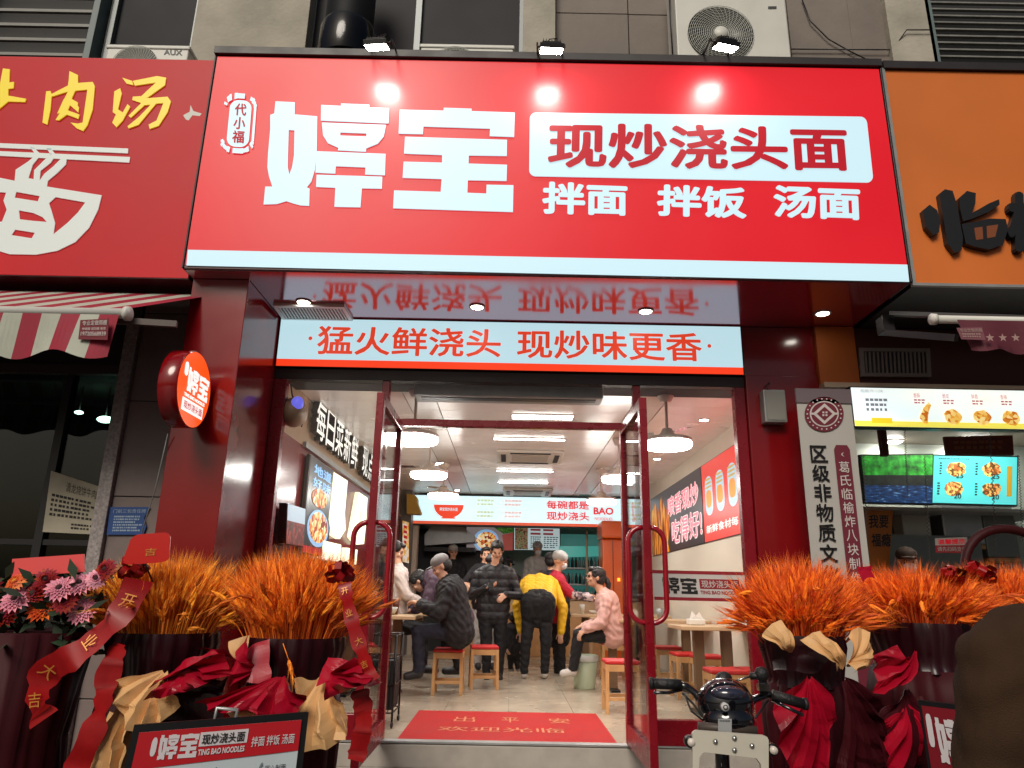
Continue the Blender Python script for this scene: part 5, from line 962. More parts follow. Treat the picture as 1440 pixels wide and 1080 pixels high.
        fi = np.array([reg_i[p.vertices[0]] for p in me.polygons]); me.polygons.foreach_set('material_index', fi); me.polygons.foreach_set('use_smooth', np.ones(len(fi), bool)); me.name = name; me.update()
        ob = bpy.data.objects.new(name, me); COL.objects.link(ob); ob.parent = parent; return ob
def head_child(b, parent, kind, mat=HAIR):
    c, R, sc = b.hd; T = lambda x, y, z: c + R @ Vector((x * sc, y * sc, z * sc)); m = MB(); E_ = lambda p, q_: m.ell(T(*p), tuple(k * sc for k in q_), mat, R, 20, 14)
    if kind == 'net':
        m.ell(T(0, -.02, .045), (.088 * sc, .100 * sc, .084 * sc), HAIR, R, 20, 14); m.build('hair', parent=parent); m = MB()
        m.ell(T(0, -.02, .058), (.098 * sc, .112 * sc, .088 * sc), mat, R, 22, 14); m.build('hair_net', parent=parent); return
    if kind == 'cap':
        m.ell(T(0, -.015, .062), (.090 * sc, .104 * sc, .072 * sc), mat, R, 20, 12); m.ell(T(0, .10, .045), (.07 * sc, .065 * sc, .010 * sc), mat, R, 16, 8); m.build('cap', parent=parent); m = MB(); mat = HAIR; m.ell(T(0, -.045, -.005), (.08 * sc, .078 * sc, .075 * sc), HAIR, R, 16, 10); m.build('hair', parent=parent); return
    E_((0, -.03, .038), (.088, .098, .086)); E_((0, -.05, -.01), (.084, .074, .085)); E_((0, .045, .085), (.062, .045, .032))
    for k in (-1, 1): E_((k * .066, .015, .045), (.022, .05, .05))
    if kind == 'pony': E_((0, -.125, .0), (.03, .035, .03)); m.tube([T(0, -.13, 0), T(0, -.165, -.05), T(0, -.165, -.12), T(0, -.15, -.19)], [.03 * sc, .034 * sc, .026 * sc, .008 * sc], 10, mat)
    if kind == 'long':
        for k in (-1, -.5, 0, .5, 1): m.tube([T(k * .07, -.06, .0), T(k * .085, -.08, -.1), T(k * .08, -.09, -.2), T(k * .06, -.085, -.32)], [.04 * sc, .042 * sc, .036 * sc, .012 * sc], 10, mat)
    for i, v_ in enumerate(m.v): m.v[i] = tuple(Vector(v_) + noise.noise_vector(Vector(v_) * 42) * .006)
    m.build('hair', parent=parent)
def person(label, J, top, bottom, face, hair='short', hairmat=HAIR, pad=1.0, shoe=None, fold_top=('fold', .004), sc=1.0, hands=True, mask=False, sleeve=None, curl=.7, glasses=False, base=None, extra=None, hood=False, skirt=False, vox=.0095, hdirs=None):
    """J: joint -> point in the world. The pelvis, shoulders, elbows ... are where the photo has them."""
    b = Body(); g = J.get; root = thing('person', label, 'person', tuple(base if base is not None else Vector(((g('al').x + g('ar').x) / 2, (g('al').y + g('ar').y) / 2, min(g('al').z, g('ar').z) - .08))))
    sl, sr, hl, hr, nk = g('sl'), g('sr'), g('hl'), g('hr'), g('nk'); b.head(g('hd'), face, sc)
    b.cap(nk + Vector((0, 0, -.03)), .056 * sc, g('hd') + Vector((0, 0, -.03 * sc)), .05 * sc, 'skin')
    mid = (sl + sr) / 2; hm = (hl + hr) / 2
    for a, h in ((sl, hl), (sr, hr)):
        a2 = a.lerp(mid, .35); h2 = h.lerp(hm, .1); wst = a2.lerp(h2, .6)
        b.cap(a2, .098 * pad * sc, wst, .112 * pad * sc, 'top'); b.cap(wst, .112 * pad * sc, h2, .118 * pad * sc, 'top')
        b.cap(a, .064 * pad * sc, nk, .06 * sc, 'top')
    b.cap(mid, .115 * pad * sc, hm, .12 * pad * sc, 'top'); b.cap(nk + Vector((0, 0, -.02)), .068 * sc, mid, .09 * sc, 'top')
    if hood: b.ell(g('nk').lerp(g('hd'), .25) - Vector(face).normalized() * .06, (.12, .1, .08), Matrix.Identity(3), 'top')
    for s_ in 'lr':
        S1, E1, W1, H1, K1, A1 = g('s' + s_), g('e' + s_), g('w' + s_), g('h' + s_), g('k' + s_), g('a' + s_); rg = 'sleeve' if sleeve else 'top'
        b.cap(S1, .066 * pad * sc, E1, .054 * pad * sc, 'top'); b.cap(E1, .054 * pad * sc, W1, .041 * pad * sc, rg)
        d = (W1 - E1).normalized()
        if hands:
            dd = (hdirs or {}).get(s_); b.hand(W1 + d * .01, dd[0] if dd else d, dd[1] if dd else (Vector(face) * .3 + Vector((0, 0, -1 if abs(d.z) < .7 else 0)) + Vector((0, -.2, 0))), curl, sc)
        b.cap(H1, .098 * sc, K1, .072 * sc, 'bottom'); b.cap(K1, .070 * sc, A1, .052 * sc, 'bottom')
        tf = g('t' + s_)
        if tf is None: fx_ = Vector((face[0], face[1], 0)); fx_ = fx_.normalized() if fx_.length > .01 else Vector((0, -1, 0)); tf = A1 + fx_ * .15 * sc + Vector((0, 0, -.045 * sc))
        b.cap(A1 + Vector((0, 0, -.035 * sc)), .046 * sc, tf, .040 * sc, 'shoe')
    if extra: extra(b)
    mats = {'top': top, 'bottom': bottom, 'skin': SKIN, 'shoe': shoe or M('dark_shoe', (34, 32, 34), .5), 'eye': M('eye_dark', (30, 22, 20), .25), 'brow': M('brow_dark', (40, 30, 28), .7), 'lip': M('lip', (166, 92, 84), .5)}
    if sleeve: mats['sleeve'] = sleeve
    b.mesh('body', mats, root, vox, {'top': fold_top, 'bottom': ('fold', .004), 'sleeve': ('fold', .005)})
    if hair: head_child(b, root, hair, hairmat)
    c, R, k = b.hd; T = lambda x, y, z: c + R @ Vector((x * k, y * k, z * k))
    if mask: m_ = MB(); m_.ell(T(0, .068, -.05), (.058 * k, .042 * k, .050 * k), M('face_mask', (206, 212, 214), .6), R, 16, 12); m_.build('face_mask', parent=root)
    if glasses:
        m_ = MB()
        for q_ in (-1, 1): m_.tube([T(q_ * .032 + .024 * math.cos(a * .524), .100, .004 + .019 * math.sin(a * .524)) for a in range(13)], .002, 5, BLACK); m_.tube([T(q_ * .056, .098, .008), T(q_ * .076, .0, .008)], .002, 5, BLACK)
        m_.tube([T(-.01, .101, .008), T(.01, .101, .008)], .002, 5, BLACK); m_.build('glasses', parent=root)
    return root, b
def JJ(Y, **k): return {n: A(v[0], v[1], Y + (v[2] if len(v) > 2 else 0)) for n, v in k.items()}
blk = cloth('black_cloth', (26, 25, 30)); blkp = cloth('black_trousers', (20, 20, 24)); wsh = M('white_shoe', (196, 190, 184), .5)
J = JJ(9.7, hd=(699, 774, -.06), nk=(694, 795), sl=(672, 808), sr=(718, 806), el=(663, 838, -.02), er=(730, 838, -.02), wl=(684, 826, -.24), wr=(712, 836, -.22), hl=(682, 866), hr=(704, 866), kl=(684, 908, -.02), kr=(703, 908), al=(684, 946), ar=(702, 946))
person('standing person in a black puffer jacket and wide black trousers looking down at a phone', J, cloth('black_puffer', (30, 30, 35), .5), blkp, (.05, -.8, -.45), 'short', pad=1.02, fold_top=('puff', .012, .10), hood=True, hdirs={'l': (Vector((.9, -.4, .1)), Vector((.2, -.2, .9))), 'r': (Vector((-.5, -.5, -.4)), Vector((-.4, .3, -.6)))})
p = A(690, 823, 9.39); m = MB(); Rp = Matrix.Rotation(.5, 3, 'X'); m.box((p.x - .035, p.y - .075, p.z - .004), (p.x + .04, p.y + .065, p.z + .005), BLACK, Rp); ph = m.build('phone', bevel=.004); tag(ph, 'dark phone held by the standing person in the black puffer jacket', 'phone')
yel_j = cloth('yellow_jacket', (238, 186, 20), .6)
J = JJ(9.7, hd=(757, 822, .78), nk=(757, 815, .62), sl=(740, 820, .44), sr=(778, 822, .44), el=(727, 852, .30), er=(792, 855, .30), wl=(732, 886, .22), wr=(789, 888, .22), hl=(745, 848, 0), hr=(768, 848, 0), kl=(740, 902, -.03), kr=(768, 902, -.03), al=(737, 944), ar=(766, 944))
def bend(b):
    for x in (745, 768): b.cap(A(x, 846, 9.63), .125, A(x, 862, 9.66), .115, 'bottom')
    b.cap(A(750, 842, 9.72), .125, A(762, 842, 9.72), .125, 'bottom'); b.cap(A(756, 848, 9.61), .115, A(756, 874, 9.68), .085, 'bottom')
person('person in a bright yellow jacket and black trousers bending forward, seen from behind', J, yel_j, blkp, (.0, .7, -.7), 'long', pad=1.22, shoe=wsh, extra=bend)
J = JJ(10.15, hd=(722, 868), nk=(722, 880), sl=(715, 884), sr=(730, 884), el=(712, 898), er=(734, 898), wl=(713, 910, -.05), wr=(733, 910, -.05), hl=(718, 912), hr=(727, 912), kl=(718, 926), kr=(727, 926), al=(718, 939), ar=(728, 939))
person('small child in a black padded coat standing by the legs of the yellow jacket', J, cloth('child_coat', (28, 28, 32)), blkp, (.3, .9, 0), 'short', sc=.62, pad=1.25, shoe=M('grey_shoe', (140, 136, 134), .6))
redj = cloth('red_jacket', (176, 24, 50)); flo = mix_ramp('floral_sleeve', [(.35, (90, 74, 80)), (.5, (176, 160, 164)), (.65, (206, 186, 190))], 28, 0, 'voronoi', .8)
J = JJ(10.35, hd=(788, 789, 0), nk=(782, 806), sl=(778, 817, .16), sr=(786, 817, -.14), el=(800, 838, .14), er=(804, 836, -.2), wl=(826, 838, .1), wr=(832, 842, -.22), hl=(781, 866, .08), hr=(783, 866, -.08), kl=(786, 908, .08), kr=(788, 908, -.08), al=(784, 944, .08), ar=(790, 944, -.08), tl=(796, 949, .08), tr=(803, 949, -.08))
def apr(b):
    b.cap(A(786, 845, 10.35), .15, A(785, 895, 10.35), .165, 'bottom')
person('worker in red jacket, floral sleeves, hair net and mask leaning to the table', J, redj, blkp, (.92, -.2, -.3), 'net', M('hair_net_white', (206, 204, 202), .7, bump=(60, .4), alpha=.62), pad=1.12, mask=True, shoe=wsh, sleeve=flo, extra=apr)
pink = cloth('pale_pink_jacket', (214, 168, 158), .6)
J = JJ(8.65, hd=(837, 812, 0), nk=(848, 833), sl=(853, 846, -.17), sr=(853, 846, .18), el=(846, 876, -.24), er=(846, 874, .2), wl=(824, 884, -.22), wr=(822, 880, .12), hl=(862, 893, -.09), hr=(862, 893, .09), kl=(814, 893, -.12), kr=(814, 893, .1), al=(806, 940, -.1), ar=(806, 940, .1), tl=(792, 947, -.1), tr=(792, 947, .1))
person('seated person in pale pink jacket with glasses and tied hair facing the worker', J, pink, blkp, (-.97, -.15, .12), 'pony', pad=1.2, glasses=True, shoe=wsh, fold_top=('fold', .006), base=A(862, 945, 8.65), hdirs={'l': (Vector((-.7, -.2, -.7)), Vector((-.4, 0, -.9)))})
J = JJ(7.95, hd=(620, 797, 0), nk=(628, 818), sl=(634, 830, -.2), sr=(634, 830, .2), el=(618, 862, -.26), er=(612, 860, .22), wl=(592, 851, -.18), wr=(594, 850, .1), hl=(645, 888, -.1), hr=(645, 888, .1), kl=(588, 888, -.12), kr=(588, 888, .1), al=(590, 942, -.12), ar=(588, 942, .1), tl=(572, 951, -.12), tr=(572, 951, .1))
nav = cloth('dark_navy_trousers', (26, 28, 44)); person('seated person in bulky black coat and grey cap bent over the table', J, cloth('black_coat', (24, 23, 28), .75), nav, (-.85, -.1, -.5), 'cap', M('grey_cap', (126, 124, 124), .8), pad=1.42, base=A(645, 950, 7.95), fold_top=('fold', .007))
J = JJ(8.75, hd=(588, 818, 0), nk=(598, 818), sl=(610, 815, -.17), sr=(610, 815, .17), el=(600, 850, -.2), er=(596, 846, .2), wl=(584, 858, -.1), wr=(580, 855, .1), hl=(650, 868, -.1), hr=(650, 868, .1), kl=(640, 905, -.1), kr=(640, 905, .1), al=(645, 938, -.1), ar=(645, 938, .1))
person('person in purple grey jacket stooping low over the table behind the black coat', J, cloth('purple_jacket', (84, 66, 84), .6), blkp, (-.7, 0, -.7), 'short', pad=1.2)
J = JJ(8.7, hd=(557, 775, 0), nk=(560, 797), sl=(560, 810, -.16), sr=(560, 810, .16), el=(572, 838, -.2), er=(574, 838, .2), wl=(588, 845, -.14), wr=(590, 845, .1), hl=(556, 880, -.09), hr=(556, 880, .09), kl=(596, 884, -.1), kr=(596, 884, .1), al=(594, 936, -.1), ar=(594, 936, .1))
person('person with long black hair and white jumper seated behind the open glass door', J, cloth('white_jumper', (206, 192, 186)), blkp, (.9, -.1, -.3), 'long', base=A(556, 940, 8.7), pad=1.1)
J = JJ(10.5, hd=(684, 781, 0), nk=(682, 795), sl=(668, 802), sr=(698, 802), el=(653, 820, -.05), er=(708, 822), wl=(664, 834, -.12), wr=(704, 838), hl=(674, 850), hr=(692, 850), kl=(672, 895), kr=(692, 895), al=(672, 932), ar=(692, 932))
person('person in white trousers standing behind the black puffer jacket, hand on hip', J, blk, cloth('white_trousers', (186, 180, 176)), (.1, -1, 0), 'short', sleeve=SKIN, vox=.011)
def half(px, py, Y, label, top, hair, hm=HAIR, face=(0, -1, -.1), mask=False, hs=1.0, pad=1.1, vox=.012):
    h = A(px, py, Y); f = lambda x, y, z: h + Vector((x, y, z)); fl_ = FZ if (Y > 5.6 and px < 1200) else 0.0; z_ = fl_ - h.z; k = max(-z_ / 1.6, .5)
    J = dict(hd=h, nk=f(0, .01, -.17), sl=f(-.18, 0, -.25), sr=f(.18, 0, -.25), el=f(-.23, -.03, -.53), er=f(.23, -.03, -.53), wl=f(-.16, -.22, -.66), wr=f(.16, -.22, -.66), hl=f(-.09, 0, -.75), hr=f(.09, 0, -.75), kl=f(-.09, -.01, -.75 + (z_ + .75) * .52), kr=f(.09, -.01, -.75 + (z_ + .75) * .52), al=f(-.09, .02, z_ + .09), ar=f(.09, .02, z_ + .09))
    return person(label, J, top, blkp, face, hair, hm, pad=pad, mask=mask, vox=vox)
half(637, 776, 13.5, 'cook in black with pale cap working under the steel hood', blk, 'cap', M('pale_cap', (170, 168, 160), .8), (.3, -.9, -.2))
half(714, 794, 13.45, 'cook in dark purple with dark cap standing behind the service counter', cloth('dusk_top', (66, 50, 62)), 'cap', M('dark_cap', (34, 30, 36), .8), (.5, .8, -.3))
half(756, 772, 14.0, 'kitchen worker in white with hair net at the rear of the pass', cloth('white_apron', (186, 184, 180)), 'net', MATS['hair_net_white'], (.2, -.9, -.2), True)
half(775, 788, 11.2, 'person with dark hair half hidden between the yellow jacket and the worker in red', cloth('dark_grey_top', (44, 42, 48)), 'short', HAIR, (.3, .9, 0))
half(1276, 790, 6.7, 'snack seller in brown cap and white face mask behind the orange wheat', cloth('brown_top', (74, 62, 56)), 'cap', M('brown_cap', (74, 58, 48), .8), (-.3, -1, -.1), True)
# passer-by at the edge, close to the camera
J = JJ(1.5, hd=(1560, 762), nk=(1550, 872), sl=(1408, 936), sr=(1680, 936), el=(1394, 1070, .0), er=(1710, 1070), wl=(1402, 1215, -.05), wr=(1680, 1215, -.05)); sl_, sr_ = J['sl'], J['sr']; cx = (sl_.x + sr_.x) / 2; Yb = 1.5
J.update(hl=Vector((cx - .1, Yb, .70)), hr=Vector((cx + .1, Yb, .70)), kl=Vector((cx - .1, Yb - .02, .40)), kr=Vector((cx + .1, Yb + .1, .40)), al=Vector((cx - .1, Yb, .08)), ar=Vector((cx + .1, Yb + .05, .08)))
person('passer-by in a dark brown coat at the very edge, mostly outside the picture', J, M('brown_coat', (60, 43, 30), .9, noise_=(5, .25, 8), bump=(420, .35), spec=.15), blkp, (.3, 1, 0), 'short', pad=1.2, fold_top=('fold', .0035), vox=.008)
# ------------------------------------------------------------------ opening-day wheat bouquets, flower basket, ribbons
WHEATS = {k: (M('wheat_ear_' + k, c, .65, island=.45), M('wheat_straw_' + k, s, .7, island=.4)) for k, c, s in (('golden', (255, 164, 52), (240, 132, 32)), ('orange', (255, 142, 40), (240, 110, 24)), ('red_orange', (252, 120, 34), (234, 90, 22)))}; WHEAT, STRAW = WHEATS['orange']
BAND = M('maroon_wrap_gloss', (40, 6, 14), .3, noise_=(5, .2), spec=.4); RPAP = M('wine_red_paper', (164, 14, 40), .36, noise_=(4, .2), spec=.3); KRAFT = M('kraft_paper', (216, 170, 116), .62, noise_=(7, .12)); FILM = M('maroon_paper', (58, 7, 16), .6, spec=.2, noise_=(4, .16)); RIB = M('red_ribbon', (150, 14, 18), .4, noise_=(14, .25), spec=.3); GOLD = M('ribbon_gold', (206, 140, 60), .4, .3)
def ear(mb, p, d, L, r, rnd):
    d = d.normalized(); s = d.orthogonal().normalized(); t = d.cross(s); V = []; F = []; n = 5
    for j, (h, k) in enumerate(((0, .35), (.2, 1), (.55, .95), (.85, .5))):
        for i in range(n): a = 2 * math.pi * i / n + j * .6; V.append(p + d * L * h + (s * math.cos(a) + t * math.sin(a)) * r * k)
    V.append(p + d * L)
    for j in range(3):
        for i in range(n): F.append((j * n + i, j * n + (i + 1) % n, (j + 1) * n + (i + 1) % n, (j + 1) * n + i))
    for i in range(n): F.append((3 * n + i, 3 * n + (i + 1) % n, 4 * n))
    b = len(V)
    for k in range(13):
        a = rnd.random() * 6.283; o = (s * math.cos(a) + t * math.sin(a)); q = p + d * L * (.1 + .85 * rnd.random()); e = q + (d * 1.0 + o * (.2 + .4 * rnd.random())) * (.045 + .05 * rnd.random()); w_ = o.cross(d) * .0011
        V += [q - w_, q + w_, e]; F.append((b, b + 1, b + 2)); b += 3
    mb.add(V, F, WHEAT)
def paper(mb, mat, corners, seed, amp=.02, n=14, curl=0):
    c = [A(*p) for p in corners]; rnd = random.Random(seed); L = []
    for k in range(12): a = rnd.random() * 6.283; L.append((math.cos(a), math.sin(a), rnd.uniform(-.2, .9), rnd.uniform(-1, 1)))
    nn = (c[1] - c[0]).cross(c[3] - c[0]).normalized()
    def f(u, v):
        p = (c[0] * (1 - u) + c[1] * u) * (1 - v) + (c[3] * (1 - u) + c[2] * u) * v; h = sum(k * abs(a * u + b * v - o) for a, b, o, k in L); w1 = .02 * noise.noise(p * 14 + Vector((seed, 0, 0))); w2 = .02 * noise.noise(p * 14 + Vector((0, seed, 9)))
        return p + Vector((w1, 0, w2)) + nn * (1.7 * amp * h + curl * math.sin(math.pi * u) * math.sin(math.pi * v))
    mb.grid(f, n, n, mat)
def paper1(t, mat, corners, seed, *a, **k):
    m = MB(); paper(m, mat, corners, seed, *a, **k); m.build({'kraft_paper': 'kraft_sheet', 'pale_film': 'film_wrap'}.get(mat.name, 'red_sheet'), parent=t)
def fan(t, name, mat, apex, edge, pleats, amp=.02, seed=1, tail=.0):
    """a gathered sheet: pleats run out from the knot to a zigzag edge"""
    a = A(*apex); e = [A(*p) for p in edge]; nu = pleats * 8; nv = 14; rnd = random.Random(seed); ph = [rnd.uniform(.5, 1.3) for _ in range(pleats + 2)]; ln = [rnd.uniform(.88, 1.06) for _ in range(pleats + 2)]
    def f(u, v):
        x = u * (len(e) - 1); k = min(int(x), len(e) - 2); q = e[k].lerp(e[k + 1], x - k); pi_ = int(u * pleats); r_ = v * (ln[pi_] * (1 - (u * pleats - pi_)) + ln[pi_ + 1] * (u * pleats - pi_))
        p = a.lerp(q, .06 + .94 * r_); tri = abs(((u * pleats) % 1) * 2 - 1); w_ = .012 * noise.noise(p * 22 + Vector((seed, 0, 0)))
        return p + Vector((w_, -amp * ph[pi_] * tri * min(v * 1.8, 1) * 1.6 - .045 * math.sin(math.pi * v) + w_, w_ - tail * v * v))
    m = MB(); m.grid(f, nu, nv, mat); m.build(name, parent=t)
def ribbon(name, parent, pts, width, txt=None, mat=RIB, seed=1):
    """pts: pixel + depth of the centre line; width in metres"""
    c = [A(*p) for p in pts]; n = 24; P = []
    for i in range(n + 1):
        t = i / n * (len(c) - 1); k = min(int(t), len(c) - 2); u = t - k; p0, p1, p2, p3 = c[max(k - 1, 0)], c[k], c[k + 1], c[min(k + 2, len(c) - 1)]
        P.append(.5 * ((2 * p1) + (p2 - p0) * u + (2 * p0 - 5 * p1 + 4 * p2 - p3) * u * u + (3 * p1 - p0 - 3 * p2 + p3) * u ** 3))
    m = MB(); S_ = []
    for i, p in enumerate(P):
        d = (P[min(i + 1, n)] - P[max(i - 1, 0)]).normalized(); s = d.cross(Vector((0, 1, 0))).normalized(); s = (s + Vector((0, .55 * math.sin(i * .5 + seed) + .25 * math.sin(i * 1.7 + seed), 0))).normalized() * (1 + .08 * math.sin(i * 1.3 + seed)); S_.append(s)
    m.add([p - s * width / 2 for p, s in zip(P, S_)] + [p + s * width / 2 for p, s in zip(P, S_)], [(i, i + 1, n + 2 + i, n + 1 + i) for i in range(n)], mat, True); m.build(name, parent=parent)
    if txt:
        m = MB()
        for k, ch in enumerate(txt):
            i = int((k + .7) / (len(txt) + .6) * n); p, s = P[i], S_[i]; d = (P[min(i + 1, n)] - P[max(i - 1, 0)]).normalized(); s2 = s if s.x > 0 else -s; h = width * .25; q = Quad(p - s2 * h - d * h, p + s2 * h - d * h, p + s2 * h + d * h, p - s2 * h + d * h); m.qtext(q, ch, 0, 0, 1, 1, .012, GOLD); m.qtext(q, ch, 0, 0, 1, 1, -.012, GOLD)
        m.build('lettering', parent=parent)
def bow(parent, c, r, seed):
    m = MB(); rnd = random.Random(seed); c = Vector(c)
    for k in range(11):
        a = rnd.random() * 6.283; el = rnd.uniform(-.5, 1.0); d = Vector((math.cos(a) * math.cos(el), math.sin(a) * math.cos(el) * .8, math.sin(el))); s = d.cross(Vector((rnd.random(), rnd.random(), 1))).normalized() * r * .22; o = d.cross(s).normalized() * r * .35
        P = [c + d * r * t + o * math.sin(math.pi * t) for t in (0, .3, .65, .95)] + [c + d * r * t - o * math.sin(math.pi * t) for t in (.95, .65, .3, 0)]
        m.add([p - s for p in P] + [p + s for p in P], [(i, i + 1, 9 + i, 8 + i) for i in range(7)], RIB)
    m.build('bow', parent=parent)
def bouquet(label, px, ytop, ywaist, wpx, Y, seed, n=330, droop=.0, ybase=0):
    global WHEAT, STRAW; WHEAT, STRAW = WHEATS['golden' if seed == 11 else ('orange' if seed == 12 else 'red_orange')]; n = int(n * 1.9)
    rnd = random.Random(seed); c = A(px, ywaist, Y); zt = A(px, ytop, Y).z; zw = c.z; R = wpx / 2 * Y / FPX * 1.02; rb = R * .60
    t = thing('wheat_bouquet', label, 'bouquet', (c.x, Y, 0), 'orange wheat bouquets'); st = MB(); er = MB()
    for i in range(n):
        q = math.sqrt(rnd.random()); a = rnd.random() * 6.283; L = .085 + .02 * rnd.random(); b0 = Vector((c.x + rb * q * math.cos(a) * .95, Y + rb * q * math.sin(a) * .8, zw - .03)); H = (zt - zw) * (1.03 - .42 * q ** 3 - .42 * rnd.random() ** 2.2) 
        k = 1.0 + droop * (rnd.random() < .35) * q; tip = Vector((c.x + (R + .02) * q * k * math.cos(a), Y + (R + .02) * q * k * .8 * math.sin(a), zw + H * (1 - .55 * (k - 1) * 2.2)))
        mid = b0.lerp(tip, .55) + Vector(((tip.x - b0.x) * -.10, (tip.y - b0.y) * -.10, .02)); d = (tip - mid).normalized(); e0 = tip - d * L; st.tube([b0, mid, e0], .0018, 3, STRAW, caps=False); ear(er, e0, (d + Vector((rnd.uniform(-.22, .22), rnd.uniform(-.22, .22), -.1 * q * droop * 4 - .25 * (rnd.random() < .12)))).normalized(), L, .0085, rnd)
    for i in range(16):     # bent and stray stalks standing clear of the sheaf
        a = rnd.random() * 6.283; b0 = Vector((c.x + rb * .8 * math.cos(a), Y + rb * .7 * math.sin(a), zw)); up_ = rnd.uniform(.55, 1.12) * (zt - zw); out = R * rnd.uniform(.8, 1.28); e0 = Vector((c.x + out * math.cos(a), Y + out * .8 * math.sin(a), zw + up_ * (1.15 - .5 * out / R))); mid = b0.lerp(e0, .5) + Vector((0, 0, .05))
        st.tube([b0, mid, e0], .002, 4, STRAW, caps=False); ear(er, e0, ((e0 - mid).normalized() + Vector((0, 0, rnd.uniform(-.9, .2)))), .085, .009, rnd)
    st.build('straw', parent=t); er.build('wheat_ears', parent=t)
    m = MB(); pl = lambda a, h: 1 + .035 * math.sin(23 * a) + .02 * math.sin(9 * a + 12 * h); m.lathe([(rb * 1.06, zw + .03), (rb * 1.09, zw - .02), (rb * .98, zw - .10), (rb * .93, zw - .15), (rb * 1.0, zw - .18)], (c.x, Y, 0), 72, BAND, wob=pl, cap=False); m.build('waist_wrap', parent=t)
    m = MB(); m.lathe([(rb * 1.0, zw - .17), (rb * 1.12, zw - .3), (rb * 1.05, zw - .6), (rb * 1.1, .25), (rb * 1.2, .005)], (c.x, Y, 0), 72, FILM, wob=lambda a, h: 1 + .05 * math.sin(13 * a + 3 * h) + .03 * math.sin(29 * a + 9 * h)); m.build('paper_cone', parent=t)
    return t, c, zw, rb
# --- pair on the maroon-wall side
t, c, zw, rb = bouquet('orange wheat bouquet with long crossing red ribbon, next to the gerbera basket', 232, 792, 898, 205, 3.3, 11)
paper1(t, KRAFT, [(150, 1000, 3.05), (178, 1010, 3.0), (150, 1100, 3.0), (112, 1080, 3.04)], 4, .02); paper1(t, KRAFT, [(150, 1035, 3.03), (190, 1030, 3.0), (185, 1100, 3.0), (135, 1110, 3.0)], 8, .02);
paper1(t, RPAP, [(238, 944, 3.05), (300, 918, 3.0), (332, 946, 3.02), (212, 982, 2.95)], 5, .03); paper1(t, RPAP, [(268, 912, 3.08), (318, 918, 3.0), (330, 950, 3.05), (280, 930, 3.1)], 6, .02); paper1(t, BAND, [(255, 960, 3.08), (330, 950, 3.1), (320, 1030, 3.1), (230, 1010, 3.06)], 7, .03, curl=-.05);
fan(t, 'kraft_sheet', KRAFT, (235, 940, 3.06), [(150, 960, 3.0), (165, 1000, 2.94), (195, 1046, 2.9), (225, 1020, 2.94), (262, 985, 2.98)], 5, .025, 61); fan(t, 'red_sheet', RPAP, (262, 942, 3.04), [(208, 985, 2.94), (258, 975, 2.9), (300, 955, 2.92), (335, 948, 2.98), (322, 915, 3.02)], 5, .03, 62)
fan(t, 'kraft_sheet', KRAFT, (205, 950, 3.06), [(110, 1085, 3.0), (140, 1110, 2.96), (175, 1100, 2.96)], 3, .02, 63)
bow(t, A(188, 800, 3.05), .07, 3); ribbon('ribbon', t, [(196, 815, 3.02), (165, 868, 2.97), (110, 918, 2.92), (66, 945, 2.9), (52, 985, 2.9), (62, 1012, 2.9)], .105, '开业大吉'); ribbon('ribbon', t, [(168, 905, 2.96), (152, 950, 2.94), (138, 1010, 2.92), (100, 1095, 2.9)], .085, None, seed=4)
m = MB(); q = QY(3.0, (186, 752), (240, 748), (238, 790), (170, 795)); m.qpoly(q, rrect(0, 0, 1, 1, .2, .2), 0, M('red_card', (190, 24, 22), .25, coat=.6), (), .004); m.tube([q.p(.5, 1), q.p(.5, 1.9, -.15)], .004, 5, BLACK); m.qtext(q, '吉', .45, .5, .7, .75, .003, GOLD); m.build('gift_card', parent=t)
t, c, zw, rb = bouquet('orange wheat bouquet with small red bow, standing before the open glass door', 415, 786, 905, 192, 3.3, 12)
paper1(t, RPAP, [(326, 935, 3.05), (352, 890, 3.02), (372, 955, 3.0), (325, 968, 3.0)], 21, .02);   paper1(t, RPAP, [(462, 925, 3.06), (500, 930, 2.98), (526, 952, 2.92), (458, 972, 3.0)], 24, .03);
paper1(t, KRAFT, [(316, 900, 3.1), (340, 892, 3.08), (330, 945, 3.06), (322, 918, 3.08)], 25, .012); paper1(t, KRAFT, [(320, 990, 2.85), (352, 998, 2.84), (358, 1022, 2.83), (338, 1036, 2.82)], 26, .015); paper1(t, KRAFT, [(405, 955, 3.0), (452, 952, 3.0), (455, 1046, 2.98), (425, 1050, 2.96)], 27, .02); paper1(t, KRAFT, [(458, 985, 3.0), (476, 990, 2.98), (494, 1040, 2.96), (446, 1044, 2.98)], 28, .02);
fan(t, 'red_sheet', RPAP, (398, 948, 3.0), [(283, 985, 2.86), (300, 1000, 2.84), (345, 998, 2.82), (385, 1020, 2.84), (425, 1000, 2.86), (432, 975, 2.9)], 6, .03, 51); fan(t, 'red_sheet', RPAP, (462, 948, 3.02), [(498, 926, 2.98), (528, 952, 2.92), (505, 965, 2.9), (462, 985, 2.94)], 4, .025, 52)
fan(t, 'kraft_sheet', KRAFT, (452, 948, 3.04), [(400, 1010, 2.98), (420, 1055, 2.95), (460, 1050, 2.93), (496, 1042, 2.96), (490, 990, 3.0)], 4, .02, 53); fan(t, 'red_sheet', RPAP, (360, 945, 3.04), [(322, 968, 3.0), (330, 925, 3.02), (352, 888, 3.04)], 3, .02, 54); fan(t, 'kraft_sheet', KRAFT, (380, 960, 3.02), [(312, 985, 2.9), (335, 1040, 2.85), (368, 1015, 2.86)], 3, .015, 55)
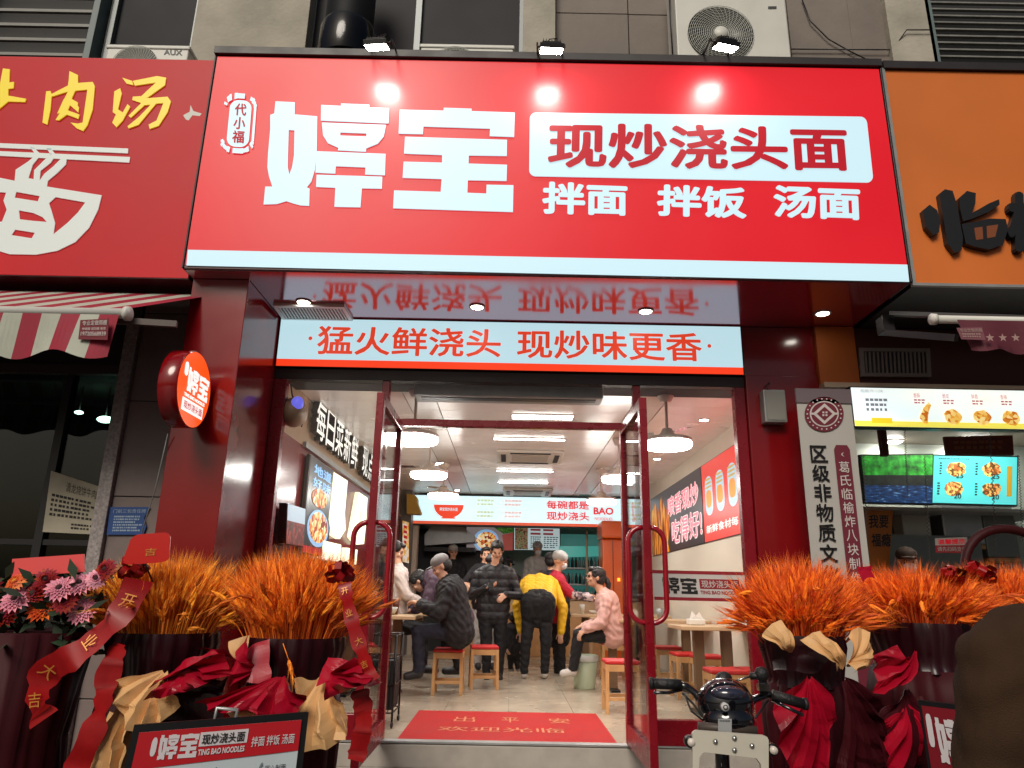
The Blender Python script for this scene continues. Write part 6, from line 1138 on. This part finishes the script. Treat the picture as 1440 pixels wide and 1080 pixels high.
bow(t, A(478, 808, 3.05), .065, 5); ribbon('ribbon', t, [(484, 820, 3.0), (492, 862, 2.96), (508, 915, 2.94), (524, 958, 2.92)], .055, '开业大吉', seed=2); ribbon('ribbon', t, [(505, 970, 2.96), (512, 1010, 2.96), (500, 1070, 2.94)], .07, None, seed=5)
m = MB(); e0 = A(398, 905, 3.02); ear(m, A(406, 928, 3.0), A(411, 950, 3.0) - A(406, 928, 3.0), .07, .009, random.Random(2)); m.tube([e0, A(406, 928, 3.0)], .002, 4, STRAW); m.build('loose_ear', parent=t)
# --- three on the other side
t, c, zw, rb = bouquet('orange wheat bouquet with drooping ears, in front of the red pillar and white banner', 1128, 795, 902, 160, 3.4, 13, 330, .30)
fan(t, 'kraft_sheet', KRAFT, (1112, 922, 3.06), [(1066, 892, 3.02), (1074, 880, 3.02), (1096, 872, 3.05), (1108, 884, 3.06)], 3, .014, 31); fan(t, 'kraft_sheet', KRAFT, (1186, 944, 3.02), [(1122, 902, 3.02), (1130, 888, 3.03), (1150, 884, 3.05), (1172, 905, 3.04)], 3, .016, 32); paper1(t, KRAFT, [(1186, 940, 3.0), (1196, 918, 3.0), (1222, 930, 3.02), (1200, 945, 3.0)], 33, .02); fan(t, 'kraft_sheet', KRAFT, (1188, 942, 3.06), [(1190, 892, 3.1), (1204, 880, 3.1), (1222, 884, 3.1), (1224, 915, 3.06)], 3, .016, 37);
paper1(t, BAND, [(1085, 905, 3.1), (1180, 905, 3.05), (1160, 950, 3.05), (1085, 940, 3.1)], 36, .03);
fan(t, 'red_sheet', RPAP, (1140, 945, 3.08), [(1080, 975, 3.04), (1085, 1050, 2.98), (1110, 1100, 2.96), (1150, 1090, 2.94), (1165, 1010, 3.0)], 5, .04, 71); fan(t, 'red_sheet', FILM, (1185, 950, 3.08), [(1160, 1080, 2.96), (1205, 1100, 2.95), (1245, 1060, 3.0), (1235, 985, 3.04)], 5, .04, 72); fan(t, 'kraft_sheet', KRAFT, (1190, 930, 3.06), [(1225, 898, 3.06), (1226, 935, 3.02), (1196, 948, 3.0)], 3, .015, 73)
t, c, zw, rb = bouquet('wide orange wheat bouquet in glossy film beneath the snack screens', 1292, 806, 884, 200, 3.55, 14, 360, .15)
paper1(t, RPAP, [(1225, 920, 3.2), (1262, 905, 3.15), (1280, 935, 3.12), (1240, 935, 3.2)], 41, .03); paper1(t, FILM, [(1230, 985, 3.15), (1300, 985, 3.1), (1310, 1090, 3.08), (1200, 1060, 3.1)], 42, .05); paper1(t, RPAP, [(1225, 1010, 3.1), (1250, 985, 3.05), (1262, 1000, 3.04), (1232, 1026, 3.05)], 43, .02);
fan(t, 'red_sheet', RPAP, (1290, 915, 3.2), [(1222, 930, 3.12), (1225, 975, 3.08), (1262, 965, 3.06)], 3, .03, 81); fan(t, 'red_sheet', FILM, (1275, 965, 3.14), [(1225, 1000, 3.1), (1215, 1080, 3.05), (1275, 1090, 3.0), (1315, 1060, 3.02)], 5, .04, 82); fan(t, 'red_sheet', RPAP, (1275, 985, 3.1), [(1232, 1010, 3.04), (1240, 1080, 3.0), (1285, 1085, 2.98), (1300, 1020, 3.02)], 4, .03, 83)
m = MB(); paper(m, M('pale_film', (206, 150, 120), .15, coat=.8), [(1225, 800, 3.2), (1288, 792, 3.25), (1292, 808, 3.25), (1210, 812, 3.2)], 44, .02); paper1(t, RPAP, [(1205, 800, 3.2), (1230, 798, 3.22), (1228, 812, 3.2), (1202, 815, 3.2)], 45, .01);
t, c, zw, rb = bouquet('orange wheat bouquet farthest along the street, behind the brown coat', 1420, 803, 876, 170, 3.75, 15, 300, .15)
bow(t, A(1340, 812, 3.4), .07, 8); bow(t, A(1378, 806, 3.5), .08, 9)
m = MB(); P = []
for k in range(20): a = math.pi * k / 19; P.append(A(1428, 835, 4.0) + Vector((-.26 * math.cos(a), 0, .34 * math.sin(a) ** .7)))
m.tube(P, .024, 10, M('dark_red_handle', (50, 8, 12), .55, spec=.2)); q = QY(4.0, (1390, 840), (1470, 840), (1470, 900), (1390, 900)); b_ = A(1428, 870, 4.0); m.lathe([(.2, .005), (.22, .3), (.26, b_.z)], (b_.x, 4.0, 0), 24, FILM); tag(m.build('gift_basket'), 'gift basket with thick dark red arched handle behind the farthest wheat', 'basket')
# --- gerbera basket
Y = 3.15; c = A(52, 880, Y); t = thing('flower_basket', 'gerbera flower basket with pink and orange heads and a pink card', 'flower basket', (c.x, Y, 0))
m = MB(); m.lathe([(.3, .005), (.24, .4), (.20, .75), (.25, c.z - .02)], (c.x - .03, Y, 0), 60, FILM, wob=lambda a, h: 1 + .07 * math.sin(7 * a + 4 * h) * math.sin(3 * h + a) + .05 * math.sin(25 * a)); m.build('wrap', parent=t)
m = MB(); rnd = random.Random(3); lf = M('leaf_green', (40, 58, 36), .5, island=.4)
for i in range(300):
    p = Vector((c.x + rnd.uniform(-.34, .30), Y + rnd.uniform(-.24, .2), c.z + rnd.uniform(-.10, .19))); d = Vector((rnd.uniform(-1, 1), rnd.uniform(-1, .6), rnd.uniform(-.2, 1))).normalized(); s = d.orthogonal().normalized() * .018; L = .06 + .05 * rnd.random(); m.add([p, p + d * L * .5 + s, p + d * L, p + d * L * .5 - s], [(0, 1, 2, 3)], lf)
m.build('leaves', parent=t)
def flower(px, py, r, mp, mc, nm='gerbera'):
    p = A(px, py, Y - .2 + rnd.uniform(-.02, .05)); ax = Vector((rnd.uniform(-.35, .35), -1, rnd.uniform(.1, .7))).normalized(); s = ax.orthogonal().normalized(); u = ax.cross(s); m = MB()
    for ring, (k, n, lift) in enumerate(((1.0, 17, 0.0), (.72, 14, .008), (.45, 11, .014))):
        for i in range(n):
            a = 2 * math.pi * (i + .5 * ring) / n + rnd.uniform(-.06, .06); d = s * math.cos(a) + u * math.sin(a); w_ = s * -math.sin(a) + u * math.cos(a); kr_ = k * rnd.uniform(.9, 1.05); wd = r * .2
            m.add([p + d * r * .15 + ax * lift, p + d * r * .6 * kr_ + w_ * wd + ax * (lift + .012), p + d * r * kr_ + ax * (lift + .002), p + d * r * .6 * kr_ - w_ * wd + ax * (lift + .012)], [(0, 1, 2, 3)], mp)
    f = m.build(nm, parent=t); f['label'] = 'flower head'
    m = MB(); Rz = ax.to_track_quat('Z', 'Y').to_matrix(); m.ell(p + ax * .012, (r * .24, r * .24, .012), mc, Rz, 14, 8); m.build('centre', parent=f)
PK = M('pink_petal', (240, 164, 184), .6, island=.15); OR = M('orange_petal', (226, 100, 40), .6, island=.2); RD = M('red_petal', (150, 16, 24), .6, island=.25); DC = M('flower_dark_centre', (50, 14, 20), .8); YC = M('flower_gold_centre', (200, 140, 40), .8)
for px, py, r, mp, mc in ((22, 844, .062, PK, DC), (84, 829, .058, PK, DC), (112, 822, .055, PK, DC), (116, 860, .062, PK, DC), (60, 857, .062, OR, YC), (136, 815, .045, PK, DC), (24, 820, .05, OR, YC), (50, 835, .06, RD, DC), (92, 848, .05, RD, DC), (5, 865, .06, RD, DC), (150, 802, .05, RD, DC), (66, 815, .05, RD, DC), (-15, 830, .06, RD, DC), (105, 838, .05, RD, DC)): flower(px, py, r, mp, mc)
m = MB(); q = QY(2.98, (17, 786), (118, 779), (119, 804), (16, 812)); m.qrect(q, 0, 0, 1, 1, 0, M('pink_red_card', (226, 84, 84), .35), .006); m.build('greeting_card', parent=t)
m = MB(); m.tube([q.p(.5, 1), q.p(.5, 2.6, -.1)], .004, 6, lf); m.build('card_stick', parent=t)

# ------------------------------------------------------------------ standing menu board
q0 = Quad(A(196, 1030, 2.42), A(424, 1012, 2.62), Vector((0, 0, 0)), Vector((0, 0, 0))); tl, tr = q0.c[0], q0.c[1]; dn = Vector((0, -.10, -.86)); q = Quad(tl, tr, tr + dn, tl + dn - Vector((.03, 0, 0)))
t = thing('menu_standee', 'low black framed advertising board with red heading, standing in front of the wheat', 'advertising board', ((tl.x + tr.x) / 2, 2.45, 0)); m = MB(); m.qrect(q, -.04, -.025, 1.045, 1.02, -.004, BLACK, .03); m.build('frame', parent=t); m = MB(); m.qrect(q, 0, 0, 1, 1, .002, M('standee_paper', (186, 198, 204), .35)); m.build('print', parent=t)
m = MB(); m.qpoly(q, [(0, 0), (1, 0), (1, .105), (0, .118)], .004, M('standee_red', (178, 24, 34), .35)); m.build('red_heading', parent=t); ww = M('standee_white', (206, 200, 204), .4); m = MB(); brand(m, q, .13, .014, .36, .095, .006, ww); m.qrect(q, .365, .016, .66, .062, .006, ww); m.qtext(q, '现炒浇头面', .38, .023, .64, .056, .008, BLACK, .012); m.qtext(q, 'TING BAO NOODLES', .37, .072, .65, .090, .006, ww, .05)
m.qtext(q, '拌面 拌饭 汤面', .69, .045, .965, .078, .006, ww, .01); m.qpoly(q, rrect(.085, .02, .118, .08, .014, .02), .006, ww); pk2 = M('standee_plum', (140, 60, 90), .5); m.qtext(q, '开业福利', .08, .17, .42, .30, .005, pk2, .022); m.qtext(q, '开业福利', .08, .17, .42, .30, .008, MATS['standee_paper'], .006)
for u in (.52, .80): m.qtext(q, '五星大厨' if u < .6 else '匠心制面', u, .145, u + .13, .172, .005, BLACK); m.qtext(q, '好食材', u + .02, .185, u + .11, .208, .005, pk2); m.qell(q, u - .02, .178, .025, .045, .005, M('laurel_grey', (110, 120, 124), .5), 12, a0=math.pi * .5, a1=math.pi * 1.5, hole=.75); m.qell(q, u + .15, .178, .025, .045, .005, M('laurel_grey', ()), 12, a0=-math.pi * .5, a1=math.pi * .5, hole=.75)
m.qrows(q, .1, .46, .9, .9, 7, 14, .005, pk2); m.build('lettering', parent=t); m = MB()
for k in (.06, .94): p = q.p(k, 1.0); m.tube([p, (p.x, p.y - .02, .0)], .012, 8, BLACK); p = q.p(k, .1, -.03); m.tube([p, (p.x, p.y + .35, .0)], .01, 8, BLACK)
m.build('leg', parent=t); m = MB(); c0, c1 = q.p(.44, -.06, -.02), q.p(.57, -.05, -.02); m.tube([q.p(.44, 0, -.02), c0, c1, q.p(.57, 0, -.02)], .007, 8, STEEL); m.build('carry_handle', parent=t)
p = A(1400, 1060, 2.6); q = Quad(A(1296, 992, 2.75), A(1440, 1010, 2.5), A(1440, 1010, 2.5) + Vector((0, -.05, -.8)), A(1296, 992, 2.75) + Vector((0, -.05, -.8))); t = thing('menu_standee', 'dark red advertising board half hidden behind the brown coat', 'advertising board', (q.c[0].x, 2.6, 0)); m = MB(); m.qrect(q, -.04, -.02, 1.04, 1.05, -.004, BLACK, .03); m.build('frame', parent=t); m = MB(); m.qrect(q, 0, 0, 1, .5, .002, M('standee_red2', (120, 16, 30), .4)); m.qrect(q, 0, .5, 1, 1, .002, MATS['standee_paper']); m.build('print', parent=t); m = MB(); brand(m, q, .12, .04, .6, .22, .006, ww); m.qpoly(q, rrect(.03, .03, .09, .16, .02, .03), .006, ww); m.build('lettering', parent=t)

# ------------------------------------------------------------------ electric bicycle, front towards the camera
t = thing('electric_bicycle', 'black electric bicycle with white front carrier parked facing the street, handlebars before the glass', 'electric bicycle', tuple(AZ(1022, 1300, 0) if False else (.80, 3.0, 0)))
RUB = M('rubber_black', (20, 20, 22), .55, bump=(80, .3)); GLB = M('gloss_black_shell', (12, 13, 18), .08, coat=1.0); CRM = M('crome', (190, 190, 188), .15, 1.0); CAR = M('carrier_white', (196, 192, 178), .4, noise_=(6, .08)); Yh = 2.8
m = MB(); m.tube([A(952, 963, Yh), A(965, 965, Yh), A(978, 975, Yh), A(992, 997, Yh - .03), A(1020, 1008, Yh - .03), A(1046, 998, Yh - .03), A(1060, 984, Yh), A(1080, 976, Yh + .02), A(1092, 979, Yh + .02)], .013, 10, GLB); m.build('handlebar', parent=t)
for (a, b) in (((918, 961), (958, 963)), ((1086, 977), (1130, 990))): m = MB(); m.tube([A(*a, Yh), A((a[0] + b[0]) / 2, (a[1] + b[1]) / 2, Yh), A(*b, Yh)], .0185, 14, RUB); m.tube([A(*(a if a[0] < 1000 else b), Yh), A(*(a if a[0] < 1000 else b), Yh) + Vector((-.012 if a[0] < 1000 else .012, 0, 0))], .021, 14, RUB); m.build('grip', parent=t)
m = MB(); m.tube([A(958, 970, Yh), A(940, 974, Yh - .04), A(920, 974, Yh - .06)], .006, 6, GLB); m.build('brake_lever', parent=t); m = MB(); m.tube([A(1086, 985, Yh), A(1105, 994, Yh - .05), A(1130, 1006, Yh - .06)], .006, 6, GLB); m.build('brake_lever', parent=t)
m = MB(); cc = A(1020, 988, 2.74); m.ell(cc, (.098, .085, .082), GLB); m.ell(cc + Vector((0, -.03, -.05)), (.09, .07, .055), GLB); m.build('headlamp_cowl', parent=t); m = MB(); m.ell(cc + Vector((-.002, -.052, .036)), (.062, .04, .026), M('display_glass', (40, 42, 58), .06, coat=1)); m.build('display', parent=t)
m = MB(); bd = A(1019, 994, 2.64); m.lathe([(.001, -.012), (.013, -.010), (.014, .01)], (bd.x, bd.y, bd.z), 20, M('badge_white', (190, 190, 190), .3), axis='y'); m.lathe([(.001, -.0135), (.008, -.0125), (.0085, -.01)], (bd.x, bd.y, bd.z), 16, BLACK, axis='y'); m.lathe([(.001, -.015), (.005, -.014), (.0055, -.012)], (bd.x, bd.y, bd.z), 14, MATS['badge_white'], axis='y'); m.build('badge', parent=t)
q = QY(2.62, (1010, 1011), (1029, 1011), (1029, 1030), (1010, 1028)); m = MB(); m.qrect(q, 0, 0, 1, 1, 0, M('tag_grey', (150, 152, 154), .5), .004); m.qrows(q, .1, .1, .9, .25, 1, 4, .002, M('tag_ink', (70, 74, 80), .5)); m.build('number_tag', parent=t)
m = MB(); kb = A(1018, 955, 2.78); m.ell(kb, (.03, .028, .026), RUB); m.tube([kb, cc + Vector((0, 0, .06))], .014, 8, RUB); m.build('phone_clamp', parent=t)
m = MB(); m.tube([A(1033, 958, 2.78), A(1055, 951, 2.78)], .004, 6, CRM); m.tube([A(1055, 951, 2.78), A(1070, 950, 2.78)], .012, 8, RUB); m.ell(A(1071, 948, 2.78), (.026, .024, .026), RUB); m.tube([A(1072, 955, 2.79), A(1074, 976, 2.8)], .015, 10, RUB); m.box(tuple(A(1068, 972, 2.77)), tuple(A(1078, 961, 2.80)), CRM); m.build('mirror_arm', parent=t)
m = MB(); m.tube([A(960, 975, Yh), A(975, 990, 2.76), A(990, 1010, 2.74), A(1003, 1022, 2.74)], .004, 6, RUB); m.tube([A(962, 975, Yh), A(972, 1000, 2.70), A(995, 1018, 2.72)], .0035, 6, RUB); m.tube([A(1080, 985, Yh), A(1062, 1010, 2.72), A(1040, 1020, 2.74)], .004, 6, RUB); m.build('cable', parent=t)
m = MB(); m.tube([A(982, 1022, 2.66), A(1064, 1028, 2.66)], .016, 10, M('brown_tube', (70, 60, 54), .5)); m.build('cross_tube', parent=t)
Yc = 2.58; q = QY(Yc, (974, 1027), (1081, 1035), (1081, 1135), (974, 1127)); m = MB(); P = rrect(0, 0, 1, .34, .06, .08) ; m.qpoly(q, [(0, .06), (.02, .015), (.06, 0), (.94, 0), (.98, .015), (1, .06), (1, 1), (.93, 1), (.90, .42), (.84, .33), (.14, .30), (.09, .38), (.07, 1), (0, 1)], 0, CAR, (), .018); m.build('carrier', parent=t, bevel=.006)
m = MB()
for u, v in ((.30, .14), (.78, .16), (.55, .07), (.55, .24)): s_ = q.p(u, v, .003); m.lathe([(.001, -.005), (.006, -.003), (.009, .002)], tuple(s_), 12, CRM, axis='y')
m.build('bolt', parent=t)
for k, (px, py) in enumerate(((971, 1043), (1086, 1054))): m = MB(); s_ = A(px, py, 2.6); m.lathe([(.001, -.022), (.012, -.02), (.014, 0)], tuple(s_), 16, M('lamp_lens_white', (210, 200, 190), .2), axis='y'); m.lathe([(.015, -.012), (.019, -.006), (.019, .02)], tuple(s_), 18, BLACK, axis='y'); m.build('indicator', parent=t)
# wheels, fork, frame, saddle run back from the carrier
bx = A(1025, 1040, 2.7).x; wr_ = .24
def wheel(yc):
    m_ = MB(); tr_ = MB(); tr_.tube([(bx, yc + wr_ * math.cos(a * math.pi / 20), wr_ + .003 + wr_ * .9 * math.sin(a * math.pi / 20)) for a in range(41)], .034, 10, RUB, caps=False); w_ = tr_.build('wheel', parent=t)
    m_.lathe([(.06, -.03), (.06, .03)], (bx, yc, wr_ + .003), 20, GLB, axis='x')
    for a in range(6): th = a * math.pi / 3; m_.bar((bx, yc, wr_), (bx, yc + wr_ * .8 * math.cos(th), wr_ + wr_ * .8 * math.sin(th)), .018, .02, CRM)
    m_.build('rim', parent=w_)
BX0 = bx; wheel(2.78); bx = BX0 + .30; wheel(3.85); bx = BX0
m = MB(); 
for s_ in (-1, 1): m.tube([(bx + s_ * .06, 2.78, wr_), (bx + s_ * .055, 2.80, .62), (bx, 2.82, .72)], .016, 8, GLB); 
m.tube([(bx, 2.82, .70), (bx, 2.79, 1.0)], .022, 10, GLB); m.build('fork', parent=t)
m = MB(); m.grid(lambda u, v: (bx + (v - .5) * .10, 2.78 + .285 * math.cos(math.pi * (.1 + .75 * u)), wr_ + .285 * math.sin(math.pi * (.1 + .75 * u)) - .02 * abs(v - .5)), 14, 4, GLB, True); m.build('mudguard', parent=t)
m = MB(); m.tube([(bx, 2.86, .72), (bx + .08, 3.1, .42), (bx + .19, 3.45, .36), (bx + .30, 3.85, .28)], .032, 10, CAR); m.tube([(bx + .2, 3.5, .36), (bx + .22, 3.55, .70)], .018, 10, GLB); m.build('frame', parent=t); m = MB(); m.ell((bx + .225, 3.58, .735), (.11, .17, .045), RUB); m.build('saddle', parent=t)
m = MB(); m.box((bx + .07, 3.3, .36), (bx + .25, 3.5, .62), GLB); m.build('battery_box', parent=t, bevel=.02)
